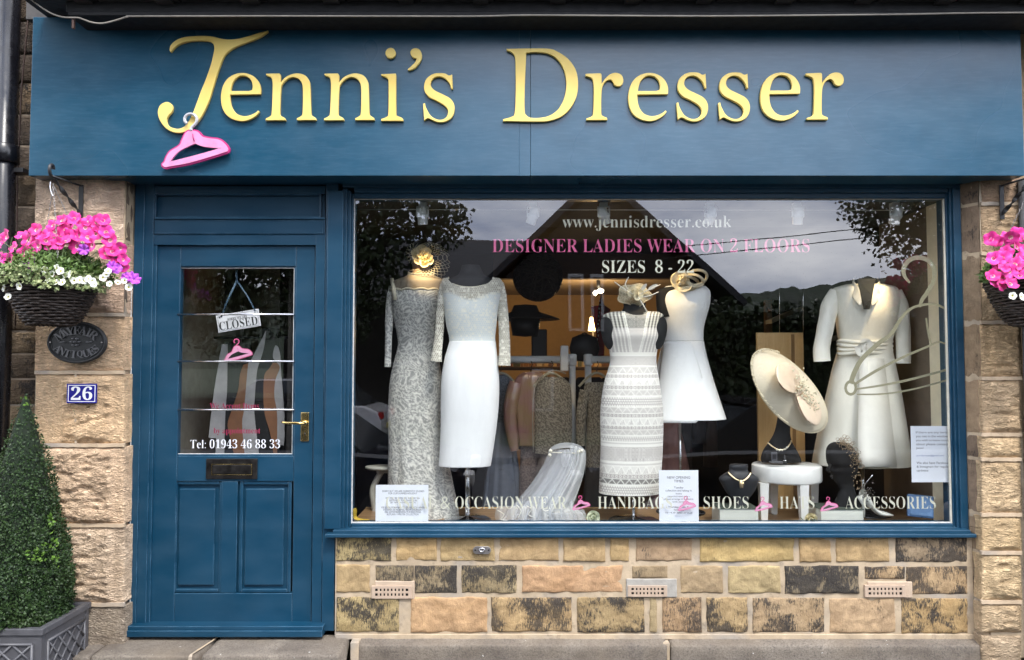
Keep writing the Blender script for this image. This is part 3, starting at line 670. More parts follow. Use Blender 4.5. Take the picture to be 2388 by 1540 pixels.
# ================================================================ shop window
win = thing('shop_window', 'large blue framed shop window lettered in cream and pink', 'window', (X(1520), .03, Z(1235)))
GX0, GX1, GT, GB = 822, 2212, 465, 1221
def wl(name, xa, xb, ya, yb, Yf, Yb=.12, bev=.003, ym=840): return zbox(name, xa, xb, ya, yb, Yf, Yb, B, win, bev, ym)
wl('frame_stile', 795, 806, 440, 1236, .0); wl('frame_stile', 806.5, 815, 445, 1236, .014, bev=.004); wl('frame_stile', 815.5, 821.5, 452, 1236, .03, bev=.004)
wl('frame_stile', 2232, 2250, 436, 1236, -.004, bev=.004); wl('frame_stile', 2223, 2231.6, 440, 1236, .010, bev=.004); wl('frame_stile', 2214, 2222.6, 450, 1236, .028, bev=.004)
wl('frame_head', 795, 2250, 425, 437, -.006, bev=.004); wl('frame_head', 822, 2222, 437.6, 449, .006, bev=.005); wl('frame_head', 822, 2214, 449.5, 463, .028, bev=.005)
wl('frame_sill', 822, 2214, 1221.5, 1229, .026, bev=.004); wl('frame_sill', 822, 2222, 1229.5, 1236, .008, bev=.003)
wl('sill', 780, 2254, 1236.5, 1245.5, -.040, bev=.004); wl('sill', 762, 2268, 1246, 1255, -.055, .1, bev=.005)
gp = zbox('window_glass', 818, 2218, 460, 1225, GY, GY + .006, MGLASS, win, 0, 840)
gp.data.materials.append(MCLEAR)
for p in gp.data.polygons: p.material_index = 0 if p.normal.y < -.5 else 1
dg = [o for o in door.children if o.name.startswith('door_glass')][0]; dg.data.materials.append(MCLEAR)
for p in dg.data.polygons: p.material_index = 0 if p.normal.y < -.5 else 1
zbox('putty_line', 822, 824.5, 464, 1221, GY - .010, GY - .0005, MPUTTY, win, .001, 840); zbox('putty_line', 2208, 2212.5, 464, 1221, GY - .012, GY - .0005, simple('cream_bead', (.66, .63, .52), .6), win, .001, 840)
zbox('putty_line', 824.5, 2208, 461.5, 466, GY - .010, GY - .0005, simple('dull_putty', (.36, .33, .28), .7, nvar=.25), win, .001); zbox('putty_line', 824.5, 2208, 1217.8, 1221.2, GY - .010, GY - .0005, MPUTTY, win, .001)
YV = GY + .0078                                                    # lettering stuck to the inside of the pane
text('web_lettering', 'www.jennisdresser.co.uk', 1311, 1706, 503, 539, YV, MVINYL, win, off=-.009)
text('pink_lettering', 'DESIGNER LADIES WEAR ON 2 FLOORS', 1148, 1888, 556, 589, YV, MPINKV, win, off=-.010)
text('size_lettering', 'SIZES  8 - 22', 1404, 1618, 606, 637, YV, MVINYL, win, off=-.0085)
for s_, xa, xb in (('CASUAL', 900, 1016), ('OCCASION WEAR', 1061, 1321), ('HANDBAGS', 1394, 1567), ('SHOES', 1641, 1746), ('HATS', 1818, 1899), ('ACCESSORIES', 1971, 2182)):
    text('range_lettering', s_, xa, xb, 1158, 1187, YV, MVINYL, win, off=-.013)
text('range_lettering', '&', 1027, 1050, 1158, 1187, YV, MVINYL, win, sf=False, off=-.016)
for ox, oy in ((1356, 1173), (1602, 1175), (1781, 1176), (1934, 1176)): hanger(win, ox, oy, .092, YV + .0002, .0005, (MPINKL, MPINKV, MPINKV), 0, hookr=9)
# large beige hanger drawn on the right of the pane
def ribbon(name, pts, wd, mat, parent, Y=YV):
    ps = [(P(p[0], p[1], Y).x, P(p[0], p[1], Y).z, p[2] if len(p) > 2 else wd) for p in pts]; ps = smooth_open(ps, 7); L, Rr = [], []
    for i, p in enumerate(ps):
        a, b_ = ps[max(i - 1, 0)], ps[min(i + 1, len(ps) - 1)]; tx, tz = b_[0] - a[0], b_[1] - a[1]; l = math.hypot(tx, tz) or 1; w_ = p[2] * .82 / 2 / 450
        L.append((p[0] - tz / l * w_, p[1] + tx / l * w_)); Rr.append((p[0] + tz / l * w_, p[1] - tx / l * w_))
    n = len(L); V = [(q[0], Y, q[1]) for q in L] + [(q[0], Y, q[1]) for q in Rr]
    F = [(i, i + 1, n + i + 1, n + i) for i in range(n - 1)]
    return mesh(name, V, F, mat, parent)
hv = [[(2122, 660, 6), (2110, 645, 10), (2107, 628, 13), (2118, 609, 13), (2140, 601, 13), (2163, 607, 13), (2178, 626, 13), (2177, 655, 12), (2162, 683, 12), (2150, 700, 11), (2145, 717, 6)],
      [(1984, 895, 14), (1992, 870, 14), (2010, 838, 13), (2050, 800, 12), (2078, 780, 11), (2098, 748, 10), (2122, 722, 8), (2148, 712, 7), (2180, 710, 7), (2206, 722, 6), (2217, 735, 4)],
      [(1994, 896, 7), (2040, 867, 8), (2100, 836, 7), (2160, 810, 6), (2190, 798, 5), (2216, 808, 5)],
      [(2160, 742, 5), (2163, 765, 6), (2168, 790, 6), (2172, 803, 4)],
      [(1996, 908, 5), (2050, 900, 6), (2120, 886, 7), (2218, 860, 6)], [(1998, 920, 4), (2060, 919, 5), (2130, 908, 5), (2218, 884, 5)]]
for i, pts in enumerate(hv): ribbon('hanger_stroke', pts, 8, MVBEIGE, win, YV + .0003 * (i + 1))
ribbon('hanger_stroke', [(1984 + 12 * math.cos(a), 905 + 15 * math.sin(a), 8) for a in [i * math.pi / 6 for i in range(13)]], 8, MVBEIGE, win, YV + .0024)

# ================================================================ fascia sign board
fas = thing('fascia_sign', 'wide blue painted fascia board carrying gold letters and a pink hanger', 'shop sign', (X(1228, YF, 400), YF, Z(410, YF)))
xs0, xm1, xm2, xs1 = X(72, YF, 225), X(1211, YF, 225), X(1237, YF, 225), X(2384, YF, 225); zf0, zf1 = Z(410, YF), Z(40, YF)
box('sign_board', xs0, xm1 - .0003, YF, .2, zf0, zf1, MB_, fas, .0015); box('sign_board', xm1 - .0001, xm2 - .0007, YF + .0006, .2, zf0, zf1, MB_, fas, .0008); box('sign_board', xm2 + .0007, xs1, YF, .2, zf0, zf1, MB_, fas, .0015)
def glyph(poly): return [smooth_poly(p, 6) for p in poly]
GJ = [[(1777, 203, 1), (1768, 216), (1715, 250), (1620, 288), (1560, 312), (1515, 342), (1482, 380), (1462, 430), (1440, 490), (1410, 590), (1385, 670), (1352, 742), (1318, 798), (1280, 840), (1240, 869), (1195, 882), (1150, 878), (1105, 856), (1070, 817), (1050, 775), (1046, 735), (1060, 700), (1085, 682), (1110, 677), (1135, 690), (1145, 715), (1138, 743), (1118, 765), (1105, 790), (1108, 820), (1125, 840), (1155, 852), (1185, 855), (1215, 843), (1240, 820), (1262, 785), (1290, 720), (1330, 610), (1370, 510), (1400, 420), (1417, 345), (1420, 312), (1410, 288), (1385, 274), (1340, 269), (1290, 270), (1240, 276), (1195, 290), (1160, 312), (1140, 335), (1130, 346, 1), (1123, 330), (1130, 303), (1152, 278), (1185, 258), (1230, 245), (1290, 239), (1350, 238), (1410, 242), (1470, 257), (1520, 262), (1580, 256), (1660, 236), (1720, 217)]]
Ge = [[(1727, 626, 1), (1729, 590), (1718, 550), (1690, 513), (1650, 491), (1605, 484), (1555, 493), (1510, 521), (1480, 565), (1466, 620), (1465, 670), (1475, 720), (1500, 762), (1540, 790), (1590, 804), (1635, 801), (1680, 781), (1708, 758), (1720, 740, 1), (1711, 733, 1), (1690, 750), (1650, 767), (1610, 770), (1570, 755), (1541, 720), (1527, 675), (1525, 628, 1)],
      [(1528, 604, 1), (1535, 570), (1550, 535), (1575, 511), (1605, 502), (1640, 510), (1665, 535), (1675, 570), (1671, 597, 1), (1650, 604, 1)]]
Gn = [[(1763, 489, 1), (1852, 487, 1), (1860, 500), (1861, 549, 1), (1890, 515), (1930, 494), (1975, 487), (2020, 499), (2048, 532), (2057, 580), (2062, 742), (2070, 767), (2093, 783), (2097, 798, 1), (1967, 798, 1), (1968, 785, 1), (1995, 770), (2006, 745), (2008, 600), (2000, 550), (1975, 521), (1940, 513), (1905, 526), (1872, 560), (1862, 600), (1856, 745), (1863, 768), (1889, 784), (1894, 799, 1), (1760, 799, 1), (1762, 786, 1), (1790, 772), (1801, 745), (1807, 600), (1806, 540), (1796, 514), (1764, 500, 1)]]
Gi = [[(405, 492, 1), (503, 488, 1), (505, 500, 1), (505, 745), (512, 768), (545, 783), (554, 803, 1), (404, 803, 1), (406, 789, 1), (440, 776), (453, 745), (454, 560), (446, 520), (406, 501, 1)]]
Gdot = [[(468 + 34 * math.cos(a), 352 + 35 * math.sin(a)) for a in [i * math.pi / 8 for i in range(16)]]]
Gap = [[(599, 348), (610, 327), (636, 320), (660, 329), (674, 356), (673, 390), (652, 428), (622, 456), (592, 467), (582, 460), (603, 441), (628, 415), (641, 388), (622, 385), (606, 370)]]
Gs = [[(876, 494, 1), (882, 592, 1), (871, 590, 1), (856, 550), (825, 519), (790, 508), (755, 518), (736, 545), (738, 575), (765, 602), (820, 629), (865, 655), (890, 695), (890, 745), (870, 785), (830, 808), (790, 812), (750, 800), (720, 786), (700, 794), (690, 804, 1), (684, 688, 1), (695, 684, 1), (706, 720), (735, 768), (780, 793), (820, 790), (845, 765), (848, 730), (825, 700), (775, 670), (725, 645), (696, 610), (690, 570), (705, 525), (745, 493), (790, 485), (830, 488), (855, 501)]]
GD = [[(1237, 324, 1), (1500, 322), (1580, 345), (1650, 395), (1697, 465), (1712, 550), (1702, 640), (1660, 720), (1600, 775), (1520, 803), (1440, 808), (1213, 805, 1), (1214, 791, 1), (1270, 775), (1292, 745), (1298, 600), (1296, 420), (1290, 370), (1268, 346), (1240, 337, 1)],
      [(1368, 352, 1), (1440, 346), (1520, 358), (1580, 400), (1620, 470), (1634, 560), (1620, 650), (1580, 725), (1520, 768), (1450, 783), (1395, 780), (1370, 765), (1358, 735), (1358, 600), (1366, 420)]]
Gr = [[(1762, 490, 1), (1860, 486, 1), (1868, 500), (1868, 558, 1), (1890, 525), (1925, 493), (1965, 483), (2000, 498), (2013, 533), (2003, 563), (1980, 574), (1955, 565), (1944, 545), (1930, 530), (1905, 535), (1880, 562), (1868, 615), (1866, 745), (1875, 769), (1902, 781), (1907, 798, 1), (1766, 798, 1), (1768, 786, 1), (1800, 773), (1812, 745), (1816, 600), (1812, 540), (1800, 518), (1763, 504, 1)]]
def goldmat():
    b = NB('gold_letter_paint'); v = b.coord(); n = b.noise(v, 3, 3)
    return b.out(b.mix(b.ramp(n, .3, .7), (.80, .58, .15, 1), (.92, .72, .24, 1)), b.ramp(n, .3, .7, .38, .5), .0, b.bump(n, .1, .01), Specular_IOR_Level=.3)
MGOLDP = goldmat()
def put(glyph_, dx, nm, dy=0):
    YL = YF - .020
    polys = []
    for p in glyph_:
        sp = smooth_poly(p, 6); polys.append([(P(CX(x + dx), CX(y + dy), YL).x, P(CX(x + dx), CX(y + dy), YL).z) for x, y in sp])
    return plate(nm, polys, YL, .018, MGOLDP, fas, .0022)
put(GJ, 0, 'letter_j'); put(Ge, 0, 'letter_e'); put(Gn, 0, 'letter_n'); put(Gn, 387, 'letter_n'); put(Gi, 2122, 'letter_i'); put(Gdot, 2122, 'letter_dot'); put(Gap, 2122, 'apostrophe'); put(Gs, 2122, 'letter_s')
put(GD, 2122, 'letter_d'); put(Gr, 2122, 'letter_r'); put(Ge, 2703 - 0, 'letter_e', 0); put(Gs, 4404 + 84 - 684, 'letter_s', -5); put(Gs, 4404 + 362 - 684, 'letter_s', -5); put(Ge, 5044 - 1465, 'letter_e', -3); put(Gr, 5347 - 1762, 'letter_r', -3)
hanger(fas, CX(1297), CX(935), .3516, YF - .034, .012, (simple('sign_pink', (.80, .30, .52), .4), simple('sign_magenta', (.50, .03, .19), .4), simple('sign_hook', (.52, .52, .54), .3, .2)), 0, hookr=10)

# ---------------------------------------------------------------- eaves above
ev = thing('eaves', 'black boarded eaves and slate edge overhanging the sign', 'roof edge', (0, -.3, Z(36, -.36)))
ze = Z(36, -.36)
box('gutter_board', X(158, -.36, 30), X(2700, -.36, 30), -.36, YF - .0005, ze, ze + .018, MBLACK, ev, .003)
box('gutter_board', X(150, -.36, 30), X(2700, -.36, 30), -.352, -.10, ze + .0185, ze + .075, MBLACK, ev, .006)
box('backing_board', X(60, -.16, 30), X(2700, -.16, 30), -.16, .2, zf1 + .002, zf1 + .4, MGREYB, ev, .003)
xx = -2.35; rr = random.Random(8)
while xx < 3.2:
    w_ = rr.uniform(.34, .42); zz_ = ze + .070 + rr.uniform(-.002, .003)
    box('slate', xx + .004, xx + w_ - .004, -.43 + rr.uniform(-.006, .006), -.10, zz_, zz_ + .022, MSLATE, ev, .004)
    box('slate', xx + w_ * .72, xx + w_ * .92, -.405, -.12, zz_ - .014, zz_ - .001, MSLATE, ev, .002)
    box('slate', xx + .1, xx + w_ + .09, -.42, -.10, zz_ + .024, zz_ + .045, MSLATE, ev, .004); xx += w_
cb = thing('cable', 'thin grey cable sagging along the top edge of the blue sign', 'cable', P(1200, 38, -.37))
cp = [(66, -6), (80, 5), (100, 20), (125, 34), (150, 41), (182, 42), (195, 46), (215, 53), (240, 55), (270, 48), (300, 39), (330, 38.5), (700, 38), (1100, 38.5), (1237, 36), (1600, 38), (1800, 37), (2100, 34), (2260, 31), (2500, 29)]
tube('cable_run', [P(x, y, -.368) for x, y in smooth_open(cp, 4)], .0042, MWIRE, cb, 6)
zbox('cable_clip', 167, 172, 42, 66, -.365, -.35, MRUST, cb, .001, 50)

# ---------------------------------------------------------------- drainpipes
dp = thing('drainpipe', 'thick glossy black drainpipe at the left edge of the shopfront', 'drainpipe', (X(4, -.1), -.12, 0))
xc = X(6, -.12, 500)
tube('pipe', [(xc, -.12, .0), (xc, -.12, 3.9)], .056, MPIPE, dp, 28)
lathe('pipe_collar', [(.062, 0), (.068, .004), (.068, .09), (.062, .095)], (xc, -.12, Z(382, -.12)), MPIPE, dp, 28)
zbox('bracket', -10, 42, 391, 402, -.125, -.05, MIRON, dp, .003); tube('bracket', [P(33, 397, -.06), P(53, 401, -.012)], .008, MIRON, dp, 8); c = P(52, 401, -.02); tube('bolt', [c, c + Vector((0, -.012, 0))], .010, MIRON, dp, 6)
rc = thing('rusty_cable', 'thin rusty cable running down the sooty stone beside the drainpipe', 'cable', P(50, 400, -.02))
tube('cable_run', [P(x, y, -.022) for x, y in ((72, -20), (60, 100), (50, 210), (45, 330), (41, 420), (40, 500), (38, 640), (36, 760))], .0032, MRUST, rc, 6)
dp2 = thing('grey_drainpipe', 'grey drainpipe just showing at the right edge of the pilaster', 'drainpipe', (X(2410, -.12), -.12, 0))
tube('pipe', [(X(2412, -.12), -.12, 0), (X(2412, -.12), -.12, Z(420, -.12))], .05, simple('grey_pipe', (.12, .12, .125), .35), dp2, 24)

# ---------------------------------------------------------------- oval plaque
pq = thing('oval_plaque', 'oval black iron plaque with raised letters and a rosette', 'plaque', P(179, 799, YP - .03))
Yq = YP - .052; MPLQ = simple('cast_iron', (.035, .036, .037), .5, .3, bstr=.35, bscale=120)
def ell(rx, ry, n=56, cx=179, cy=799, Y=Yq): return [(P(cx + rx * math.cos(2 * math.pi * i / n), cy + ry * math.sin(2 * math.pi * i / n), Y).x, P(cx + rx * math.cos(2 * math.pi * i / n), cy + ry * math.sin(2 * math.pi * i / n), Y).z) for i in range(n)]
plate('back_plate', [ell(70, 49.5)], Yq, .014, MPLQ, pq, .003)
tube('rope_rim', [Vector((a, Yq - .002, b_)) for a, b_ in ell(66, 46)], .0048, MPLQ, pq, 8, True); tube('inner_rim', [Vector((a, Yq - .001, b_)) for a, b_ in ell(60, 41)], .002, MPLQ, pq, 6, True)
MPLL = simple('raised_iron', (.13, .13, .135), .42, .3)
def arc_text(s, cy_, rx, ry, a0, a1, up, hgt):
    for i, ch in enumerate(s):
        a = a0 + (a1 - a0) * i / (len(s) - 1); x = 179 + rx * math.sin(a); y = 799 - up * ry * math.cos(a)
        me = textmesh(serif(ch), 0, .06); n = len(me.vertices); co = np.empty(n * 3); me.vertices.foreach_get('co', co); co = co.reshape(-1, 3)
        lo, hi = co.min(0), co.max(0); cc = (lo + hi) / 2; h = hgt / 450 * .93 / (hi[1] - lo[1]) if ch not in 'Q' else hgt / 450 * .8 / (hi[1] - lo[1]) * 1.15
        rot = -a * .75 * up; c_, s_ = math.cos(rot), math.sin(rot); q = P(x, y, Yq - .004); dx, dz = (co[:, 0] - cc[0]) * h, (co[:, 1] - cc[1]) * h
        out = np.empty_like(co); out[:, 0] = q.x + dx * c_ - dz * s_; out[:, 2] = q.z + dx * s_ + dz * c_; out[:, 1] = q.y - co[:, 2] * h * .6
        me.vertices.foreach_set('co', out.ravel()); me.materials.clear(); me.materials.append(MPLL); me.update(); link(bpy.data.objects.new('raised_letter', me), pq)
arc_text('MAYFAIR', 0, 50, 28, R(-52), R(52), 1, 20); arc_text('ANTIQUES', 0, 52, 28, R(-58), R(58), -1, 18)
for i in range(6):
    a = i * math.pi / 3; c = P(175 + 8.5 * math.cos(a), 798 + 8.5 * math.sin(a), Yq - .004); lathe('petal', [(0, -.006), (.009, -.002), (.010, .002), (0, .006)], c, MPLL, pq, 10, sy=.6)
lathe('rosette_centre', [(0, -.007), (.008, -.004), (.010, 0), (.008, .004), (0, .007)], P(175, 798, Yq - .008), MPLL, pq, 12)
for x_ in (147, 207): tube('bar', [P(x_ - 7, 798, Yq - .004), P(x_ + 7, 798, Yq - .004)], .003, MPLL, pq, 6)
for x_ in (118, 238): c = P(x_, 799, Yq - .001); tube('screw', [c, c + Vector((0, -.005, 0))], .004, MSTEEL, pq, 8)
# number plate
npz = thing('number_plate', 'small blue enamel house number plate with white border below the plaque', 'number plate', P(190, 918, YP - .03)); Yn = YP - .048
MENB = simple('blue_enamel', (.015, .012, .22), .15, nvar=.03, bstr=.02); MENW = simple('white_enamel', (.82, .82, .84), .15, nvar=.02, bstr=.02)
zbox('enamel_plate', 155, 225.5, 895, 941, Yn, Yn + .006, MENB, npz, .002, 918); frame('white_border', 160, 220.5, 900, 936, .0035, Yn - .0012, Yn + .001, MENW, npz, .0003, 918)
text('number', '26', 165.5, 215, 901.5, 933.5, Yn - .0008, MENW, npz, off=0.0, thick=.0005)
# ================================================================ the shop inside
room = thing('shop_interior', 'dim shop interior with brown walls seen through the window', 'room', (.5, 3, .2))
box('room_floor', -2.2, 2.6, .26, 6.2, .1, .2, MCARP, room, 0)
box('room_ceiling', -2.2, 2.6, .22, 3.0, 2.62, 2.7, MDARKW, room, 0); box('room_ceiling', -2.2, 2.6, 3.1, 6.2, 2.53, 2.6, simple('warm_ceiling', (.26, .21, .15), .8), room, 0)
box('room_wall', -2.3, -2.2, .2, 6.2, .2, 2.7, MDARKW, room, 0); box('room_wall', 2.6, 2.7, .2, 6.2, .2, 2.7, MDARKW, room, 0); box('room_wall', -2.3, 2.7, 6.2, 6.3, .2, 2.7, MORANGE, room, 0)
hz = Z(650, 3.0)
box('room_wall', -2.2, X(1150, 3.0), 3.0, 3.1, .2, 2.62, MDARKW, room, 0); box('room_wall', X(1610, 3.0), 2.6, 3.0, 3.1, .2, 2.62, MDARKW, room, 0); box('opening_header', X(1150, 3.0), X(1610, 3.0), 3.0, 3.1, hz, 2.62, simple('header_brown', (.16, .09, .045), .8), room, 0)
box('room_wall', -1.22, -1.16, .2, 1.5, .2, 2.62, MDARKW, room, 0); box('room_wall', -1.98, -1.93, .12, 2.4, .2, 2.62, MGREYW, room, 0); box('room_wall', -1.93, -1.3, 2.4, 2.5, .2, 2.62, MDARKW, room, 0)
# shell behind the frontage so that no light leaks past the frame
sh = thing('shop_building', 'stone building that holds the shopfront', 'building', (0, .3, 0))
for a in ((-2.6, X(300), .0), (X(2275), 3.1, .0)): box('building_wall', a[0], a[1], .21, .30, 0, 2.6, MMD, sh, 0)
box('building_wall', -2.6, 3.1, .205, .30, 2.58, 5.2, MMD, sh, 0); box('building_wall', X(795), X(2262), .252, .30, 0, .70, MMD, sh, 0); box('building_wall', -2.4, 2.8, 6.35, 6.5, 0, 5.2, MMD, sh, 0)
box('building_wall', -2.45, -2.35, .3, 6.35, 0, 5.2, MMD, sh, 0); box('building_wall', 2.75, 2.85, .3, 6.35, 0, 5.2, MMD, sh, 0); box('building_roof', -2.6, 3.1, .3, 6.5, 5.2, 5.4, MSLATE, sh, 0); box('building_wall', X(783), X(800), .105, .30, .2, 2.5, MDARKW, sh, 0)
# window bay
FZ = .757
bay = thing('window_bay', 'display bay with wooden board floor and cream side wall behind the glass', 'display bay', (.7, .35, FZ))
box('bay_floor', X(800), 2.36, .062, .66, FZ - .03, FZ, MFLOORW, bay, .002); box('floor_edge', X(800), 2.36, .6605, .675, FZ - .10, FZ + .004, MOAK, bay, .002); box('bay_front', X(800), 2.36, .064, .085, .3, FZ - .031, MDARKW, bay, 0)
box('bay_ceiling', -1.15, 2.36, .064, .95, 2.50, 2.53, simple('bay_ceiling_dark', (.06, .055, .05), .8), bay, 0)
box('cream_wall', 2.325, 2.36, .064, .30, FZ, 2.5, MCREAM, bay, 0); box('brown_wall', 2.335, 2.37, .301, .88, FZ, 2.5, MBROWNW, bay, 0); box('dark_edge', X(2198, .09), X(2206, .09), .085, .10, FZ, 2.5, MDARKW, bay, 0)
# oak panel
op = thing('oak_panel', 'tall plain oak panel standing behind the round white stool', 'panel', (X(1823, .78), .78, .2))
zbox('panel_board', 1768, 1877, 776, 1260, .76, .785, MOAK, op, .003, 980); zbox('panel_edge', 1848, 1856, 780, 1250, .757, .7599, wood('oak_strip', (.22, .12, .04), (.30, .17, .07)), op, .001, 980)
# ---------------------------------------------------------------- garments
def loft(name, rows, Y, mat, parent=None, ns=72, nr=90, ratio=.62, sq=2.2, fold=None, colf=None, twist=0.0, cap=True, yoff=None, name_uv=True, thick=None, arc=None):
    """cloth shell: rows of (y, x_left, x_right[, ratio]) in picture units at depth Y"""
    rw = [tuple(r) + ((ratio,) if len(r) < 4 else ()) for r in rows]
    ys = np.array([r[0] for r in rw], float); t = np.linspace(0, len(rw) - 1, nr)
    so = smooth_open([(r[0], r[1], r[2], r[3]) for r in rw], 10); so = np.array(so); tt = np.linspace(0, len(so) - 1, nr)
    A = np.stack([np.interp(tt, np.arange(len(so)), so[:, k]) for k in range(4)], 1)
    V = []; C = []
    th = np.linspace(0, 2 * math.pi, ns, endpoint=False)
    ct, st = np.cos(th), np.sin(th)
    ex = 2 / sq; px = np.sign(ct) * np.abs(ct) ** ex; py = np.sign(st) * np.abs(st) ** ex
    top, bot = A[0, 0], A[-1, 0]; coords = []
    for i in range(nr):
        y, xl, xr, ra = A[i]; p0, p1 = P(xl, y, Y), P(xr, y, Y); cx = (p0.x + p1.x) / 2; hw = (p1.x - p0.x) / 2; z = (p0.z + p1.z) / 2
        k = np.ones(ns)
        if fold:
            n_, amp, start = fold[:3]; g = max(0, (y - start) / max(1, bot - start))
            k = 1 + amp * g * (np.sin(n_ * th + .6 * math.sin(y * .01)) * .6 + .4 * np.sin((n_ * 1.7 // 1) * th + 1.3 + y * .004))
        xx_ = cx + hw * px * (1 + (k - 1) * .35); yy_ = Y + (yoff(y) if yoff else 0) + hw * ra * py * k
        coords.append(np.stack([xx_, yy_, np.full(ns, z)], 1))
        if colf is not None: C.append(colf(np.full(ns, y), px * hw * 450, th, hw))
    V = np.concatenate(coords)
    F = []
    for i in range(nr - 1):
        for k_ in range(ns): F.append((i * ns + k_, i * ns + (k_ + 1) % ns, (i + 1) * ns + (k_ + 1) % ns, (i + 1) * ns + k_))
    if cap: F.append(tuple(range(ns))[::-1]); F.append(tuple((nr - 1) * ns + k_ for k_ in range(ns)))
    o = mesh(name, V.tolist(), F, mat, parent, True)
    bmx = bmesh.new(); bmx.from_mesh(o.data); bmesh.ops.recalc_face_normals(bmx, faces=bmx.faces); bmx.to_mesh(o.data); bmx.free()
    if colf is not None:
        at = o.data.color_attributes.new('Col', 'FLOAT_COLOR', 'POINT'); cc = np.concatenate(C); cc = np.concatenate([cc, np.ones((len(cc), 1))], 1)
        at.data.foreach_set('color', cc.astype(np.float32).ravel())
    return o
def sleeve(name, pts, Y0, mat, parent, colf=None, n=28, nr=40, flat=.8, open_end=True):
    """pts: (x, y, half-width, depth)"""
    so = np.array(smooth_open(pts, 8)); tt = np.linspace(0, len(so) - 1, nr); A = np.stack([np.interp(tt, np.arange(len(so)), so[:, k]) for k in range(4)], 1)
    V, F, C = [], [], []
    for i in range(nr):
        x, y, hw, dy = A[i]; a, b_ = A[max(i - 1, 0)], A[min(i + 1, nr - 1)]; tx, ty = b_[0] - a[0], b_[1] - a[1]; l = math.hypot(tx, ty); nx_, ny_ = ty / l, -tx / l
        for k in range(n):
            th = 2 * math.pi * k / n; r = hw * (1 + .06 * noise.noise(Vector((k * .5, i * .25, Y0))))
            p = P(x + nx_ * r * math.cos(th), y + ny_ * r * math.cos(th), Y0 + dy); V.append((p.x, p.y + flat * r / 450 * math.sin(th), p.z))
        if colf is not None:
            th = np.linspace(0, 2 * math.pi, n, endpoint=False); C.append(colf(np.full(n, y), hw * np.cos(th) + x, th, hw))
    for i in range(nr - 1):
        for k in range(n): F.append((i * n + k, i * n + (k + 1) % n, (i + 1) * n + (k + 1) % n, (i + 1) * n + k))
    F.append(tuple(range(n))[::-1])
    o = mesh(name, V, F, mat, parent, True)
    if colf is not None:
        at = o.data.color_attributes.new('Col', 'FLOAT_COLOR', 'POINT'); cc = np.concatenate(C); at.data.foreach_set('color', np.concatenate([cc, np.ones((len(cc), 1))], 1).astype(np.float32).ravel())
    return o
def mixc(f, a, b_): f = np.clip(f, 0, 1)[:, None]; return (1 - f) * np.array(a)[None] + f * np.array(b_)[None]
def h2(a, b_): v = np.sin(a * 127.1 + b_ * 311.7) * 43758.5453; return v - np.floor(v)
# --- scrolling floral lace (gown at the left)
def lace_scroll(y, x, th, hw):
    T = 19.0; u = np.where(np.sin(th) < 0, x, x + 500.); wx = np.array([noise.noise(Vector((a_ * .035, b_ * .035, 9))) for a_, b_ in zip(u, y)]); wy = np.array([noise.noise(Vector((a_ * .035, b_ * .035, 19))) for a_, b_ in zip(u, y)]); u = u + 16 * wx; y = y + 16 * wy
    f = np.zeros_like(y)
    for k in range(2):
        gx = (u + k * 9.5 + 5 * np.sin(y * .07 + k)) / T; gy = (y + k * 13) / 23.0
        ix, iy = np.floor(gx), np.floor(gy); fx, fy = gx - ix - .5, gy - iy - .5
        r = np.hypot(fx, fy * 1.1); a = np.arctan2(fy, fx)
        d = np.abs(r - (.16 + .045 * (a + 3.14))); f = np.maximum(f, np.clip(1 - d / .085, 0, 1))
    n1 = np.array([noise.noise(Vector((a_ * .17, b_ * .17, 1))) for a_, b_ in zip(u, y)]); n2 = np.array([noise.noise(Vector((a_ * .45, b_ * .45, 5))) for a_, b_ in zip(u, y)])
    n3 = h2(np.floor(u / 1.7), np.floor(y / 1.7)); leaf = np.clip((n1 + .6 * n2 - .02) * 3.2, 0, 1) * (.45 + .5 * n3) + .16 * n3
    return mixc(np.maximum(f * .95, leaf), (.29, .29, .28), (.86, .84, .77))
# --- beaded lace (second dress bodice)
def beadc(y, x, th, hw, pale=0.0):
    u = np.where(np.sin(th) < 0, x, x + 500.); g = 4.6
    ix, iy = np.floor(u / g + .5 * (np.floor(y / g) % 2)), np.floor(y / g); fx = u / g + .5 * (iy % 2) - ix - .5; fy = y / g - iy - .5
    r = np.hypot(fx, fy); ring = np.clip(1 - np.abs(r - .42) / .17, 0, 1); rnd = h2(ix, iy)
    dk = (.30, .27, .22); 
    cup = np.clip((y - (690 + 9 * np.cos((x - 0) * .05))) / 8, 0, 1) * pale
    base = (1 - cup)[:, None] * np.array(dk) + cup[:, None] * np.array((.60, .66, .70))
    f = np.clip(ring * .9 + (rnd > .8) * .5, 0, 1)[:, None]; return (1 - f) * base + f * np.array((.84, .81, .70))
def bodice_b(y, x, th, hw): return beadc(y, x, th, hw, 1.0)
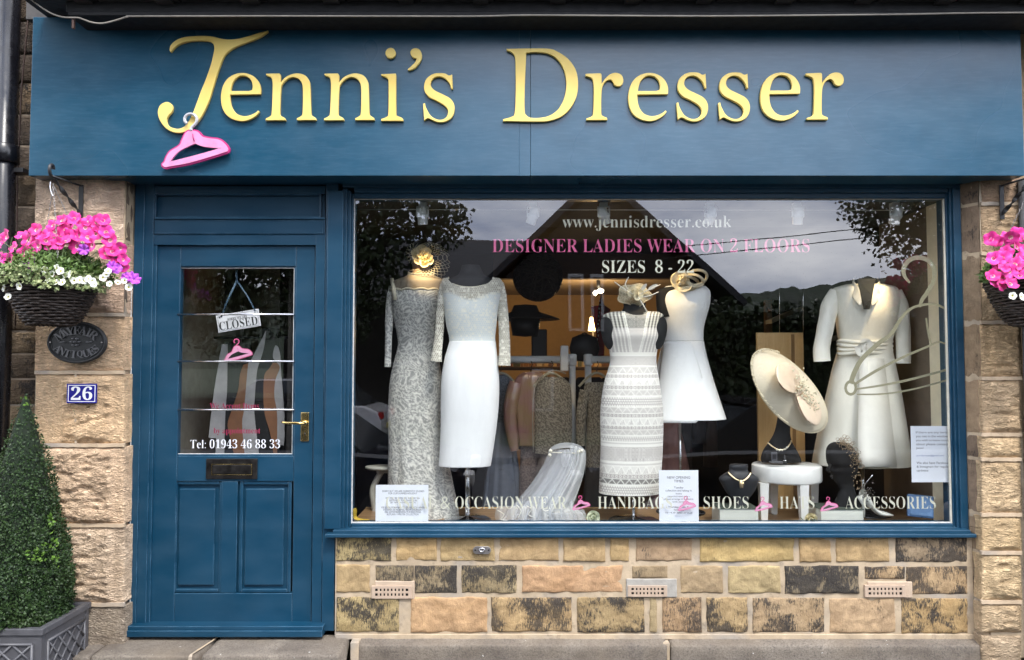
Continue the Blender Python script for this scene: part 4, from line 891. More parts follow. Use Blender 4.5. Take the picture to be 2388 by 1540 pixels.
# --- banded guipure lace (third dress)
BANDS = [(829, 855, 'lat'), (855, 872, 'arch'), (872, 882, 'chain'), (882, 898, 'fan'), (898, 908, 'chain'), (908, 922, 'arch'), (922, 947, 'dots'), (947, 962, 'archi'), (962, 971, 'chain'), (971, 989, 'fan'), (989, 998, 'chain'), (998, 1012, 'arch'), (1012, 1025, 'dots'), (1025, 1034, 'line'), (1034, 1074, 'lat'), (1074, 1081, 'line'), (1081, 1100, 'fan'), (1100, 1110, 'chain'), (1110, 1124, 'archd'), (1124, 1149, 'dots')]
def lace_band(y, x, th, hw):
    back = np.sin(th) > 0; y0 = y[0]; f = np.zeros_like(x); dark = (.46, .42, .395)
    ph = x
    def lat(p, q, s): 
        a = (p + q) / s; b_ = (p - q) / s; fa, fb = np.abs(a - np.round(a)), np.abs(b_ - np.round(b_)); l = np.maximum(1 - fa / .12, 1 - fb / .12)
        ia, ib = a - np.floor(a) - .5, b_ - np.floor(b_) - .5; ring = 1 - np.abs(np.hypot(ia, ib) - .2) / .1; return np.clip(np.maximum(l, ring), 0, 1)
    if y0 < 829:
        cxx = np.abs(x); vw = 26 - (y0 - 745) * .22
        f = np.where(cxx < vw, lat(x, y, 11.0), np.clip(1.25 - np.abs(((cxx - vw) / 8.5) % 1 - .5) * 3.2, 0, 1) * .9 + .12 * (np.sin(y * 1.1) > 0))
        f = np.where(np.abs(cxx - vw) < 1.8, 1, f)
        if y0 > 775: f = np.maximum(f, .25)
        if y0 > 822: f = np.ones_like(x)
        lo = (.12, .11, .10) if y0 < 768 else (.44, .40, .38)
        if y0 < 765: return mixc(f, lo, (.88, .85, .74))
        return mixc(f, lo, (.86, .83, .76))
    for a, b_, kd in BANDS:
        if a <= y0 < b_:
            v = (y0 - a) / (b_ - a); P_ = 20.0; q = (ph / P_) % 1 - .5
            if kd == 'lat': f = lat(x, y, 8.6)
            elif kd == 'chain': f = np.clip(1 - np.abs(np.hypot((ph / 9.) % 1 - .5, (v - .5) * 1.0) - .26) / .12, 0, 1)
            elif kd in ('arch', 'archd'): f = np.clip(1 - np.abs((v - .15) - 1.7 * np.abs(q)) / .2, 0, 1); f = np.maximum(f, .35 if kd == 'arch' else .1)
            elif kd == 'archi': f = np.clip(1 - np.abs((.85 - v) - 1.7 * np.abs(q)) / .2, 0, 1); f = np.maximum(f, .35)
            elif kd == 'fan': f = np.where(v > 2 * np.abs(q), .35 + .5 * (np.sin(np.arctan2(q, v + .05) * 26) > .2), .75); f = np.where(np.abs(v - 2 * np.abs(q)) < .13, 1, f)
            elif kd == 'dots': g = 5.6; rr_ = np.floor(y0 / g); f = np.clip(1.7 - np.hypot((ph / g + .5 * (rr_ % 2)) % 1 - .5, (y0 / g) % 1 - .5) * 3.4, 0, 1)
            elif kd == 'line': f = np.full_like(x, 1.0 if (v < .3 or v > .75) else .45)
            if v < .1 or v > .92: f = np.full_like(x, .95)
            if kd == 'archd': dark = (.16, .15, .14)
            break
    return mixc(f, dark, (.88, .855, .79))

def body(parent, rows, Y, mat, ratio=.58, name='torso'): return loft(name, rows, Y, mat, parent, 40, 40, ratio)
def stand(parent, x, ytop, Y, mat, basemat, br=.15, r=.011, dz=0):
    c = P(x, 1000, Y); tube('stand_pole', [(c.x, Y, FZ + .012), (c.x, Y, Z(ytop, Y))], r, mat, parent, 12)
    lathe('stand_base', [(br, 0), (br, .006), (br * .85, .014), (.02, .022), (.012, .03)], (c.x, Y, FZ + .001), basemat, parent, 36)
MBASEB = simple('black_base', (.02, .02, .022), .25)
# ---- A: long lace gown, nude shoulders
YA = .47
ma = thing('dress_form', 'tan dress form wearing a long grey and ivory lace gown', 'mannequin', (X(970, YA, 1000), YA, FZ))
MNUDE = simple('nude_mesh', (.25, .205, .15), .6, nvar=.06, bscale=200); MTAN = simple('tan_form', (.32, .20, .11), .6)
tan = loft('neck', [(606, 960, 1006, .9), (618, 961, 1004, .9), (632, 962, 1003, .9), (642, 958, 1007, .9), (648, 948, 1017, .8)], YA, MTAN, ma, 32, 20)
loft('chest', [(638, 958, 1007, .9), (646, 945, 1020, .8), (653, 925, 1036, .65), (660, 914, 1042, .6), (675, 914, 1040, .6), (700, 917, 1036, .6), (730, 920, 1030, .6)], YA, MNUDE, ma, 40, 30)
stand(ma, 975, 1150, YA, MCHROME, MBASEB)
ga = loft('gown', [(680, 912, 1040, .64), (700, 913, 1038, .68), (722, 915, 1034, .72), (745, 919, 1030, .68), (775, 925, 1024, .62), (805, 928, 1019, .62), (840, 920, 1024, .66), (880, 911, 1030, .70), (920, 907, 1033, .70), (970, 905, 1033, .7), (1020, 906, 1034, .7), (1060, 906, 1040, .7), (1100, 905, 1050, .7), (1140, 905, 1058, .72), (1180, 904, 1066, .75), (1210, 903, 1070, .78)], YA, MFAB, ma, 190, 330, fold=(9, .07, 900), colf=lace_scroll)
# scalloped top edge and straps
pts = []
for i in range(61):
    a = math.pi + math.pi * i / 60; hw = (X(1040, YA, 680) - X(912, YA, 680)) / 2; cx = (X(1040, YA, 680) + X(912, YA, 680)) / 2
    pts.append((cx + hw * 1.01 * math.cos(a), YA + hw * .65 * math.sin(a), Z(680 - 3.5 * abs(math.sin(i * .33)), YA)))
MIVT = simple('ivory_thread', (.66, .60, .45), .7, bscale=150, bstr=.4); tube('scalloped_edge', pts, .006, MIVT, ga, 8)
for (a, b_) in (((914, 652), (921, 700)), ((1036, 652), (1032, 700))): tube('strap', [P(a[0], a[1], YA - .02), P((a[0] + b_[0]) / 2, 672, YA - .075), P(b_[0], b_[1], YA - .07)], [.012, .012, .014], MFAB if False else MIVT, ga, 8)
sleeve('lace_sleeve', [(916, 668, 9, 0), (912, 700, 11, 0), (908, 740, 9.5, -.01), (906, 790, 8, -.02), (905, 830, 7.5, -.03), (904, 856, 7.5, -.04)], YA, MFAB, ga, lace_scroll, 60, 110)
nk = thing('pearl_choker', 'triple pearl choker with a round clasp on the tan form', 'necklace', P(981, 646, YA - .1))
MPEARL = simple('pearl', (.70, .66, .55), .18, nvar=.03, Coat_Weight=.5)
V, F = [], []
for r_ in range(3):
    for i in range(34):
        a = math.pi * (1.02 + .96 * i / 33) ; cx, hw = X(982, YA, 645), .072 + .002 * r_; c = Vector((cx + hw * math.cos(a), YA + .95 * hw * math.sin(a) - .004, Z(636 + 4.0 * r_ + 7 * math.sin(math.pi * i / 33), YA)))
        b0 = len(V); rad = .0048
        for j in range(1, 4):
            for k in range(7): ph, t_ = math.pi * j / 4, 2 * math.pi * k / 7; V.append(c + Vector((rad * math.sin(ph) * math.cos(t_), rad * math.sin(ph) * math.sin(t_), rad * math.cos(ph))))
        for j in range(2):
            for k in range(7): F.append((b0 + j * 7 + k, b0 + j * 7 + (k + 1) % 7, b0 + (j + 1) * 7 + (k + 1) % 7, b0 + (j + 1) * 7 + k))
        F.append(tuple(b0 + k for k in range(7))); F.append(tuple(b0 + 14 + k for k in range(7)))
mesh('pearls', V, F, MPEARL, nk, True)['kind'] = 'stuff'
c = P(979, 647, YA - .082); lathe('clasp', [(0, -.006), (.014, -.006), (.021, -.002), (.022, .003), (0, .004)], (0, 0, 0), MPEARL, nk, 24).matrix_world = Matrix.Translation(c) @ Matrix.Rotation(R(90), 4, 'X')
# ---- fascinators and hats
def petals(parent, c, n, r, mat, seed, flat=.5, name='petal', curl=.3, rings=3, yw=.7):
    rr = random.Random(seed)
    for k in range(n):
        ring = k % rings; a0 = 2 * math.pi * k / n * rings + ring + rr.uniform(-.2, .2); rad = r * (.45 + .55 * (ring + 1) / rings); V, F = [], []; N, M_ = 7, 5
        el = (.25 + .5 * (rings - 1 - ring) / max(1, rings - 1)) * math.pi / 2
        for i in range(M_ + 1):
            t = i / M_
            for j in range(N + 1):
                s = (j / N - .5) * 2; wid = .62 * rad * math.sin(math.pi * (.12 + .80 * t)) ** .8; d = rad * t
                lx = d * math.cos(el * t + 0.1); up = d * math.sin(el * t) + curl * rad * t * s * s * .5 + .05 * rad * math.sin(5 * s + k)
                q = Vector((lx * math.cos(a0) - wid * s * math.sin(a0), 0, lx * math.sin(a0) + wid * s * math.cos(a0))); V.append(c + Vector((q.x, -up * yw - .002 * k / n, q.z * 1.0)))
        for i in range(M_):
            for j in range(N): F.append((i * (N + 1) + j, i * (N + 1) + j + 1, (i + 1) * (N + 1) + j + 1, (i + 1) * (N + 1) + j))
        mesh(name, V, F, mat, parent, True)
def net(parent, c, pts, mat, r=.0011, name='netting'):
    V, F = [], []
    for p in pts: tubegeo(p, r, 4, False, V, F, False)
    return mesh(name, V, F, mat, parent, True)
MCRF = simple('cream_flower_silk', (.86, .76, .50), .6, nvar=.06); MCRN = simple('cream_net', (.66, .60, .44), .6)
f1 = thing('fascinator', 'cream flower fascinator with veil netting on the lace gown form', 'fascinator', P(985, 600, YA))
for k_, (fx_, fy_, fr_) in enumerate(((980, 600, .052), (995, 596, .048), (986, 588, .045), (973, 594, .040), (1000, 606, .038), (990, 612, .036))): petals(f1, P(fx_, fy_, YA - .05 - .008 * (k_ % 3)), 9, fr_, MCRF, 30 + k_, yw=.9, curl=.55, rings=2)
nets = []; cN = P(990, 600, YA - .03)
for a in range(22):
    for s_ in (1, -1):
        L = []
        for t in range(15):
            u = t / 14; ang = -1.9 + (a / 21 + s_ * u * .14) * 4.2; rad = (.05 + .075 * u ** .8) * (1 + .30 * math.cos(ang + .7)) ; q = cN + Vector((rad * math.cos(ang) * .95, -.06 * math.sin(u * 3.1) , rad * math.sin(ang) * .80 + .0))
            q.z += -.02 if ang < 0 else .0; L.append(q)
        nets.append(L)
net(f1, cN, nets, MCRN)
nets = []
for a in range(12):
    for s_ in (1, -1): nets.append([P(966 + 20 * math.cos((a / 11 + s_ * u * .12) * 5) * u, 592 + 26 * math.sin((a / 11 + s_ * u * .12) * 5) * u, YA - .05 + .03 * u) for u in [.3 + .7 * t / 8 for t in range(9)]])
net(f1, cN, nets, MCRN)
# ---- B: beaded bodice and white pencil skirt
YB = .30
mb = thing('dress_form', 'black dress form in a beaded lace bodice and plain white pencil skirt', 'mannequin', (X(1098, YB, 1000), YB, FZ))
MFORM = simple('black_jersey_form', (.006, .0065, .008), .8, bscale=200)
loft('torso', [(620, 1077, 1119, .9), (632, 1074, 1124, .9), (643, 1066, 1132, .8), (652, 1045, 1152, .6), (660, 1036, 1166, .55), (690, 1040, 1164, .55), (720, 1042, 1158, .55)], YB, MFORM, mb, 40, 30)
stand(mb, 1091, 1080, YB, MACRYL, MCHROME, .13, .014)
def neckline(o, Y, x0, x1, ytop, depth, yb=None):
    """scoop the top rows of a bodice: vertices above the curve drop to it"""
    for v in o.data.vertices:
        if v.co.y < Y + .5:
            xc = (X(x0, Y, ytop) + X(x1, Y, ytop)) / 2; hw = (X(x1, Y, ytop) - X(x0, Y, ytop)) / 2; t = (v.co.x - xc) / hw
            if abs(t) < 1:
                f = 1 if v.co.y < Y else .35; zl = Z(ytop + depth * f * math.sqrt(max(0, 1 - t * t)), Y)
                if v.co.z > zl: v.co.z = zl
bb = loft('bodice', [(650, 1034, 1166, .5), (658, 1029, 1172, .62), (672, 1030, 1172, .68), (700, 1034, 1166, .72), (730, 1037, 1161, .74), (760, 1041, 1158, .68), (785, 1047, 1155, .64), (800, 1048, 1156, .64)], YB, MFAB, mb, 300, 220, colf=bodice_b, cap=False)
neckline(bb, YB, 1046, 1150, 648, 27)
hw = (X(1150, YB, 650) - X(1046, YB, 650)) / 2; cx = (X(1150, YB, 650) + X(1046, YB, 650)) / 2
tube('neck_trim', [(cx + hw * math.cos(a), YB + .10 * math.sin(a) * 1.0 - .0, Z(648 + 27 * (max(0, -math.sin(a)) if True else 0) ** 1.0, YB) + .001) for a in [math.pi + math.pi * i / 24 for i in range(25)]], .0045, MIVT, bb, 8)
sleeve('beaded_sleeve', [(1163, 662, 12, 0), (1169, 690, 12, 0), (1173, 730, 12, -.01), (1176, 780, 12.5, -.02), (1177, 820, 13, -.03), (1176, 853, 14.5, -.04)], YB, MFAB, bb, beadc, 90, 150)
sleeve('beaded_sleeve', [(1037, 662, 10, 0), (1031, 690, 10, 0), (1027, 730, 10, -.01), (1024, 780, 10, -.02), (1020, 815, 11, -.03), (1017, 843, 13, -.04)], YB, MFAB, bb, beadc, 90, 150)
MSKW = simple('white_wool_crepe', (.86, .86, .86), .6, nvar=.03, bscale=6, bstr=.45, bdist=.012, stretch=(1, 1, .3), Sheen_Weight=.2)
loft('pencil_skirt', [(797, 1048, 1156, .65), (815, 1043, 1158, .66), (840, 1036, 1161, .70), (880, 1030, 1164, .74), (930, 1028, 1164, .74), (990, 1028, 1159, .72), (1040, 1026, 1152, .70), (1086, 1023, 1145, .68)], YB, MSKW, mb, 72, 80, fold=(3, .02, 950))
# ---- C: banded lace dress
YC = .28
mc = thing('dress_form', 'black dress form in a white sleeveless dress of banded lace', 'mannequin', (X(1475, YC, 1000), YC, FZ))
loft('torso', [(708, 1454, 1506, .9), (718, 1454, 1505, .9), (728, 1446, 1512, .8), (735, 1420, 1538, .6), (745, 1402, 1552, .5), (770, 1401, 1555, .5), (800, 1408, 1548, .5), (815, 1418, 1538, .5)], YC, MFORM, mc, 48, 40)
stand(mc, 1476, 1140, YC, MCHROME, MCHROME, .14, .009)
lc = loft('lace_dress', [(728, 1425, 1536, .5), (735, 1408, 1546, .58), (745, 1409, 1544, .66), (765, 1412, 1541, .70), (785, 1414, 1540, .74), (805, 1418, 1535, .70), (825, 1422, 1531, .66), (840, 1423, 1530, .66), (860, 1419, 1532, .68), (889, 1410, 1537, .72), (930, 1403, 1543, .74), (971, 1400, 1546, .74), (1039, 1401, 1545, .72), (1094, 1399, 1542, .7), (1149, 1397, 1538, .7)], YC, MFAB, mc, 300, 560, colf=lace_band, cap=False)
neckline(lc, YC, 1452, 1508, 724, 14)
def scallop(parent, a, b_, Y, n, mat, r=.004, name='picot_edge'):
    V, F = [], []; 
    for i in range(n + 1):
        t = i / n; p = tuple(a[k] + (b_[k] - a[k]) * t for k in range(2)); c = P(p[0], p[1] + a[2] * math.sin(math.pi * t), Y)
        tubegeo([c + Vector((0, .003, 0)), c - Vector((0, .003, 0))], r, 6, False, V, F)
    return mesh(name, V, F, mat, parent, True)
MLTH = simple('white_lace_thread', (.78, .75, .66), .7)
scallop(lc, (1409, 742, 4), (1419, 803, 0), YC - .02, 16, MLTH); scallop(lc, (1545, 742, 4), (1536, 803, 0), YC - .02, 16, MLTH); scallop(lc, (1450, 727, 11), (1510, 727, 0), YC - .075, 15, MLTH)
scallop(lc, (1399, 1149, 3), (1536, 1149, 0), YC - .10, 34, MLTH, .0032)
# ---- D: plain white dress with wrapped skirt
YD2 = .52
md = thing('dress_form', 'black dress form in a plain white sleeveless dress with a wrapped flared skirt', 'mannequin', (X(1600, YD2, 900), YD2, FZ))
loft('torso', [(655, 1568, 1624, .9), (668, 1562, 1630, .8), (676, 1535, 1645, .55), (700, 1530, 1640, .5), (740, 1534, 1640, .5)], YD2, MFORM, md, 40, 30)
tube('stand_pole', [(X(1586, YD2, 1050), YD2, FZ + .01), (X(1586, YD2, 1050), YD2, Z(960, YD2))], .008, MCHROME, md, 12); lathe('stand_base', [(.14, 0), (.14, .006), (.02, .02)], (X(1586, YD2, 1050), YD2, FZ + .001), MBASEB, md, 36)
MWS = simple('white_scuba', (.86, .86, .85), .5, nvar=.03, bscale=6, bstr=.4, bdist=.012, stretch=(1, 1, .4), Sheen_Weight=.15)
dd = loft('dress_top', [(668, 1552, 1645, .45), (680, 1542, 1655, .6), (700, 1540, 1656, .68), (720, 1544, 1652, .74), (745, 1548, 1645, .70), (770, 1549, 1640, .64), (796, 1548, 1640, .62)], YD2, MWS, md, 72, 50)
loft('dress_skirt', [(796.5, 1547, 1641, .63), (820, 1540, 1645, .68), (860, 1530, 1655, .74), (900, 1520, 1667, .78), (940, 1512, 1680, .80), (976, 1504, 1692, .82)], YD2, MWS, md, 96, 50, fold=(5, .05, 850))
# wrapped front panel with its rounded corner
V, F = [], []; n1, n2 = 24, 20
for i in range(n1 + 1):
    t = i / n1; y = 797 + t * 190; xl = 1547 - 22 * t; xr = 1610 + 38 * math.sin(min(1, t * 1.15) * math.pi / 2) if t < .8 else 1610 + 38 * math.cos((t - .8) / .2 * 1.25)
    for j in range(n2 + 1):
        s = j / n2; x = xl + (xr - xl) * s; rx = (x - 1596) / (48 + 42 * t); rx = max(-.98, min(.98, rx)); V.append(P(x, y, YD2 - (.085 + .09 * t) * math.sqrt(1 - rx * rx) - .016))
for i in range(n1):
    for j in range(n2): F.append((i * (n2 + 1) + j, i * (n2 + 1) + j + 1, (i + 1) * (n2 + 1) + j + 1, (i + 1) * (n2 + 1) + j))
o = mesh('wrap_panel', V, F, MWS, md, True); mo = o.modifiers.new('s', 'SOLIDIFY'); mo.thickness = .004
# ---- E: ivory dress coat
YE = .48
me_ = thing('dress_form', 'black dress form in an ivory stand-collar dress coat with a flower at the waist', 'mannequin', (X(2010, YE, 1000), YE, FZ))
MIVC = simple('ivory_silk', (.88, .85, .75), .38, nvar=.04, bscale=16, bstr=.5, bdist=.006, stretch=(1, 1, .3), Sheen_Weight=.1); MIVI = simple('ivory_lining', (.84, .81, .73), .5, nvar=.03, bscale=60, bstr=.2)
loft('torso', [(640, 1996, 2042, .9), (655, 1994, 2044, .9), (668, 1984, 2056, .7), (690, 1970, 2066, .55), (740, 1965, 2060, .4)], YE, MFELT, me_, 40, 30)
stand(me_, 2010, 1080, YE, MCHROME, MBASEB)
ce = loft('coat_body', [(664, 1972, 2066, .50), (671, 1948, 2086, .58), (680, 1942, 2092, .62), (705, 1946, 2094, .68), (735, 1950, 2090, .72), (770, 1954, 2084, .66), (800, 1957, 2078, .62), (825, 1953, 2080, .64), (860, 1944, 2086, .70), (920, 1931, 2097, .74), (990, 1916, 2107, .76), (1050, 1905, 2114, .77), (1082, 1900, 2118, .78)], YE, MIVC, me_, 110, 120, fold=(6, .05, 850), cap=False)
# open neck: V slit shows the black form
for v in ce.data.vertices:
    if v.co.y < YE:
        y0, y1 = Z(655, YE), Z(728, YE)
        if v.co.z > y1:
            t = (v.co.z - y1) / (y0 - y1); hwv = .004 + .030 * t; xc = X(2019, YE, 700); dx = v.co.x - xc
            if abs(dx) < hwv: v.co.x = xc + (hwv if dx > 0 else -hwv)
sl_ = []
V = [P(1998, 650, YE - .10), P(2042, 650, YE - .10), P(2035, 690, YE - .145), P(2028, 722, YE - .158), P(2014, 722, YE - .158), P(2007, 690, YE - .145)]; mesh('neck_slit', V, [(5, 4, 3, 2, 1, 0)], MFELT, ce)
def sheet(name, rows, mat, parent, thick=.003, sub=4):
    """rows: list of rows of 3D points"""
    n = len(rows[0]); V = [p for r in rows for p in r]; F = []
    for i in range(len(rows) - 1):
        for j in range(n - 1): F.append((i * n + j, i * n + j + 1, (i + 1) * n + j + 1, (i + 1) * n + j))
    o = mesh(name, V, F, mat, parent, True)
    if thick: m_ = o.modifiers.new('s', 'SOLIDIFY'); m_.thickness = thick; m_.offset = 0
    if sub: m_ = o.modifiers.new('u', 'SUBSURF'); m_.levels = m_.render_levels = 2
    return o
# stand collar: two leaves
sheet('collar', [[P(2004, 640, YE + .05), P(1988, 646, YE - .02), P(1990, 656, YE - .08), P(2004, 668, YE - .13)], [P(2000, 660, YE + .05), P(1984, 664, YE - .03), P(1988, 676, YE - .10), P(2008, 692, YE - .15)], [P(1998, 672, YE + .04), P(1978, 680, YE - .05), P(1990, 698, YE - .13), P(2013, 724, YE - .165)]], MIVC, ce)
sheet('collar', [[P(2036, 642, YE + .05), P(2052, 650, YE - .02), P(2050, 658, YE - .08), P(2037, 668, YE - .13)], [P(2042, 660, YE + .05), P(2058, 666, YE - .03), P(2052, 678, YE - .10), P(2034, 692, YE - .15)], [P(2044, 672, YE + .04), P(2064, 682, YE - .05), P(2050, 700, YE - .13), P(2028, 724, YE - .165)]], MIVC, ce)
for side, pts in ((0, [(1953, 684, 20, 0), (1938, 710, 21, .0), (1929, 745, 19.5, -.02), (1921, 785, 18.5, -.04), (1916, 815, 19, -.05), (1917, 843, 19.5, -.06)]), (1, [(2084, 684, 20, 0), (2097, 712, 20, 0), (2103, 750, 18.5, -.02), (2106, 790, 17, -.03), (2107, 820, 16.5, -.04), (2107, 848, 16.5, -.05)])):
    sleeve('coat_sleeve', pts, YE, MIVC, ce, n=32, nr=30)
# sash, flower, centre fold
bm = []
for k in range(4):
    y = 797 + k * 9; tube('sash_pleat', [P(2017 + 62.5 * math.cos(a), y + 2 * math.sin(a * 3 + k), YE + (.095 - .0) * math.sin(a) - .012) for a in [math.pi + math.pi * i / 20 for i in range(21)]], .0105, MIVC, ce, 8)
fe = thing('silk_flower', 'pale silk flower pinned at the waist of the ivory coat', 'flower', P(2014, 812, YE - .12)); petals(fe, P(2014, 812, YE - .135), 18, .062, MIVI, 9, yw=.35, curl=.15)
sheet('coat_flap', [[P(x, y, YE - .115 - .00058 * (y - 820) - dy) for x, dy in ((2004 - (y - 840) * .02, 0), (2022, .016), (2040 + (y - 840) * .02, .010), (2062 + (y - 840) * .12, -.012))] for y in (836, 860, 900, 940, 980, 1010, 1040, 1065, 1089)], MIVI, ce, .004, 0)
tube('fold_edge', [P(2023 + (y - 840) * .105, y, YE - .145 - .0005 * (y - 840)) for y in (842, 900, 970, 1030, 1089)], .0028, MIVC, ce, 6)
pil = 0
# ---------------------------------------------------------------- hats
MHAT = simple('cream_straw', (.72, .63, .45), .6, nscale=60, bscale=160, bstr=.3); MSINA = sheer('sinamay_straw', (.78, .70, .54), .93); MRIB = simple('blush_ribbon', (.74, .59, .45), .45, nvar=.04)
# twisted cream hat on D
h1 = thing('straw_headpiece', 'cream twisted straw headpiece with big loops on the plain white dress form', 'headpiece', P(1602, 652, YD2))
for i, (cx_, cy_, rx, ry, ph) in enumerate(((1622, 648, 27, 17, -.25), (1618, 655, 22, 14, .2), (1598, 657, 30, 13, .15), (1586, 655, 20, 17, .5))):
    L = []
    for k in range(26):
        a = 2 * math.pi * k / 26; x_, y_ = rx * math.cos(a), ry * math.sin(a); c_, s_ = math.cos(ph), math.sin(ph); L.append(P(cx_ + x_ * c_ - y_ * s_, cy_ + x_ * s_ + y_ * c_, YD2 - .10 + .03 * math.sin(2 * a + i)))
    tube('straw_loop', L, .0085, MHAT, h1, 8, True)
petals(h1, P(1590, 657, YD2 - .12), 9, .07, MHAT, 21, rings=2); lathe('crown', [(0, .0), (.05, -.004), (.075, -.022), (.065, -.05), (.03, -.07), (0, -.075)], P(1597, 660, YD2 - .05), MHAT, h1, 24, sy=.7)
# round cream fascinator with quills on C
h2_ = thing('feather_fascinator', 'round cream fascinator with quills on the banded lace dress form', 'fascinator', P(1478, 690, YC))
MNETC = sheer('cream_sinamay', (.70, .64, .46), .62, 60)
V, F = [], []; N1, N2 = 8, 40
for i in range(N1 + 1):
    for j in range(N2):
        a = 2 * math.pi * j / N2; r_ = 1 + .10 * math.sin(5 * a + 1) * i / N1; rad = i / N1; V.append(P(1479 + 38 * rad * r_ * math.cos(a), 688 + 25 * rad * r_ * math.sin(a), YC - .10 + .05 * rad ** 2 + .012 * rad * math.sin(5 * a)))
for i in range(N1):
    for j in range(N2): F.append((i * N2 + j, i * N2 + (j + 1) % N2, (i + 1) * N2 + (j + 1) % N2, (i + 1) * N2 + j))
mesh('brim', V, F, MNETC, h2_, True); tube('brim_edge', [V[N1 * N2 + j] for j in range(N2)], .0035, MHAT, h2_, 6, True)
petals(h2_, P(1481, 684, YC - .115), 8, .05, simple('cream_tulle_petal', (.72, .64, .44), .7), 5, rings=2)
for a, b_, c in (((1478, 688), (1452, 672), (1432, 657)), ((1470, 680), (1458, 665), (1466, 646)), ((1490, 688), (1515, 675), (1540, 664)), ((1492, 694), (1515, 690), (1536, 681)), ((1486, 690), (1502, 715), (1509, 728))): tube('quill', smooth_open([P(*a, YC - .12), P(*b_, YC - .13), P(*c, YC - .12)], 5), [.003] * 10 + [.0012], MLTH, h2_, 6)
for (cx_, cy_, an) in ((1522, 670, -.5), (1500, 672, -.9)):
    V = []; 
    for k in range(14): a = 2 * math.pi * k / 14; x_, y_ = 13 * math.cos(a), 4.5 * math.sin(a); V.append(P(cx_ + x_ * math.cos(an) - y_ * math.sin(an), cy_ + x_ * math.sin(an) + y_ * math.cos(an), YC - .115 - .01 * math.cos(a)))
    mesh('feather', V, [tuple(range(14))], MLTH, h2_)
# big brimmed hat on velvet bust
YH = .34
h3 = thing('wide_brimmed_hat', 'wide cream straw hat tilted steeply with a blush ribbon bow and lace', 'hat', P(1838, 912, YH))
cH = P(1838, 912, YH - .02); ax = Vector((math.cos(R(-48)), 0, math.sin(R(-48)))); bx = Vector((-math.sin(R(-48)), 0, math.cos(R(-48)))); dn = Vector((0, -1, 0))
def hp_(u, v, w_): return cH + ax * u + bx * v + dn * w_
V, F = [], []; N1, N2 = 16, 72
for i in range(N1 + 1):
    r_ = i / N1
    for j in range(N2):
        a = 2 * math.pi * j / N2; V.append(hp_(.280 * r_ * math.cos(a), .148 * r_ * math.sin(a), .055 * math.cos(min(1, r_ * 1.0) * 1.57) + .02 * r_ * r_ * math.sin(2 * a + .6) + .05 * r_ * math.sin(a) * -1))
for i in range(N1):
    for j in range(N2): F.append((i * N2 + j, i * N2 + (j + 1) % N2, (i + 1) * N2 + (j + 1) % N2, (i + 1) * N2 + j))
o = mesh('brim', V, F, MSINA, h3, True); m_ = o.modifiers.new('s', 'SOLIDIFY'); m_.thickness = .003
tube('brim_wire', [V[N1 * N2 + j] for j in range(N2)], .0045, MHAT, h3, 6, True)
def bow(kx, ky, dirx, diry, ln, wd, hgt, tiltw, seed):
    d = Vector((dirx, diry, 0)).normalized(); n_ = Vector((-d.y, d.x, 0)); rows = []
    for i in range(25):
        t = i / 24; f = .5 - .5 * math.cos(2 * math.pi * t); row = []
        hgt_ = .045 + hgt * (f ** .5) * (.55 + .5 * math.cos(math.pi * t)) + .02 * f
        for q in (-1, -.7, -.35, 0, .35, .7, 1):
            ww = wd * (.30 + .70 * math.sin(math.pi * (.06 + .64 * f))); s_ = ln * f - .05 * q * q * f; row.append(hp_(kx + d.x * s_ + n_.x * q * ww, ky + d.y * s_ + n_.y * q * ww, hgt_ + tiltw * q * ww + .005 * math.sin(q * 5 + seed + t * 3)))
        rows.append(row)
    sheet('bow_loop', rows, MRIB, h3, .003)
bow(.012, .038, -1, -.12, .185, .078, .085, .8, 0); bow(.012, .034, 1, -.30, .215, .064, .075, -.7, 2)
rows = [[hp_(.015 + .022 * a_ , .03 + .04 * q, .085 + .02 * math.cos(q * 1.5) + .006 * math.sin(a_ * 3)) for a_ in (-.6, 0, .7)] for q in (-1, -.4, .2, .8)]; sheet('bow_knot', rows, MRIB, h3, .003)
lathe('crown', [(0, .03), (.05, .028), (.075, .010), (.085, -.02), (.088, -.04)], (0, 0, 0), MHAT, h3, 36).matrix_world = Matrix.Translation(hp_(-.02, .0, .02)) @ Matrix.Rotation(R(90), 4, 'X')
rr = random.Random(2); V, F = [], []
for k in range(170):
    u, v = rr.gauss(.05, .05), rr.gauss(.035, .022); q = hp_(u, v - (u - .06) * .25, .085 + rr.uniform(0, .03)); r_ = rr.uniform(.003, .0075); b0 = len(V)
    for j in range(6): a = j * math.pi / 3; V.append(q + Vector((r_ * math.cos(a), -.003 * (j % 2), r_ * math.sin(a))))
    F.append(tuple(b0 + j for j in range(6)))
mesh('lace_spray', V, F, simple('lace_spray_cream', (.66, .60, .44), .7), h3)['kind'] = 'stuff'
V, F = [], []
for k in range(90):
    a = rr.uniform(2.3, 5.1); q = hp_(.282 * math.cos(a), .150 * math.sin(a), .02 + .05 * math.sin(a) * -1 + rr.uniform(0, .01)); r_ = rr.uniform(.003, .007); b0 = len(V)
    for j in range(6): t = j * math.pi / 3; V.append(q + Vector((r_ * math.cos(t), -.003 * (j % 2), r_ * math.sin(t))))
    F.append(tuple(b0 + j for j in range(6)))
mesh('lace_edging', V, F, MHAT, h3)['kind'] = 'stuff'
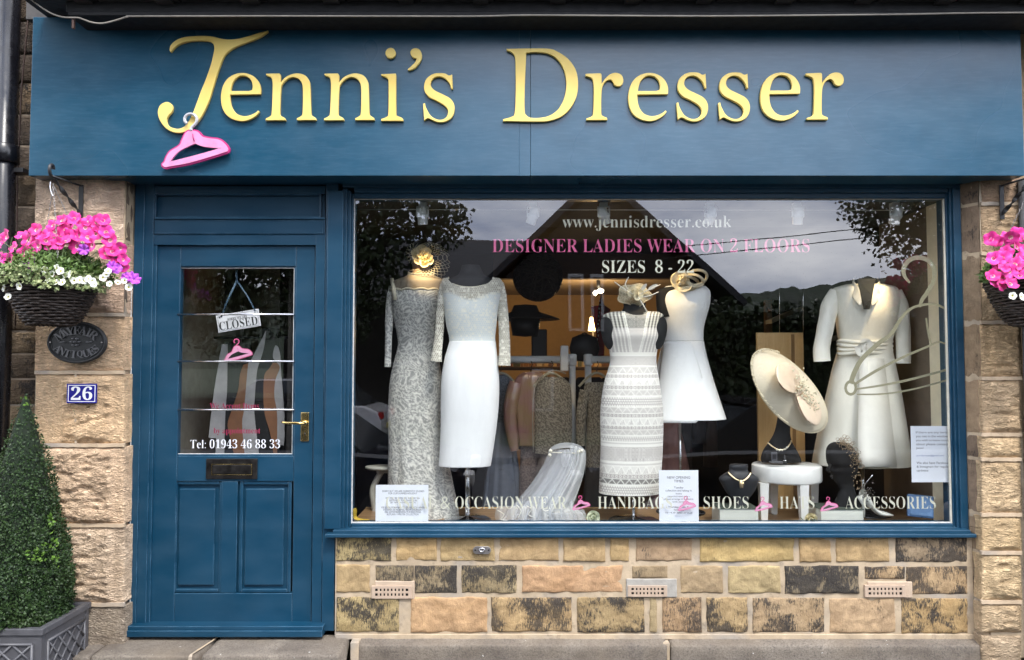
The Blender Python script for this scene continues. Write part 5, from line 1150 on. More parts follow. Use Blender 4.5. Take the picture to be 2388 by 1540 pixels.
# velvet necklace bust under it
def bust(label, cx_, rows, Y, mat, nm='necklace_bust', ratio=.45): t = thing(nm, label, 'display bust', (X(cx_, Y, rows[-1][0]), Y, Z(rows[-1][0], Y))); loft('bust_body', rows, Y, mat, t, 40, 50, ratio); return t
YH2 = .36
b1 = bust('tall black velvet necklace bust on the round white stool', 1818, [(950, 1817, 1846, .8), (985, 1812, 1843, .8), (1010, 1806, 1842, .8), (1030, 1795, 1846, .7), (1050, 1781, 1857, .6), (1068, 1775, 1866, .55), (1078, 1776, 1868, .5)], YH2, MFELT)
def necklace(label, pts, Y, r, mat, beads=None):
    t = thing('necklace', label, 'necklace', P(pts[0][0], pts[0][1], Y)); sp = smooth_open([P(p[0], p[1], Y - p[2]) for p in pts], 6); tube('chain', sp, r, mat, t, 8); return t
nk1 = necklace('gold necklace with crystals on the tall velvet bust', [(1790, 1032, .03), (1802, 1042, .055), (1816, 1049, .07), (1832, 1047, .068), (1842, 1036, .055), (1845, 1028, .03)], YH2, .0038, MGOLD)
for k, (x_, y_) in enumerate(((1812, 1049), (1818, 1050.5), (1824, 1050), (1830, 1048), (1835, 1044))): lathe('crystal', [(0, -.006), (.006, -.002), (.006, .002), (0, .006)], P(x_, y_, YH2 - .078), MPEARL, nk1, 8)
# stool
st = thing('round_stool', 'round white stool with tapered legs holding the velvet bust', 'stool', (X(1834, YH2, 1150), YH2, FZ))
cS = X(1834, YH2, 1090); zt = Z(1083, YH2); zb = Z(1121, YH2); RS = (X(1912, YH2, 1100) - X(1756, YH2, 1100)) / 2
lathe('stool_top', [(0, zb - zt), (RS - .012, zb - zt), (RS - .002, zb - zt + .004), (RS, zb - zt + .012), (RS, -.008), (RS - .006, 0), (0, .001)], (cS, YH2, zt), MWHITEP, st, 64)
for (x_, dy) in ((1780, -.10), (1803, .12), (1873, -.16), (1897, .10)):
    V = []; c = X(x_ if dy < 0 else x_, YH2 + dy, 1150); F = []
    for (z, r_) in ((zb + .002, .024), (FZ + .001, .017)):
        for dx_, dy_ in ((-1, -1), (1, -1), (1, 1), (-1, 1)): V.append((c + dx_ * r_, YH2 + dy + dy_ * r_, z))
    bmx = bmesh.new(); vv = [bmx.verts.new(v) for v in V]
    for f in ((3, 2, 1, 0), (4, 5, 6, 7), (0, 1, 5, 4), (1, 2, 6, 5), (2, 3, 7, 6), (3, 0, 4, 7)): bmx.faces.new([vv[i] for i in f])
    bmesh.ops.recalc_face_normals(bmx, faces=bmx.faces); frombm('leg', bmx, MWHITEP, st)
# earring card and ring cone
ec = thing('earring_card', 'small grey earring card leaning on the velvet bust', 'earring card', P(1808, 1079, YH2 - .1)); zbox('card', 1795, 1809, 1055, 1079, YH2 - .105, YH2 - .10, simple('card_grey', (.07, .07, .08), .4), ec, .001); zbox('card_foot', 1793, 1822, 1077, 1081, YH2 - .125, YH2 - .095, simple('foot_grey', (.10, .10, .11), .4), ec, .001); zbox('card_window', 1798, 1806, 1060, 1071, YH2 - .1065, YH2 - .1051, simple('card_dark', (.02, .02, .024), .3), ec, .0003)
rcn = thing('ring_cone', 'little black cone with a silver ring beside the earring card', 'ring cone', P(1830, 1081, YH2 - .1)); lathe('cone', [(.011, 0), (.0085, .018), (.001, .052)], P(1830, 1082, YH2 - .1), MLEATH, rcn, 14); tube('ring', [P(1830, 1074, YH2 - .1) + Vector((.0085 * math.cos(a), .0085 * math.sin(a), 0)) for a in [i * math.pi / 6 for i in range(12)]], .0028, MCHROME, rcn, 6, True)
# books
def book(label, x0_, x1_, ytop, ybot, Y0, Y1):
    t = thing('book', label, 'book', (X((x0_ + x1_) / 2, Y0, ybot), (Y0 + Y1) / 2, FZ)); z0 = FZ + .001; z1 = Z(ytop, Y0); a, b_ = X(x0_, Y0, ybot), X(x1_, Y0, ybot)
    box('book_cover', a, b_, Y0, Y1, z1 - .004, z1, simple('green_cover', (.06, .075, .06), .6), t, .001); box('book_cover', a, b_, Y0, Y1, z0, z0 + .004, simple('white_cover', (.62, .62, .56), .6), t, .001)
    for k in range(1): box('page_block', a + .005, b_ - .004, Y0 + .004, Y1 - .004, z0 + .0042, z1 - .0042, simple('book_pages', (.70, .70, .62), .8, nscale=3, bscale=300, bstr=.6, stretch=(.1, .1, 5)), t, .0005)
    return t
book('thick pale book under the small charcoal bust', 1677, 1771, 1186, 1217, .13, .30); book('thick pale book under the black head', 1914, 2016, 1188, 1219, .13, .32)
b2 = bust('small charcoal necklace bust standing on a pale book', 1720, [(1083, 1703, 1743, .7), (1088, 1701, 1744, .7), (1098, 1700, 1744, .6), (1106, 1688, 1757, .5), (1116, 1677, 1768, .42), (1130, 1683, 1766, .38), (1150, 1695, 1757, .3), (1165, 1710, 1746, .3), (1186, 1714, 1740, .6)], .22, MCHARC)
nk2 = necklace('flat gold collar necklace with folded pendant on the small charcoal bust', [(1698, 1102, .03), (1708, 1112, .045), (1720, 1120, .055), (1732, 1122, .055), (1744, 1114, .045), (1751, 1103, .03)], .22, .0042, MGOLD)
tube('pendant', [P(1727, 1120, .155), P(1729, 1138, .155)], [.008, .009], MGOLD, nk2, 6); tube('pendant', [P(1733, 1124, .156), P(1732, 1135, .156)], [.006, .006], MGOLD, nk2, 6)
# black head
hd = thing('display_head', 'black velvet display head in profile on a pale book', 'display head', P(1965, 1188, .24)); YHd = .24
hrows = [(1032, 1944, 1968, .9), (1037, 1935, 1981, .85), (1048, 1929, 1991, .85), (1062, 1928, 1997, .85), (1078, 1930, 2000, .85), (1088, 1934, 1999, .8), (1098, 1933, 1998, .75), (1106, 1938, 1996, .7), (1114, 1941, 1993, .65), (1122, 1945, 1990, .6), (1130, 1953, 1990, .6), (1142, 1958, 1992, .7), (1158, 1953, 1998, .75), (1175, 1945, 2006, .8), (1188, 1942, 2008, .8)]
hb = loft('head', hrows, YHd, MFELT, hd, 40, 70, .8)
tube('nose', [P(1937, 1083, YHd - .03), P(1929, 1097, YHd - .035), P(1935, 1101, YHd - .03)], [.006, .009, .006], MFELT, hd, 8); tube('lips', [P(1941, 1109, YHd - .03), P(1937, 1112, YHd - .03), P(1941, 1116, YHd - .03)], [.005, .006, .005], MFELT, hd, 8)
hw1 = thing('wire_headpiece', 'gold wire and bead headpiece trailing down the back of the black head', 'headpiece', P(1985, 1060, YHd)); rr = random.Random(6); V, F = [], []
MBRZ = simple('bronze_wire', (.46, .34, .22), .3, .8)
for k in range(60):
    t = rr.random(); bx_ = 1962 + 42 * t + rr.gauss(0, 6); by_ = 1027 + (t ** 1.6) * 60 + rr.gauss(0, 6); r_ = rr.uniform(3, 7); an = rr.uniform(0, 3); yy = YHd - .05 + rr.uniform(-.04, .04)
    tubegeo([P(bx_ + r_ * math.cos(a), by_ + r_ * math.sin(a) * .8, yy + .012 * math.sin(a + an)) for a in [i * .6 for i in range(11)]], .0013, 4, False, V, F, False)
for k in range(90):
    t = rr.random() ** .8; bx_ = 1972 + 34 * t - 20 * max(0, t - .7) + rr.gauss(0, 5); by_ = 1040 + t * 100 + rr.gauss(0, 5); c = P(bx_, by_, YHd - .04 + rr.uniform(-.04, .03)); r_ = rr.uniform(.002, .0045); tubegeo([c - Vector((0, 0, r_)), c, c + Vector((0, 0, r_))], [r_ * .4, r_, r_ * .4], 5, False, V, F)
mesh('wire_loops', V, F, MBRZ, hw1, True)['kind'] = 'stuff'
# shoe
shh = thing('court_shoe', 'white high-heeled court shoe with a jewelled cone on its heel stand', 'shoe', P(2045, 1205, .2)); YS = .2; MSHOE = simple('white_patent', (.74, .73, .66), .25, nvar=.02)
srow = [(2012, 1152, 13, 24), (2020, 1164, 12, 22), (2030, 1178, 9, 20), (2040, 1190, 7.5, 17), (2052, 1197, 7, 18), (2064, 1199, 6, 18), (2074, 1200.5, 4, 12), (2083, 1202, 1.5, 3)]
V, F = [], []; so_ = smooth_open(srow, 5)
for (x_, y_, hh, wd) in so_:
    for k in range(14): a = 2 * math.pi * k / 14; p = P(x_ + (3 if hh > 9 else 0) * math.sin(a), y_ - hh * .9 * math.sin(a), YS); V.append((p.x, YS + wd / 450 * .8 * math.cos(a), p.z))
for i in range(len(so_) - 1):
    for k in range(14): F.append((i * 14 + k, i * 14 + (k + 1) % 14, (i + 1) * 14 + (k + 1) % 14, (i + 1) * 14 + k))
mesh('shoe_upper', V, F, MSHOE, shh, True); tube('heel', [P(2006, 1156, YS), P(2014, 1178, YS), P(2015, 1206, YS)], [.020, .009, .0055], MSHOE, shh, 10)
rr = random.Random(3); V, F = [], []
for k in range(70): c = P(2022 + rr.gauss(0, 7), 1148 + rr.gauss(0, 11), YS - .045 + rr.uniform(0, .01)); r_ = rr.uniform(.0015, .004); tubegeo([c, c + Vector((0, -r_, 0))], r_, 5, False, V, F)
mesh('shoe_jewels', V, F, simple('jewel_silver', (.6, .55, .52), .15, .9), shh)['kind'] = 'stuff'
ss = thing('shoe_stand', 'chrome oval shoe stand under the white court shoe', 'shoe stand', P(2035, 1213, .2)); lathe('stand_base', [(0, 0), (.075, 0), (.08, .004), (.07, .010), (0, .011)], (X(2038, YS, 1210), YS, FZ + .001), MCHROME, ss, 36, sy=.6); tube('stand_stem', [(X(2012, YS, 1200), YS, FZ + .01), P(2012, 1160, YS + .05), P(2016, 1130, YS + .04), P(2035, 1108, YS)], .003, MCHROME, ss, 8)
# clutch
cl = thing('blue_clutch', 'pale blue rectangular case leaning near the right end of the window', 'clutch bag', P(2146, 1205, .14)); MBLU = simple('powder_blue', (.10, .19, .36), .3, nvar=.06)
c0 = P(2146, 1181, .14); o = box('case_body', -.069, .069, -.012, .012, -.059, .059, MBLU, None, .008); o.parent = cl; o.matrix_parent_inverse = Matrix.Translation(-cl.location); o.location = c0; o.rotation_euler = (R(-8), R(6), 0)
o2 = box('case_flap', -.060, .060, -.0155, -.0125, -.048, .048, simple('powder_blue_flap', (.15, .26, .46), .25), None, .001); o2.parent = cl; o2.matrix_parent_inverse = Matrix.Translation(-cl.location); o2.location = c0; o2.rotation_euler = (R(-8), R(6), 0)
# roses
MROSE1 = simple('greenish_white_petal', (.76, .78, .60), .6); MROSE2 = simple('cream_petal', (.78, .70, .46), .6)
for lb, cx_, cy_, mt in (('greenish white fabric rose lying by the veil', 1383, 1205, MROSE1), ('cream fabric rose lying in front of the stool leg', 1889, 1211, MROSE2)):
    t = thing('fabric_rose', lb, 'rose', P(cx_, cy_ + 8, .12), 'fabric roses'); petals(t, P(cx_, cy_, .12), 15, .040, mt, cx_, rings=3, yw=.8); tube('stem', [P(cx_, cy_ + 3, .13), P(cx_ - 14, cy_ + 4, .15), P(cx_ - 22, cy_ - 4, .16)], .002, simple('stem_green', (.08, .16, .06), .7), t, 6)
# yellow ribbon
yr = thing('yellow_ribbon', 'scrap of curled yellow ribbon in the bottom left window corner', 'ribbon', P(826, 1214, .09)); MYEL = simple('yellow_ribbon_satin', (.62, .42, .05), .4)
sheet('ribbon_curl', [[P(820, 1188, .08), P(832, 1182, .09)], [P(821, 1200, .09), P(834, 1194, .11)], [P(822, 1210, .10), P(829, 1206, .12)], [P(836, 1216, .11), P(846, 1211, .13)], [P(860, 1217, .12), P(868, 1211, .14)]], MYEL, yr, .001)
# ---------------------------------------------------------------- printed notices
def notice(label, xa, xb, ya, yb, Y, lines, ym, base=None):
    t = thing('paper_notice', label, 'notice', P((xa + xb) / 2, yb, Y), 'printed notices in the window'); zbox('paper_sheet', xa, xb, ya, yb, Y, Y + .0012, MPAPER, t, 0, ym)
    for s_, a, b_, c, d, m_ in lines: text('printed_line', s_, a, b_, c, d, Y - .0006, m_, t, sf=False, off=.0, ym=ym)
    return t
L1 = [('SORRY BUT WE ARE CURRENTLY CLOSED', 891, 989), ('FOR OUR SUMMER HOLIDAY', 906, 972), None, ('WE WILL RE OPEN ON TUESDAY 8th', 899, 979), ('SEPTEMBER FOR TAKING IN', 907, 972), ('(BY APPOINTMENT ONLY)', 910, 969), None, ('WE LOOK FORWARD TO SEEING YOU WHEN', 889, 990), ('WE OPEN AS NORMAL FROM THURSDAY', 893, 986), ('10th SEPTEMBER WITH THE EXCITING', 897, 982), ('AUTUMN / WINTER COLLECTION', 902, 976)]
ln = []; y = 1143.5
for e in L1:
    if e: ln.append((e[0], e[1], e[2], y, y + 4.3, MINK)); y += 5.4
    else: y += 5.6
notice('landscape printed notice about the summer holiday at the left of the window', 876, 999, 1131, 1216, .075, ln, 1170)
L2 = [('NEW OPENING', 1556, 1610, 1111, 1117), ('TIMES', 1572, 1594, 1119.5, 1125.3), ('Tuesday', 1572, 1594, 1135, 1141), ('collection and taking in', 1552, 1613, 1142, 1148), ('items', 1576, 1590, 1149.5, 1153.5), ('(appointment only -', 1557, 1609, 1155.5, 1161), ('please arrange in advance', 1548, 1617, 1162, 1167.5), ('with Jenni)', 1568, 1598, 1168.5, 1173.5), ('Thursday, Friday &', 1558, 1606, 1180.5, 1186), ('Saturday', 1571, 1596, 1187, 1192), ('10 - 4.30  open as usual', 1552, 1614, 1194, 1199)]
notice('portrait printed notice of new opening times beside the banded lace dress', 1537, 1629, 1097, 1220, .085, [(*e, MINK) for e in L2], 1158)
L3 = [('If there are any items', 2137, 2212, 1006, 1012.5), ('you see in the window', 2137, 2212, 1015, 1022), ('you wish to know more', 2137, 2212, 1024.5, 1031), ('about please contact', 2137, 2212, 1033.5, 1040.5), ('Jenni', 2137, 2154, 1043, 1048.5), ('We also have Facebook', 2137, 2214, 1077, 1082.5), ('& Instagram for regular', 2137, 2214, 1086, 1092.5), ('updates', 2137, 2164, 1095, 1101.5)]
t3 = notice('portrait printed notice taped at the right edge of the window', 2125, 2221, 994, 1125, .059, [(*e, MINK) for e in L3] + [('jennidresser@gmail.com', 2137, 2201, 1061, 1065.5, MINKB)], 1060)
# closed sign on its ribbon
csn = thing('closed_sign', 'white hanging sign reading closed tilted on a blue ribbon behind the door glass', 'closed sign', P(556, 748, .09)); YCS = .085; tl = R(9.5)
zbox('sign_plate', -50, 50, 0, 1, 0, .1, MWHITEP, None, 0) if False else None
def rotbox(nm, cx_, cy_, wx, wz, y0, y1, mat, parent):
    c = P(cx_, cy_, y0); o = box(nm, -wx / 2, wx / 2, 0, y1 - y0, -wz / 2, wz / 2, mat, None, .001); o.parent = parent; o.matrix_parent_inverse = Matrix.Translation(-parent.location); o.location = c; o.rotation_euler = (0, -tl, 0); return o
sg = rotbox('sign_plate', 556, 748.5, .228, .092, YCS, YCS + .004, simple('sign_white', (.78, .77, .80), .4), csn)
for dz, s_ in ((.040, 0), (-.040, 0)):
    pass
for (wx, wz, ox, oz) in ((.212, .0012, 0, .040), (.212, .0012, 0, -.040), (.0012, .080, -.106, 0), (.0012, .080, .106, 0)):
    c = P(556, 748.5, YCS); o = box('border_line', -wx / 2, wx / 2, -.0008, 0, -wz / 2, wz / 2, MINK, None, 0); o.parent = csn; o.matrix_parent_inverse = Matrix.Translation(-csn.location)
    o.location = c + Vector((ox * math.cos(tl) - oz * math.sin(tl), 0, ox * math.sin(tl) + oz * math.cos(tl))); o.rotation_euler = (0, -tl, 0)
text('sign_lettering', 'CLOSED', 511, 601, 744.5, 764.5, YCS - .001, MLEATH, csn, off=-.006, tilt=tl); text('sign_lettering', 'SORRY WE ARE', 530, 577, 738.5, 745, YCS - .001, MINK, csn, off=0, tilt=tl)
MRIBB = simple('slate_blue_ribbon', (.06, .11, .16), .5)
for a, b_, c in (((516, 740), (531, 700), (552, 655)), ((596, 726), (577, 690), (553, 655)), ((552.5, 655), (551.5, 640), (551.5, 625))): sheet('ribbon', [[P(p[0] - 2.2, p[1], YCS - .004), P(p[0] + 2.2, p[1] + 1, YCS + .001)] for p in (a, b_, c)], MRIBB, csn, .0008, 0)
for x_, y_ in ((512, 741), (596, 731)): c = P(x_, y_, YCS - .001); tube('eyelet', [c, c + Vector((0, -.002, 0))], .0042, MLEATH, csn, 10)
# ---------------------------------------------------------------- coats behind the door
def drape(name, label, rows, Y, mat, cat='garment', ratio=.35, fold=(7, .16, 0), group=None, parts=None):
    t = thing(name, label, cat, P((rows[0][1] + rows[0][2]) / 2, rows[0][0], Y), group); loft('garment_body', rows, Y, mat, t, 60, 40, ratio, fold=fold); return t
cA = simple('pale_grey_cloth', (.34, .33, .34), .7); cBk = simple('black_cloth', (.010, .010, .012), .9); cTn = simple('tan_suede', (.22, .10, .05), .8)
def panel(parent, pts, Y, mat, nm='cloth_panel'):
    q = [(P(x, y, Y).x, P(x, y, Y).z) for x, y in pts]; return plate(nm, [q], Y, .004, mat, parent, 0)
def cz(pts): return smooth_poly([((p[0] / 3.668 + 420) / S, (p[1] / 3.668 + 760) / S, *p[2:]) for p in pts], 4)
dA = drape('coat', 'pale grey coat with black and tan panels behind the door glass', [(800, 530, 575), (830, 522, 588), (1100, 510, 600)], .50, cBk, 'coat')
dB = drape('coat', 'open coat of black, tan and pale panels behind the door glass', [(772, 622, 640), (795, 604, 655), (1100, 596, 660)], .50, cBk, 'coat', .22, (2, .03, 0))
panel(dA, cz([(495, 370, 1), (430, 750), (385, 1100), (372, 1230, 1), (440, 1232, 1), (435, 1400, 1), (515, 1400, 1), (525, 1000), (540, 800), (545, 560), (545, 370, 1)]), .37, cA)
panel(dA, cz([(545, 540, 1), (630, 545), (645, 600), (640, 750), (610, 900), (565, 1000), (548, 1100), (560, 1200), (610, 1400, 1), (515, 1400, 1), (525, 1000), (542, 800)]), .372, cBk)
panel(dA, cz([(690, 560, 1), (745, 540, 1), (740, 620), (715, 850), (700, 1000), (685, 1100), (705, 1400, 1), (610, 1400, 1), (555, 1170), (550, 1080), (600, 930), (645, 780), (660, 650)]), .368, cTn)
panel(dB, cz([(900, 250, 1), (880, 400), (845, 520), (815, 620), (795, 850), (790, 1000), (835, 1400, 1), (705, 1400, 1), (680, 1100), (700, 950), (735, 560), (770, 500), (885, 270)]), .366, cA)
panel(dB, cz([(900, 250, 1), (985, 310), (970, 440), (1000, 540), (930, 590), (890, 640), (878, 800), (880, 950), (930, 1200), (970, 1400, 1), (835, 1400, 1), (790, 1000), (800, 800), (820, 600), (860, 460), (885, 350)]), .370, cBk)
panel(dB, cz([(960, 540, 1), (1000, 545), (1025, 580), (985, 700), (975, 850), (1000, 1000), (1000, 1400, 1), (970, 1400, 1), (940, 1200), (885, 1000), (875, 800), (885, 650), (930, 590)]), .364, cTn)
panel(dB, cz([(985, 380, 1), (1010, 400), (1030, 480), (1035, 600), (1050, 780), (1065, 1000), (1070, 1200), (1060, 1300, 1), (1000, 1290, 1), (1000, 1000), (975, 850), (985, 700), (1025, 580), (965, 500), (970, 420)]), .362, cA)
hb2 = thing('clothes_bar', 'dark clothes bar carrying the coats behind the door glass', 'clothes rail', P(600, 790, .5)); tube('rail', [P(500, 788, .58), P(700, 788, .58)], .008, MIRON, hb2, 8); tube('upright', [P(566, 700, .62), P(565, 1100, .62)], .006, MCHROME, hb2, 8)
# ---------------------------------------------------------------- track spotlights
for i, (x_, an, on) in enumerate(((985, -.05, 1), (1243, .32, 0), (1408, -.35, 1), (1657, .28, 0), (1861, .0, 0), (2090, .26, 1))):
    YT = .20; lb = ['above the fascinator with netting', 'second from the left, tilted', 'near the start of the web address', 'over the end of the web address', 'hanging straight, fifth along', 'at the right in front of the brown wall'][i]
    t = thing('track_spotlight', 'white track spotlight ' + lb, 'spotlight', P(x_, 466, YT), 'track spotlights above the display')
    zbox('mounting_block', x_ - 9, x_ + 9, 455, 484, YT - .02, YT + .02, MRAIL, t, .003, 470)
    for s_ in (-1, 1): zbox('yoke_arm', x_ + s_ * 13 - 1.5, x_ + s_ * 13 + 1.5, 482, 506, YT - .004, YT + .004, MRAIL, t, .0005, 490)
    zbox('yoke_arm', x_ - 14, x_ + 14, 481, 484, YT - .004, YT + .004, MRAIL, t, .0005, 490)
    o = lathe('lamp_head', [(.0, .052), (.022, .050), (.026, .040), (.026, .006), (.031, .004), (.031, -.008), (.027, -.012), (.027, -.048), (.024, -.05), (.020, -.02), (0, -.018)], (0, 0, 0), MRAIL, None, 24); o.parent = t; o.matrix_parent_inverse = Matrix.Translation(-t.location)
    o.location = P(x_, 503, YT); o.rotation_euler = (R(12), an, 0)
tw = thing('track_wire', 'taut light wire running behind the spotlights near the top of the window', 'wire', P(1500, 489, .24)); tube('wire', [P(826, 489, .24), P(2120, 491, .24)], .0022, MRAIL, tw, 6); tube('brass_joint', [P(1060, 488.8, .238), P(1074, 488.8, .238)], .004, MGOLD, tw, 6)
YG0 = 1.2
for (x_, tx_, ty_, YT_, e) in ((985, 990, 625, YA, 17), (1408, 1600, 690, YD2, 18), (2090, 2030, 690, YE, 18), (1243, 1290, 960, YG0, 12), (1657, 1490, 720, YC, 9), (1861, 1850, 880, YH, 7)):
    ld = bpy.data.lights.new('spotlight_lamp', 'SPOT'); ld.energy = e; ld.color = (1, .74, .40); ld.spot_size = R(34); ld.spot_blend = .9; ld.shadow_soft_size = .02; lo = bpy.data.objects.new('spotlight_lamp', ld); col.objects.link(lo)
    lo.location = P(x_, 524, .14); d = P(tx_, ty_, YT_ - .1) - lo.location; lo.rotation_euler = d.to_track_quat('-Z', 'Y').to_euler()
# ---------------------------------------------------------------- rails and hung garments
YR = 1.35
def rail(label, xa, xb, ytop, posts, group='white clothes rails'):
    t = thing('clothes_rail', label, 'clothes rail', (X(posts[0], YR), YR, .2), group); tube('top_tube', [P(xa, ytop, YR), P(xb, ytop, YR)], .026, MRAIL, t, 16)
    for p in posts:
        c = X(p, YR, 1000); tube('post', [(c, YR, .2), (c, YR, Z(ytop + 6, YR))], .023, MRAIL, t, 16); lathe('elbow', [(.030, -.04), (.032, -.03), (.032, .03), (.026, .038), (0, .04)], (c, YR, Z(ytop, YR)), MRAIL, t, 16)
    return t
r1 = rail('white plastic clothes rail left of the banded lace dress', 1150, 1335, 839, [1335]); r2 = rail('white plastic clothes rail partly behind the banded lace dress', 1372, 1520, 839, [1372])
YG = 1.20
zbox('size_marker', 1307, 1326, 806, 866, YG, YG + .03, MRAIL, r1, .008, 840)
def whanger(t, x_, Y=YG):
    tube('hanger_hook', [P(x_, 842, Y), P(x_ + 4, 850, Y), P(x_, 858, Y), P(x_, 868, Y)], .0035, MIRON, t, 6); tube('wooden_hanger', smooth_open([P(x_ - 42, 902, Y), P(x_ - 20, 880, Y), P(x_, 870, Y), P(x_ + 20, 880, Y), P(x_ + 42, 902, Y)], 5), .009, simple('pale_hanger', (.42, .40, .30), .5), t, 8)
def lace_grey(y, x, th, hw):
    n1 = np.array([noise.noise(Vector((a_ * .3, b_ * .3, 2))) + .5 * noise.noise(Vector((a_ * .8, b_ * .8, 2))) for a_, b_ in zip(x, y)]); return mixc(np.clip(n1 * 3 + .4, 0, 1), (.13, .12, .10), (.38, .35, .29))
gs = [('garment_left', None)]
g1 = thing('hanging_dress', 'blue grey satin long dress on the rail behind the white skirt', 'dress', P(1170, 850, YG + .1)); MBG = simple('blue_grey_satin', (.24, .27, .33), .35, nvar=.1)
loft('skirt', [(985, 1150, 1196), (1020, 1145, 1200), (1080, 1136, 1208), (1150, 1128, 1216), (1260, 1118, 1222)], YG + .1, MBG, g1, 80, 40, .45, fold=(11, .22, 900)); loft('bodice', [(874, 1150, 1178), (890, 1140, 1196), (930, 1146, 1194), (985, 1150, 1196)], YG + .1, simple('blue_grey_lace', (.13, .15, .18), .7, nscale=90, nvar=.6), g1, 40, 30, .4); whanger(g1, 1168, YG + .1)
g2 = thing('hanging_blouse', 'iridescent pink and bronze blouse on a pale hanger', 'blouse', P(1235, 850, YG)); b = NB('iridescent_organza'); v = b.coord(rnd=False); n_ = b.noise(v, 7, 3); MIRI = b.out(b.mix(b.ramp(n_, .35, .65), (.30, .16, .155, 1), (.30, .215, .10, 1)), .28, 0, b.bump(b.noise(b.coord(scale=(1, 1, .25)), 30, 3), .6, .01), Specular_IOR_Level=.8)
loft('blouse_body', [(868, 1222, 1262), (880, 1205, 1278), (905, 1196, 1280), (950, 1192, 1278), (1000, 1196, 1274), (1040, 1200, 1272)], YG - .02, MIRI, g2, 60, 40, .35, fold=(8, .2, 800)); sleeve('blouse_sleeve', [(1204, 892, 16, 0), (1194, 930, 17, -.02), (1190, 980, 15, -.03), (1197, 1030, 13, -.04), (1200, 1052, 9, -.05)], YG - .04, MIRI, g2); whanger(g2, 1238, YG - .02)
loft('lace_underskirt', [(950, 1218, 1258), (1010, 1216, 1262), (1100, 1212, 1268), (1260, 1206, 1275)], YG + .05, simple('mauve_lace', (.28, .22, .20), .8, nscale=80, nvar=.5), g2, 60, 40, .5, fold=(7, .12, 900))
g3 = thing('hanging_garment', 'olive grey lace top and skirt in a clear garment bag', 'dress', P(1290, 850, YG)); loft('lace_top', [(880, 1256, 1312), (900, 1248, 1330), (960, 1246, 1334), (1020, 1246, 1334), (1058, 1248, 1330)], YG - .06, MFAB, g3, 120, 110, .35, colf=lace_grey)
loft('organza_skirt', [(1055, 1262, 1320), (1100, 1250, 1330), (1160, 1235, 1345), (1260, 1215, 1360)], YG - .05, simple('grey_organza', (.24, .21, .20), .5, nvar=.3), g3, 80, 30, .4, fold=(12, .25, 1000)); whanger(g3, 1286, YG - .06)
tube('bag_edge', smooth_open([P(1244, 1055, YG - .13), P(1242, 980, YG - .13), P(1246, 910, YG - .13), P(1262, 880, YG - .13), P(1290, 864, YG - .13), P(1320, 872, YG - .13)], 5), .004, simple('clear_piping', (.35, .33, .28), .3), g3, 6)
g4 = thing('hanging_lace_dress', 'ivory cut lace dress on a hanger between the rails', 'dress', P(1395, 850, YG)); 
loft('dress_body', [(892, 1372, 1420), (905, 1362, 1432), (960, 1370, 1430), (1020, 1368, 1432), (1090, 1366, 1436)], YG, MFAB, g4, 120, 100, .35, colf=lace_grey); sleeve('lace_sleeve', [(1364, 910, 12, 0), (1356, 960, 12, 0), (1354, 1010, 11, 0), (1356, 1040, 10, 0)], YG - .02, MFAB, g4, lace_grey, 50, 50); loft('skirt', [(1085, 1368, 1432), (1260, 1350, 1440)], YG + .02, simple('dark_grey_skirt', (.06, .055, .055), .8), g4, 50, 20, .4, fold=(9, .2, 1000)); whanger(g4, 1392, YG)
g5 = thing('hanging_pink_skirt', 'dusty pink skirt hanging behind the plain white dress', 'skirt', P(1565, 960, YG)); loft('skirt', [(960, 1545, 1578), (1020, 1540, 1592), (1100, 1530, 1608), (1260, 1500, 1630)], YG, simple('dusty_pink', (.30, .15, .13), .6), g5, 60, 30, .5, fold=(9, .2, 950))
# dark stock filling the shop: dim coats further back
rr = random.Random(12)
for i in range(16):
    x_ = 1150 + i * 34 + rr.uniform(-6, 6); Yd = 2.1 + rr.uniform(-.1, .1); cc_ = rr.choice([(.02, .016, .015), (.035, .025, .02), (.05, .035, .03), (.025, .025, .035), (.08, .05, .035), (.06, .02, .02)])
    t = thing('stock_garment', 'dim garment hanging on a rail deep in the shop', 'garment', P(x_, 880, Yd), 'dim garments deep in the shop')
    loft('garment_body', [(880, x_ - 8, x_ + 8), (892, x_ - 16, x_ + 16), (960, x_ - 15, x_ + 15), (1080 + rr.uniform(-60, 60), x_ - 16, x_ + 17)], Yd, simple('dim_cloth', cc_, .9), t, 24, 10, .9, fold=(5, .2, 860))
# back room things
sf = thing('book_shelf', 'low shelf of small boxes and books against the ochre wall', 'shelf', P(1290, 860, 4.4)); zbox('shelf_board', 1150, 1440, 856, 864, 4.3, 4.7, simple('dark_shelf', (.05, .03, .02), .6), sf, .004)
x_ = 1180
while x_ < 1420:
    w_ = rr.uniform(7, 20); h_ = rr.uniform(828, 838); zbox('shelf_box', x_, x_ + w_ - 1.5, h_, 855.5, 4.35, 4.55, simple('shelf_item', rr.choice([(.30, .16, .08), (.12, .06, .04), (.5, .42, .3), (.2, .08, .05), (.1, .11, .08), (.42, .3, .16)]), .7), sf, .004, 840); x_ += w_
for lb, xa_ in (('pendant spot lamps glowing over the ochre wall', 1395),):
    t = thing('ceiling_spot_cluster', lb, 'ceiling lamp', P(xa_, 655, 4.4)); tube('lamp_stem', [P(1395, 650, 4.4), P(1396, 672, 4.4)], .02, MIRON, t, 8)
    for q in ((1400, 679, 6.5), (1388, 684, 4)): c = P(q[0], q[1], 4.35); lathe('lamp_bulb', [(0, -.03), (.026 * q[2] / 5, -.01), (.028 * q[2] / 5, .01), (0, .03)], c, emit('lamp_glow', (1, .85, .6), 14), t, 14)
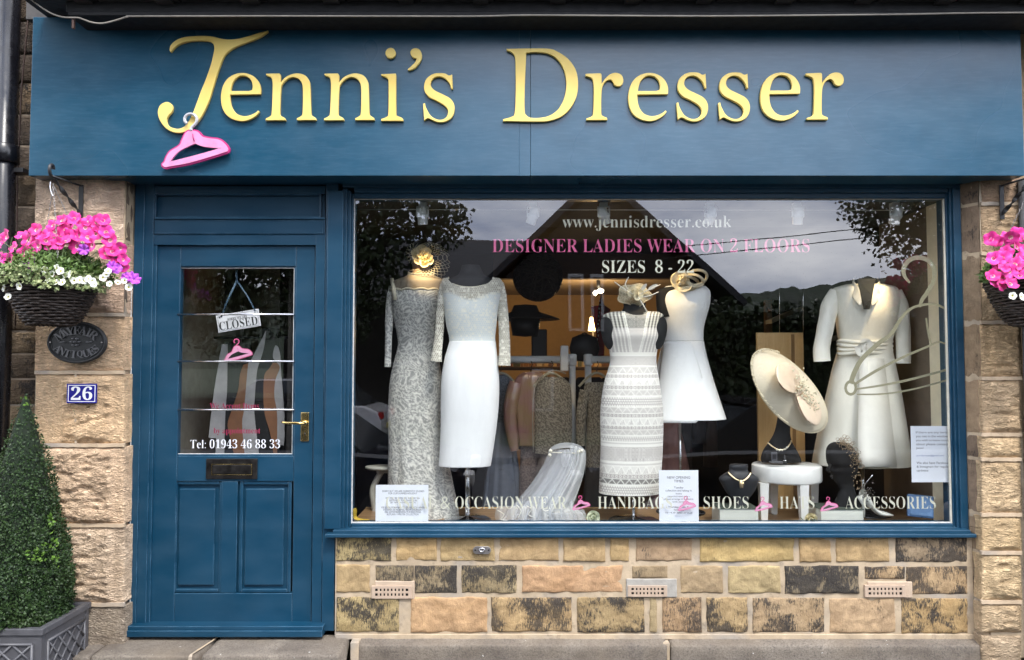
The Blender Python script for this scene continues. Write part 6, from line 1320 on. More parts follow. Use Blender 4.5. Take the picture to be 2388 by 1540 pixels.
for lb, q, r_, h_ in (('small lit table lamp beside the red pennant', (1383, 756), .055, 18), ('second small lit table lamp half hidden by the dark bag', (1244, 766), .04, 12)):
    t = thing('table_lamp', lb, 'table lamp', P(q[0], q[1] + 60, 4.5)); lathe('lamp_shade', [(r_, -h_ * .0042), (r_ * .6, h_ * .0042)], P(q[0], q[1], 4.5), emit('lamp_shade_glow', (1, .72, .32), 5), t, 20); tube('lamp_stem', [P(q[0], q[1] + 8, 4.5), P(q[0], 832, 4.5)], .012, MIRON, t, 8)
for (x_, y_, Yl, e) in ((1395, 730, 4.2, 12), (1383, 770, 4.3, 7), (1240, 770, 4.3, 5)):
    ld = bpy.data.lights.new('shop_lamp', 'POINT'); ld.energy = e; ld.color = (1, .62, .27); ld.shadow_soft_size = .06; lo = bpy.data.objects.new('shop_lamp', ld); col.objects.link(lo); lo.location = P(x_, y_, Yl)
# dark hanging shapes
hl = thing('wicker_globe', 'large dark wicker globe hanging in the shop', 'globe', P(1254, 650, 2.2)); rg = 56 * 6.2 / 1800
MWKD = simple('dark_wicker', (.016, .014, .012), .6, nscale=60, nvar=.8, bscale=60, bstr=1, bdist=.02); lathe('globe', [(rg * math.sin(math.pi * i / 20), rg * math.cos(math.pi * i / 20)) for i in range(21)], P(1254, 646, 2.2), MWKD, hl, 36)
V, F = [], []
for k in range(26): 
    n_ = Vector((rr.gauss(0, 1), rr.gauss(0, 1), rr.gauss(0, 1))).normalized(); u_ = n_.orthogonal().normalized(); w2 = n_.cross(u_); c = P(1254, 646, 2.2); tubegeo([c + (u_ * math.cos(a) + w2 * math.sin(a)) * rg * 1.02 for a in [i * math.pi / 14 for i in range(29)]], .006, 4, False, V, F, False)
mesh('wicker_strands', V, F, simple('dark_cane', (.035, .028, .022), .5), hl, True); tube('flex', [P(1254, 596, 2.2), P(1254, 540, 2.2)], .004, MIRON, hl, 6)
hh_ = thing('black_hat', 'black wide hat hanging below the wicker globe', 'hat', P(1235, 740, 2.0)); lathe('hat_brim', [(0, .06), (.09, .05), (.11, 0), (.26, -.05), (.27, -.06), (.1, -.02)], P(1225, 728, 2.0), MLEATH, hh_, 30); lathe('hat_crown', [(.12, -.03), (.10, -.16), (0, -.17)], P(1225, 735, 2.0), MLEATH, hh_, 24)
bg_ = thing('black_handbag', 'round black handbag with loop handle above the rails', 'handbag', P(1363, 850, 1.6)); lathe('bag_body', [(.0, -.1), (.09, -.09), (.11, 0), (.09, .075), (.03, .1), (0, .1)], P(1363, 812, 1.6), MLEATH, bg_, 28, sy=.5); tube('bag_handle', [P(1363 + 8 * math.cos(a), 786 - 9 * math.sin(a), 1.6) for a in [i * math.pi / 8 for i in range(9)]], .006, MLEATH, bg_, 6)
bg2 = thing('black_box_bag', 'square black bag standing in front of the ochre wall', 'bag', P(1262, 830, 2.0)); zbox('bag_body', 1240, 1276, 768, 836, 2.0, 2.1, MLEATH, bg2, .01); 
MRED = simple('red_felt', (.75, .02, .02), .7); MREDD = simple('dark_red_felt', (.16, .008, .01), .8)
rp_ = thing('red_pennant', 'red felt cone and star pennant hanging at the back', 'pennant', P(1395, 700, 2.6)); panel(rp_, [(1378, 716), (1398, 712), (1402, 760), (1396, 800), (1388, 770)], 2.62, MRED, 'felt_cone'); panel(rp_, [(1402, 685), (1409, 712), (1424, 722), (1412, 760), (1408, 845), (1386, 845), (1391, 770), (1396, 712)], 2.6, MREDD, 'felt_star')
V, F = [], []
for k in range(16): c = P(1398 - 8 * (k / 15) + (2 if k % 2 else 0), 700 + k * 9, 2.59); tubegeo([c, c + Vector((0, 0, -.015))], .004, 5, False, V, F)
mesh('white_stitches', V, F, MWHITEP, rp_)
# right side: glass shelves, spire of dim shelving
for i, (a, b_, y0, y1) in enumerate(((1800, 1872, 745, 715), (1930, 2060, 790, 756), (1805, 1872, 825, 812))):
    t = thing('wall_shelf', ['upper', 'long middle', 'lower'][i] + ' narrow beige shelf slanting back above the oak panel', 'shelf', P(a, y0, 2.0), 'narrow beige shelves'); p, q = P(a, y0, 1.6), P(b_, y1, 2.3 if i != 1 else 2.2)
    V = [p, q, q + Vector((0, 0, -.03)), p + Vector((0, 0, -.03)), p + Vector((0, .14, 0)), q + Vector((0, .14, 0)), q + Vector((0, .14, -.03)), p + Vector((0, .14, -.03))]; mesh('shelf_board', V, [(0, 1, 2, 3), (7, 6, 5, 4), (0, 4, 5, 1), (3, 2, 6, 7), (0, 3, 7, 4), (1, 5, 6, 2)], simple('beige_shelf', (.34, .28, .20), .7), t)
for i, x_ in enumerate((1818, 1873)): t = thing('hanging_wire', ['left', 'right'][i] + ' thin wire hanging down to the oak panel', 'wire', P(x_, 776, .75), 'wires of the oak panel'); tube('wire', [P(x_, 640, .77), P(x_, 778, .77)], .002, MCHROME, t, 6)
orw = thing('orange_post', 'narrow warm wooden post in the shadows beside the plain white dress', 'post', P(1800, 900, 2.4)); zbox('post_board', 1786, 1802, 700, 900, 2.4, 2.45, simple('warm_post', (.22, .08, .03), .7), orw, .004)
# ---------------------------------------------------------------- veil on its stand
vl = thing('bridal_veil', 'sheer white bridal veil with pearl comb spilling over a clear stand', 'veil', P(1290, 1210, .2)); MTULLE = sheer('white_tulle', (.88, .91, .95), .27); MTULL2 = sheer('folded_tulle', (.88, .88, .85), .45)
def veil_layer(rows, mat, nm, seed, amp=.018):
    R_ = [[P(x + (0), y, .22 - .10 * math.sin(math.pi * i / (len(r) - 1)) + amp * math.sin(i * 1.9 + seed + j * .5) + amp * .5 * math.sin(i * 4.3 + seed)) for i, (x, y) in enumerate(r)] for j, r in enumerate(rows)]; return sheet(nm, R_, mat, vl, 0)
def lerp_rows(left, right, n): return [[(a[0] + (b_[0] - a[0]) * k / n, a[1] + (b_[1] - a[1]) * k / n) for k in range(n + 1)] for a, b_ in zip(left, right)]
veil_layer(lerp_rows([(1281, 1052), (1268, 1085), (1238, 1130), (1200, 1175), (1160, 1216)], [(1362, 1045), (1366, 1070), (1358, 1110), (1338, 1160), (1325, 1215)], 22), MTULLE, 'veil_layer', 0)
veil_layer(lerp_rows([(1300, 1048), (1285, 1090), (1255, 1140), (1215, 1185), (1180, 1216)], [(1364, 1048), (1362, 1085), (1350, 1130), (1330, 1175), (1310, 1216)], 16), MTULLE, 'veil_layer', 2, .03)
veil_layer(lerp_rows([(1330, 1036), (1326, 1075), (1304, 1115), (1272, 1160), (1235, 1205)], [(1366, 1050), (1368, 1080), (1358, 1120), (1344, 1160), (1325, 1205)], 12), MTULL2, 'veil_layer', 4, .02)
veil_layer(lerp_rows([(1160, 1180), (1152, 1200), (1156, 1217)], [(1335, 1180), (1362, 1196), (1368, 1217)], 26), MTULL2, 'veil_hem', 1, .03)
veil_layer(lerp_rows([(1200, 1170), (1180, 1190), (1170, 1214)], [(1330, 1160), (1340, 1185), (1350, 1214)], 20), MTULLE, 'veil_hem', 5, .04)
V, F = [], []
for j in range(9):
    for i in range(17): a = math.pi * i / 16; q = P(1322, 1060, .25); V.append((q.x - .105 * math.cos(a), .25 - .10 * math.sin(a) * math.sin(math.pi / 2 * (j / 8)), q.z - .01 + .075 * math.sin(a) ** .8 * (1 - .25 * j / 8) ))
for j in range(8):
    for i in range(16): F.append((j * 17 + i, j * 17 + i + 1, (j + 1) * 17 + i + 1, (j + 1) * 17 + i))
mesh('veil_crown', V, F, MTULLE, vl, True)
for pts in (((1282, 1055), (1300, 1056), (1325, 1056), (1345, 1058), (1358, 1052)),): tube('pearl_band', [P(x_, y_, .13) for x_, y_ in pts], .0028, MPEARL, vl, 6)
for x_, y_ in ((1284, 1052), (1282, 1062), (1356, 1052), (1350, 1054)): lathe('pearl_cluster', [(0, -.012), (.010, -.004), (.010, .005), (0, .012)], P(x_, y_, .125), MPEARL, vl, 10)
for pts in (((1228, 1180), (1240, 1188), (1232, 1200), (1244, 1206)), ((1205, 1178), (1215, 1192), (1208, 1208)), ((1262, 1182), (1270, 1192), (1280, 1190)), ((1160, 1190), (1175, 1200), (1168, 1212), (1185, 1214))): tube('lace_cord', smooth_open([P(x_, y_, .11) for x_, y_ in pts], 6), .0022, MLTH, vl, 6)
ap = thing('clear_box', 'flat clear box lying under the hem of the veil', 'box', P(1330, 1215, .15)); zbox('box_body', 1275, 1367, 1198, 1219, .12, .24, sheer('clear_plastic', (.7, .72, .74), .3), ap, .003, 1208)
# small pale table at left
stb = thing('side_table', 'small pale grey side table half hidden behind the lace gown', 'table', P(900, 1205, .58)); MPTG = simple('pale_grey_paint', (.42, .41, .36), .5); YTt = .58
lathe('table_top', [(0, -.02), (.12, -.02), (.135, -.012), (.135, -.004), (.13, 0), (0, 0)], P(905, 1087, YTt), MPTG, stb, 36, sy=.6); zbox('apron', 880, 940, 1092, 1104, YTt - .04, YTt + .04, MPTG, stb, .003)
tube('leg', smooth_open([P(890, 1100, YTt), P(878, 1120, YTt), P(869, 1145, YTt), P(872, 1175, YTt), P(876, 1203, YTt)], 5), .018, MPTG, stb, 10); tube('leg', smooth_open([P(936, 1100, YTt), P(942, 1140, YTt), P(938, 1203, YTt)], 5), .018, MPTG, stb, 10)
# ================================================================ plants in front
MLEAF = None
def leafmat(name, a, b_, c3, rough=.45):
    b = NB(name); g = b.n('ShaderNodeNewGeometry'); f = g.outputs['Random Per Island']; v = b.coord(rnd=False); n = b.noise(v, 6, 3)
    c = b.mix(b.ramp(f, 0, 1), c4(a), c4(b_)); c = b.mix(b.math('MULTIPLY', b.ramp(n, .5, .75), .5), c, c4(c3))
    b.out(c, rough, 0.0, None, Specular_IOR_Level=.35); b.b.inputs['Transmission Weight'].default_value = 0; b.b.inputs['Subsurface Weight'].default_value = 0; return b.m
MBOX = leafmat('box_leaf', (.010, .027, .008), (.042, .080, .022), (.06, .10, .03)); MYNG = leafmat('young_box_leaf', (.07, .15, .02), (.15, .27, .045), (.11, .2, .03)); MTWIG = simple('twig', (.07, .05, .03), .8)
MPET = leafmat('petunia_leaf', (.05, .10, .025), (.13, .22, .05), (.22, .30, .08)); MVAR = leafmat('variegated_leaf', (.14, .20, .07), (.38, .42, .20), (.10, .16, .05))
def leaves(name, samples, mat, parent, seed, size, aspect=.5):
    """one small folded leaf per sample (point, outward direction); two faces each"""
    rr = random.Random(seed); V, F = [], []
    for p, d in samples:
        d = (d + Vector((rr.gauss(0, .55), rr.gauss(0, .55), rr.gauss(0, .45)))).normalized(); s = d.orthogonal().normalized(); s = Matrix.Rotation(rr.uniform(0, 6.28), 3, d) @ s
        up = d.cross(s); l = size * rr.uniform(.6, 1.25); w_ = l * aspect; b0 = len(V); ax_ = (s * .8 + d * .6).normalized(); sd_ = ax_.cross(d).normalized(); nn = ax_.cross(sd_)
        V += [p, p + ax_ * l * .5 + sd_ * w_ * .5 + nn * w_ * .12, p + ax_ * l, p + ax_ * l * .5 - sd_ * w_ * .5 + nn * w_ * .12]; F += [(b0, b0 + 1, b0 + 2), (b0, b0 + 2, b0 + 3)]
    return mesh(name, V, F, mat, parent)
tp = thing('topiary', 'clipped green box cone with bright new shoots in a grey planter', 'topiary', (-2.315, -.30, .40))
cT = Vector((-2.325, -.30, 0)); prof = [(Z(914, -.3), .0), (Z(930, -.3), .018), (Z(980, -.3), .055), (Z(1040, -.3), .096), (Z(1090, -.3), .128), (Z(1150, -.3), .158), (Z(1210, -.3), .182), (Z(1280, -.3), .212), (Z(1340, -.3), .238), (Z(1390, -.3), .250), (Z(1430, -.3), .240), (Z(1452, -.3), .21)]
prof = [(a, b_ * .885) for a, b_ in prof]
def trad(z):
    for (a, ra), (b_, rb) in zip(prof[:-1], prof[1:]):
        if b_ <= z <= a: return ra + (rb - ra) * (a - z) / (a - b_)
    return 0
rr = random.Random(1); S_ = []; zA, zB = prof[-1][0], prof[0][0]
while len(S_) < 34000:
    z = zA + (zB - zA) * (1 - math.sqrt(rr.random())) ; r0 = trad(z); 
    if r0 <= 0 or rr.random() > r0 / .25 + .08: continue
    a = rr.uniform(0, 2 * math.pi); bump_ = 1 + .15 * noise.noise(Vector((math.cos(a) * 3, math.sin(a) * 3, z * 7))) + .06 * noise.noise(Vector((math.cos(a) * 9, math.sin(a) * 9, z * 22)))
    dep = rr.random() ** 2 * .035; r = max(0, r0 * bump_ - dep + rr.gauss(0, .004)); S_.append((cT + Vector((r * math.cos(a), r * math.sin(a), z)), Vector((math.cos(a), math.sin(a), .35))))
leaves('foliage', S_, MBOX, tp, 2, .0135, .62)['kind'] = 'stuff'
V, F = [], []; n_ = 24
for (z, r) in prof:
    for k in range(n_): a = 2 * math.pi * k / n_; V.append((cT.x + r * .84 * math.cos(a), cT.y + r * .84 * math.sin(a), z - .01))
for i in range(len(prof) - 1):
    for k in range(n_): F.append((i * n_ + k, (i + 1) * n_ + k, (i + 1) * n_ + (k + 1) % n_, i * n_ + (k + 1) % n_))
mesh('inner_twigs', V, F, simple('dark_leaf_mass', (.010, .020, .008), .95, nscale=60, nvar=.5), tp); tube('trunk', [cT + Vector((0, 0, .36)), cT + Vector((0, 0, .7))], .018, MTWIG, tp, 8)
for (x_, y_, n2) in ((128, 1278, 40), (142, 1262, 18), (150, 1300, 20), (140, 1215, 16), (20, 1440, 12), (66, 934, 6)):
    S2 = []
    for k in range(n2): p = P(x_ + rr.gauss(0, 6), y_ + rr.gauss(0, 8), -.30); r0 = trad(p.z) or .05; dx = max(-r0 * .99, min(r0 * .99, p.x - cT.x)); p.x = cT.x + dx; p.y = cT.y - math.sqrt(max(0, r0 * r0 - dx * dx)) - .012; S2.append((p, Vector((.3, -1, .5))))
    leaves('young_shoot', S2, MYNG, tp, int(x_), .022, .6)
# planter
plt = thing('planter', 'square dark grey planter with raised lattice panels under the topiary', 'planter', (-2.315, -.30, 0)); MPL = simple('lead_grey_fibreglass', (.085, .085, .092), .42, nvar=.15, bstr=.2)
px0, px1, py0, py1, ph = -2.535, -2.105, -.49, -.10, .435
box('planter_wall', px0, px1, py0, py0 + .03, 0, ph - .03, MPL, plt, .003); box('planter_wall', px0, px1, py1 - .03, py1, 0, ph - .03, MPL, plt, .003); box('planter_wall', px0, px0 + .03, py0 + .0305, py1 - .0305, 0, ph - .03, MPL, plt, .003); box('planter_wall', px1 - .03, px1, py0 + .0305, py1 - .0305, 0, ph - .03, MPL, plt, .003)
bm = bmesh.new()
for a in ((px0 - .008, px1 + .008, py0 - .008, py0 + .025), (px0 - .008, px1 + .008, py1 - .025, py1 + .008), (px0 - .008, px0 + .025, py0 + .0252, py1 - .0252), (px1 - .025, px1 + .008, py0 + .0252, py1 - .0252)): bmbox(bm, a[0], a[1], a[2], a[3], ph - .03, ph, .004)
frombm('planter_rim', bm, MPL, plt); box('soil', px0 + .03, px1 - .03, py0 + .03, py1 - .03, ph - .1, ph - .035, simple('soil', (.035, .022, .015), .95, bstr=.8, bdist=.01), plt, 0)
for side in range(2):
    V0 = []; 
    if side == 0: mp2 = lambda u, z, d: Vector((px0 + .04 + u * (px1 - px0 - .08), py0 - d, .05 + z * (ph - .12)))
    else: mp2 = lambda u, z, d: Vector((px1 + d, py0 + .045 + u * (py1 - py0 - .09), .05 + z * (ph - .12)))
    for a, b_ in (((0, 0), (1, 0)), ((1, 0), (1, 1)), ((1, 1), (0, 1)), ((0, 1), (0, 0))): tube('panel_frame', [mp2(*a, .003), mp2(*b_, .003)], .007, MPL, plt, 6)
    N = 4
    for k in range(-N, N + 1):
        for sgn in (1, -1):
            pts = []
            for s in range(21):
                z = s / 20; u = (k / N) + sgn * z * 1.0 + (1 if sgn < 0 else 0)
                if 0 <= u <= 1: pts.append(mp2(u, z, .003))
            if len(pts) > 1: tube('lattice_bar', [pts[0], pts[-1]], .0055, MPL, plt, 6)
# ---------------------------------------------------------------- hanging baskets
def petunia(mat_in, mat_out, r, lob=5, ruff=.16, nm='petunia'):
    V, F, N, M_ = [], [], 30, 5
    for i in range(M_ + 1):
        t = i / M_
        for k in range(N):
            a = 2 * math.pi * k / N; rad = r * (.10 + .90 * t) * (1 - .14 * t * (.5 - .5 * math.cos(lob * a)) ** 3 + .0); z = r * (-.42 * (1 - t) ** 2 + ruff * t * t * math.sin(lob * a + 1) * .5 + .04 * t * math.sin(11 * a))
            V.append((rad * math.cos(a), rad * math.sin(a), z))
    for i in range(M_):
        for k in range(N): F.append((i * N + k, i * N + (k + 1) % N, (i + 1) * N + (k + 1) % N, (i + 1) * N + k))
    F.append(tuple(range(N)))
    me = bpy.data.meshes.new(nm); me.from_pydata(V, [], F); me.materials.append(mat_out); me.materials.append(mat_in); me.polygons.foreach_set('use_smooth', [True] * len(me.polygons))
    for i, p in enumerate(me.polygons):
        if i < N or i == len(me.polygons) - 1: p.material_index = 1
    me.update(); return me
def petmat(nm, a, b_):
    b = NB(nm); oi = b.n('ShaderNodeObjectInfo'); c = b.mix(oi.outputs['Random'], c4(a), c4(b_)); v = b.coord(); 
    b.out(b.mix(b.math('MULTIPLY', b.noise(v, 60, 2), .25), c, c4([min(1, x * 1.3 + .02) for x in b_])), .55, 0.0, b.bump(b.noise(v, 90, 2), .3, .002), Specular_IOR_Level=.3); b.b.inputs['Sheen Weight'].default_value = .3; return b.m
MPK = petmat('hot_pink_petal', (.60, .010, .17), (.88, .05, .38)); MPUR = petmat('purple_petal', (.38, .05, .50), (.52, .10, .62)); MWHF = petmat('white_petal', (.74, .76, .66), (.82, .82, .72)); MTHR = simple('pale_throat', (.82, .50, .50), .6); MTHY = simple('yellow_throat', (.62, .58, .12), .6)
MEPK = petunia(MTHR, MPK, .033, 5, .26); MEPU = petunia(MPUR, MPUR, .027, 7, .6, 'double_petunia'); MEWH = petunia(MTHY, MWHF, .0165, 5, .1, 'small_white_flower')
MWICK = simple('dark_brown_wicker', (.030, .020, .015), .5, nvar=.4, nscale=40)
def basket(label, cx_, pinks, purples, whites, seed, brk, lblb, zoff=0):
    YBk = -.315; cB = P(cx_, 660, YBk); t = thing('hanging_basket', label, 'hanging basket', P(cx_, 760, YBk)); rr = random.Random(seed)
    RB, HB_ = .205, Z(655, YBk) - Z(760, YBk); zt_ = Z(655, YBk)
    def rb(u): return RB * (1 - .58 * (1 - math.sqrt(max(0, 1 - (1 - u) ** 2.2)))) * (.62 + .38 * u ** .5) if u < 1 else RB
    V, F = [], []; rows_ = 17
    for k in range(rows_):
        u = (k + .5) / rows_; r = .085 + (RB - .085) * (u ** .62); z = zt_ - HB_ * (1 - u); L = [Vector((cB.x + (r + .0045 * math.sin(14 * a + math.pi * (k % 2)) + rr.gauss(0, .0012)) * math.cos(a), YBk + (r + .0045 * math.sin(14 * a + math.pi * (k % 2))) * math.sin(a), z + .003 * math.sin(3 * a + k))) for a in [2 * math.pi * i / 84 for i in range(84)]]
        tubegeo(L, .0068, 6, True, V, F)
    for i in range(28):
        a = 2 * math.pi * i / 28; tubegeo([Vector((cB.x + (.085 + (RB - .085) * (u ** .62)) * math.cos(a), YBk + (.085 + (RB - .085) * (u ** .62)) * math.sin(a), zt_ - HB_ * (1 - u))) for u in [j / 8 for j in range(9)]], .004, 5, False, V, F)
    mesh('wicker_bowl', V, F, MWICK, t, True); lathe('basket_liner', [(0, -HB_ + .004), (.08, -HB_ + .004)] + [((.078 + (RB - .092) * ((j / 8) ** .62)), -HB_ * (1 - j / 8)) for j in range(9)] + [(0, -.01)], (cB.x, YBk, zt_), simple('liner_black', (.008, .007, .006), .9), t, 28)
    # chains
    tip = P(cx_ + (2 if cx_ < 1000 else -2), 432, YBk)
    for a in (2.4, -.9, .6): 
        e = Vector((cB.x + RB * math.cos(a), YBk + RB * math.sin(a), zt_)); V, F = [], []; n_ = 34
        for i in range(n_):
            c = tip.lerp(e, i / n_); d = (e - tip).normalized(); s = d.orthogonal().normalized() if i % 2 else d.cross(d.orthogonal()).normalized(); tubegeo([c + d * .007 * math.cos(b_) + s * .0035 * math.sin(b_) for b_ in [j * math.pi / 4 for j in range(8)]], .0011, 4, True, V, F)
        mesh('chain', V, F, MSTEEL, t, True)
    tube('hook', smooth_open([P(cx_ + (-4 if cx_ < 1000 else 4), 424, YBk), P(cx_ - 5, 436, YBk), P(cx_ - 2, 450, YBk), P(cx_ + 2, 458, YBk)], 5), .0028, MCHROME, t, 6)
    # foliage mound
    S2 = []; S3 = []
    for k in range(3400):
        a = rr.uniform(0, 2 * math.pi); u = rr.random(); rad = (.225 if pinks is PK else .185) * math.sqrt(u) * (1 + .1 * math.sin(3 * a)); h = .115 * (1 - u) + rr.uniform(-.02, .04) + .005
        S2.append((Vector((cB.x + rad * 1.12 * math.cos(a), YBk + rad * .9 * math.sin(a), zt_ + h)), Vector((math.cos(a) * .6, math.sin(a) * .6, .7))))
    for k in range(1300):
        a = rr.uniform(math.pi * .95, 2.05 * math.pi) if pinks is PK else rr.uniform(math.pi * 1.3, 2.05 * math.pi); rad = rr.uniform(.19, .235); S3.append((Vector((cB.x + rad * 1.12 * math.cos(a), YBk + rad * math.sin(a), zt_ + rr.uniform(-.035, .045) - (.02 if math.cos(a) > .3 else 0))), Vector((math.cos(a), math.sin(a), .1))))
    leaves('foliage', S2, MPET, t, seed, .030, .42)['kind'] = 'stuff'; leaves('trailing_leaves', S3, MVAR, t, seed + 1, .021, .75)['kind'] = 'stuff'
    V, F = [], []
    for k in range(90):
        a = rr.uniform(0, 2 * math.pi); r_ = rr.uniform(.02, .2); b0 = Vector((cB.x + r_ * math.cos(a), YBk + r_ * math.sin(a) * .8, zt_)); tubegeo([b0, b0 + Vector((rr.gauss(0, .02), rr.gauss(0, .01), rr.uniform(.06, .12))), b0 + Vector((rr.gauss(0, .05), rr.gauss(0, .02), rr.uniform(.10, .21)))], .0016, 4, False, V, F)
    mesh('stems', V, F, simple('green_stem', (.10, .16, .05), .6), t)
    def place(me, nm, x, y, dep, spread, sc_=1, group=None):
        o = bpy.data.objects.new(nm, me); o.location = P(x, y, dep); f = Vector((rr.gauss(0, spread) + (x - cx_) / 260, -1, rr.gauss(.25, spread * .8))).normalized(); o.rotation_mode = 'QUATERNION'; o.rotation_quaternion = f.to_track_quat('Z', 'Y') @ Matrix.Rotation(rr.uniform(0, 6), 4, 'Z').to_quaternion(); s = sc_ * rr.uniform(.88, 1.15); o.scale = (s, s, s); link(o, t); return o
    def dep(x, y, dd=.0): u = min(1, abs(x - cx_) / 150); v_ = (y - 500) / 190; return YBk - .04 - .17 * math.sqrt(max(0, 1 - u * u)) * max(.1, min(1, v_)) + dd + rr.uniform(-.02, .02)
    for x, y in pinks: place(MEPK, 'pink_flower', x, y, dep(x, y), .32)
    for x, y in purples: place(MEPU, 'purple_flower', x, y, dep(x, y, -.02), .3)
    for x, y in whites: place(MEWH, 'white_flower', x, y, dep(x, y, -.03), .3)
    # bracket
    bt = thing('basket_bracket', lblb, 'bracket', P(brk, 465, YP - .03)); yb_ = YP - .032; xb_ = X(brk, yb_, 465)
    box('back_bar', xb_ - .011, xb_ + .011, yb_ - .004, yb_ + .004, Z(512, yb_), Z(432, yb_), MIRON, bt, .001); zt2 = Z(432, yb_) - .004
    tx = P(cx_, 418, YBk).x; tube('arm', [(xb_, yb_, zt2), (tx, YBk, zt2)], .005, MIRON, bt, 8)
    for k in (0, .012): pass
    a, b_ = Vector((xb_, yb_, Z(500, yb_))), Vector((tx, YBk + .01, zt2 - .012)); V, F = [], []; n_ = 40
    for i in range(n_ + 1):
        c = a.lerp(b_, i / n_); d = (b_ - a).normalized(); s = d.orthogonal().normalized(); s = Matrix.Rotation(i / n_ * 9.4, 3, d) @ s; q = d.cross(s)
        for m1, m2 in ((1, .28), (-1, .28), (-1, -.28), (1, -.28)): V.append(c + s * .0105 * m1 + q * .0105 * m2)
    for i in range(n_):
        for k in range(4): F.append((i * 4 + k, i * 4 + (k + 1) % 4, (i + 1) * 4 + (k + 1) % 4, (i + 1) * 4 + k))
    mesh('twisted_brace', V, F, MIRON, bt)
    tube('scroll', [Vector((tx, YBk - .012 + .0, zt2)) + Vector((.002, -.016 * math.sin(a_) , .020 - .020 * math.cos(a_) + .012 * a_ / 3)) for a_ in [j * .45 for j in range(12)]], .008, MIRON, bt, 8)
    return t
PK = [(10, 552), (30, 577), (50, 548), (82, 535), (100, 548), (62, 560), (85, 574), (78, 565), (120, 525), (142, 513), (160, 520), (150, 535), (128, 540), (108, 560), (165, 552), (148, 560), (175, 575), (182, 548), (205, 552), (198, 530), (205, 515), (225, 518), (235, 530), (222, 545), (248, 540), (255, 560), (262, 585), (248, 590), (270, 600), (280, 580), (288, 605), (240, 512), (-4, 565), (2, 600), (18, 605), (135, 568), (210, 572), (170, 508), (115, 572), (286, 622), (190, 520), (92, 552), (60, 590), (272, 618)]
WH = [(104, 630), (130, 625), (140, 632), (150, 642), (110, 655), (130, 658), (144, 658), (172, 655), (185, 653), (205, 650), (218, 663), (248, 640), (240, 648), (255, 662), (275, 658), (300, 670), (8, 672), (18, 692), (44, 668), (162, 640), (215, 656), (196, 655), (120, 640), (252, 632), (290, 655), (60, 642)]
PU = [(60, 617), (74, 613), (8, 632), (18, 640), (-5, 628), (262, 620), (270, 626), (306, 646), (314, 650), (195, 582), (296, 648), (70, 622)]
basket('wicker hanging basket of pink and white flowers on the pillar left of the door', 122, PK, PU, WH, 5, 189, 'black wrought iron bracket left of the door with a twisted brace')
PK2 = [(2312, 557), (2325, 562), (2350, 552), (2358, 556), (2372, 545), (2385, 550), (2348, 588), (2338, 600), (2318, 602), (2328, 615), (2342, 625), (2355, 632), (2340, 648), (2360, 660), (2378, 604), (2370, 615), (2384, 628), (2336, 664), (2320, 655), (2316, 642), (2395, 585), (2390, 600), (2380, 640), (2402, 560), (2376, 575)]
basket('wicker hanging basket of pink flowers at the right edge of the shopfront', 2409, PK2, [], [(2362, 690), (2384, 692)], 9, 2336, 'black wrought iron bracket right of the window with a twisted brace')

# ================================================================ the far side of the street, seen mirrored in the glass
MHB = simple('dark_stone_house', (.022, .019, .017), .9, nvar=.3); MRF = simple('far_slate_roof', (.036, .036, .042), .7, nvar=.2); MWF = simple('far_window_frame', (.42, .42, .42), .6); MWG = simple('far_window_pane', (.03, .035, .04), .1)
YV1 = 16
def wpt(x, y, Yv=YV1): return MR(x, y, Yv)
hs = thing('gabled_house', 'dark gabled stone house across the street mirrored in the shop glass', 'house', (wpt(1398, 850).x, wpt(1398, 850).y, 0))
def extr(name, pts, Yv, depth, mat, parent, z0=None):
    q = [(wpt(x, y, Yv).x, wpt(x, y, Yv).z) for x, y in pts]; y_ = 2 * GY - Yv; return prism(name, q, y_ - depth, y_, mat, parent)
extr('house_wall', [(1110, 760), (1120, 705), (1398, 432), (1672, 700), (1690, 760), (1690, 1020), (1110, 1020)], YV1, 7, MHB, hs)
bmr = []
for a, b_ in (((1395, 405), (1070, 712)), ((1400, 405), (1735, 704))):
    p, q = wpt(*a), wpt(*b_); n_ = Vector((-(q.z - p.z), 0, q.x - p.x)).normalized(); n_ = n_ if n_.z > 0 else -n_; V = []
    for yy in (.35, -7.2):
        for u_ in (p, q):
            for k_ in (0, -.16): V.append(Vector((u_.x, u_.y + yy, u_.z)) + n_ * k_)
    mesh('roof', V, [(0, 1, 3, 2), (4, 6, 7, 5), (0, 2, 6, 4), (1, 5, 7, 3), (0, 4, 5, 1), (2, 3, 7, 6)], MRF, hs)
def fwin(parent, xa, xb, ya, yb, Yv):
    p, q = wpt(xa, yb, Yv), wpt(xb, ya, Yv); o = box('window', p.x, q.x, p.y - .02, p.y + .03, p.z, q.z, MWF, parent, .01); box('pane', p.x + .08, q.x - .08, p.y + .031, p.y + .036, p.z + .08, q.z - .08, MWG, o, 0)
fwin(hs, 1326, 1362, 640, 772, YV1); fwin(hs, 1378, 1408, 640, 772, YV1); fwin(hs, 1440, 1480, 860, 960, YV1); fwin(hs, 1240, 1290, 860, 960, YV1)
hs2 = thing('slate_roofed_house', 'long low slate roofed house beside the gabled one across the street', 'house', (wpt(1000, 850, 19).x, wpt(1000, 850, 19).y, 0))
p, q = wpt(640, 704, 19), wpt(1330, 704, 19); r_ = wpt(640, 560, 22)
mesh('roof', [(p.x, p.y, p.z), (q.x, q.y, q.z), (q.x, r_.y, r_.z), (p.x, r_.y, r_.z), (p.x, r_.y - 3, p.z), (q.x, r_.y - 3, p.z)], [(0, 1, 2, 3), (3, 2, 5, 4)], MRF, hs2)
box('house_wall', p.x + .2, q.x - .2, r_.y - 2.6, p.y - .3, -.15, p.z, MHB, hs2, 0); fwin(hs2, 900, 960, 760, 850, 18.6); fwin(hs2, 720, 780, 760, 850, 18.6)
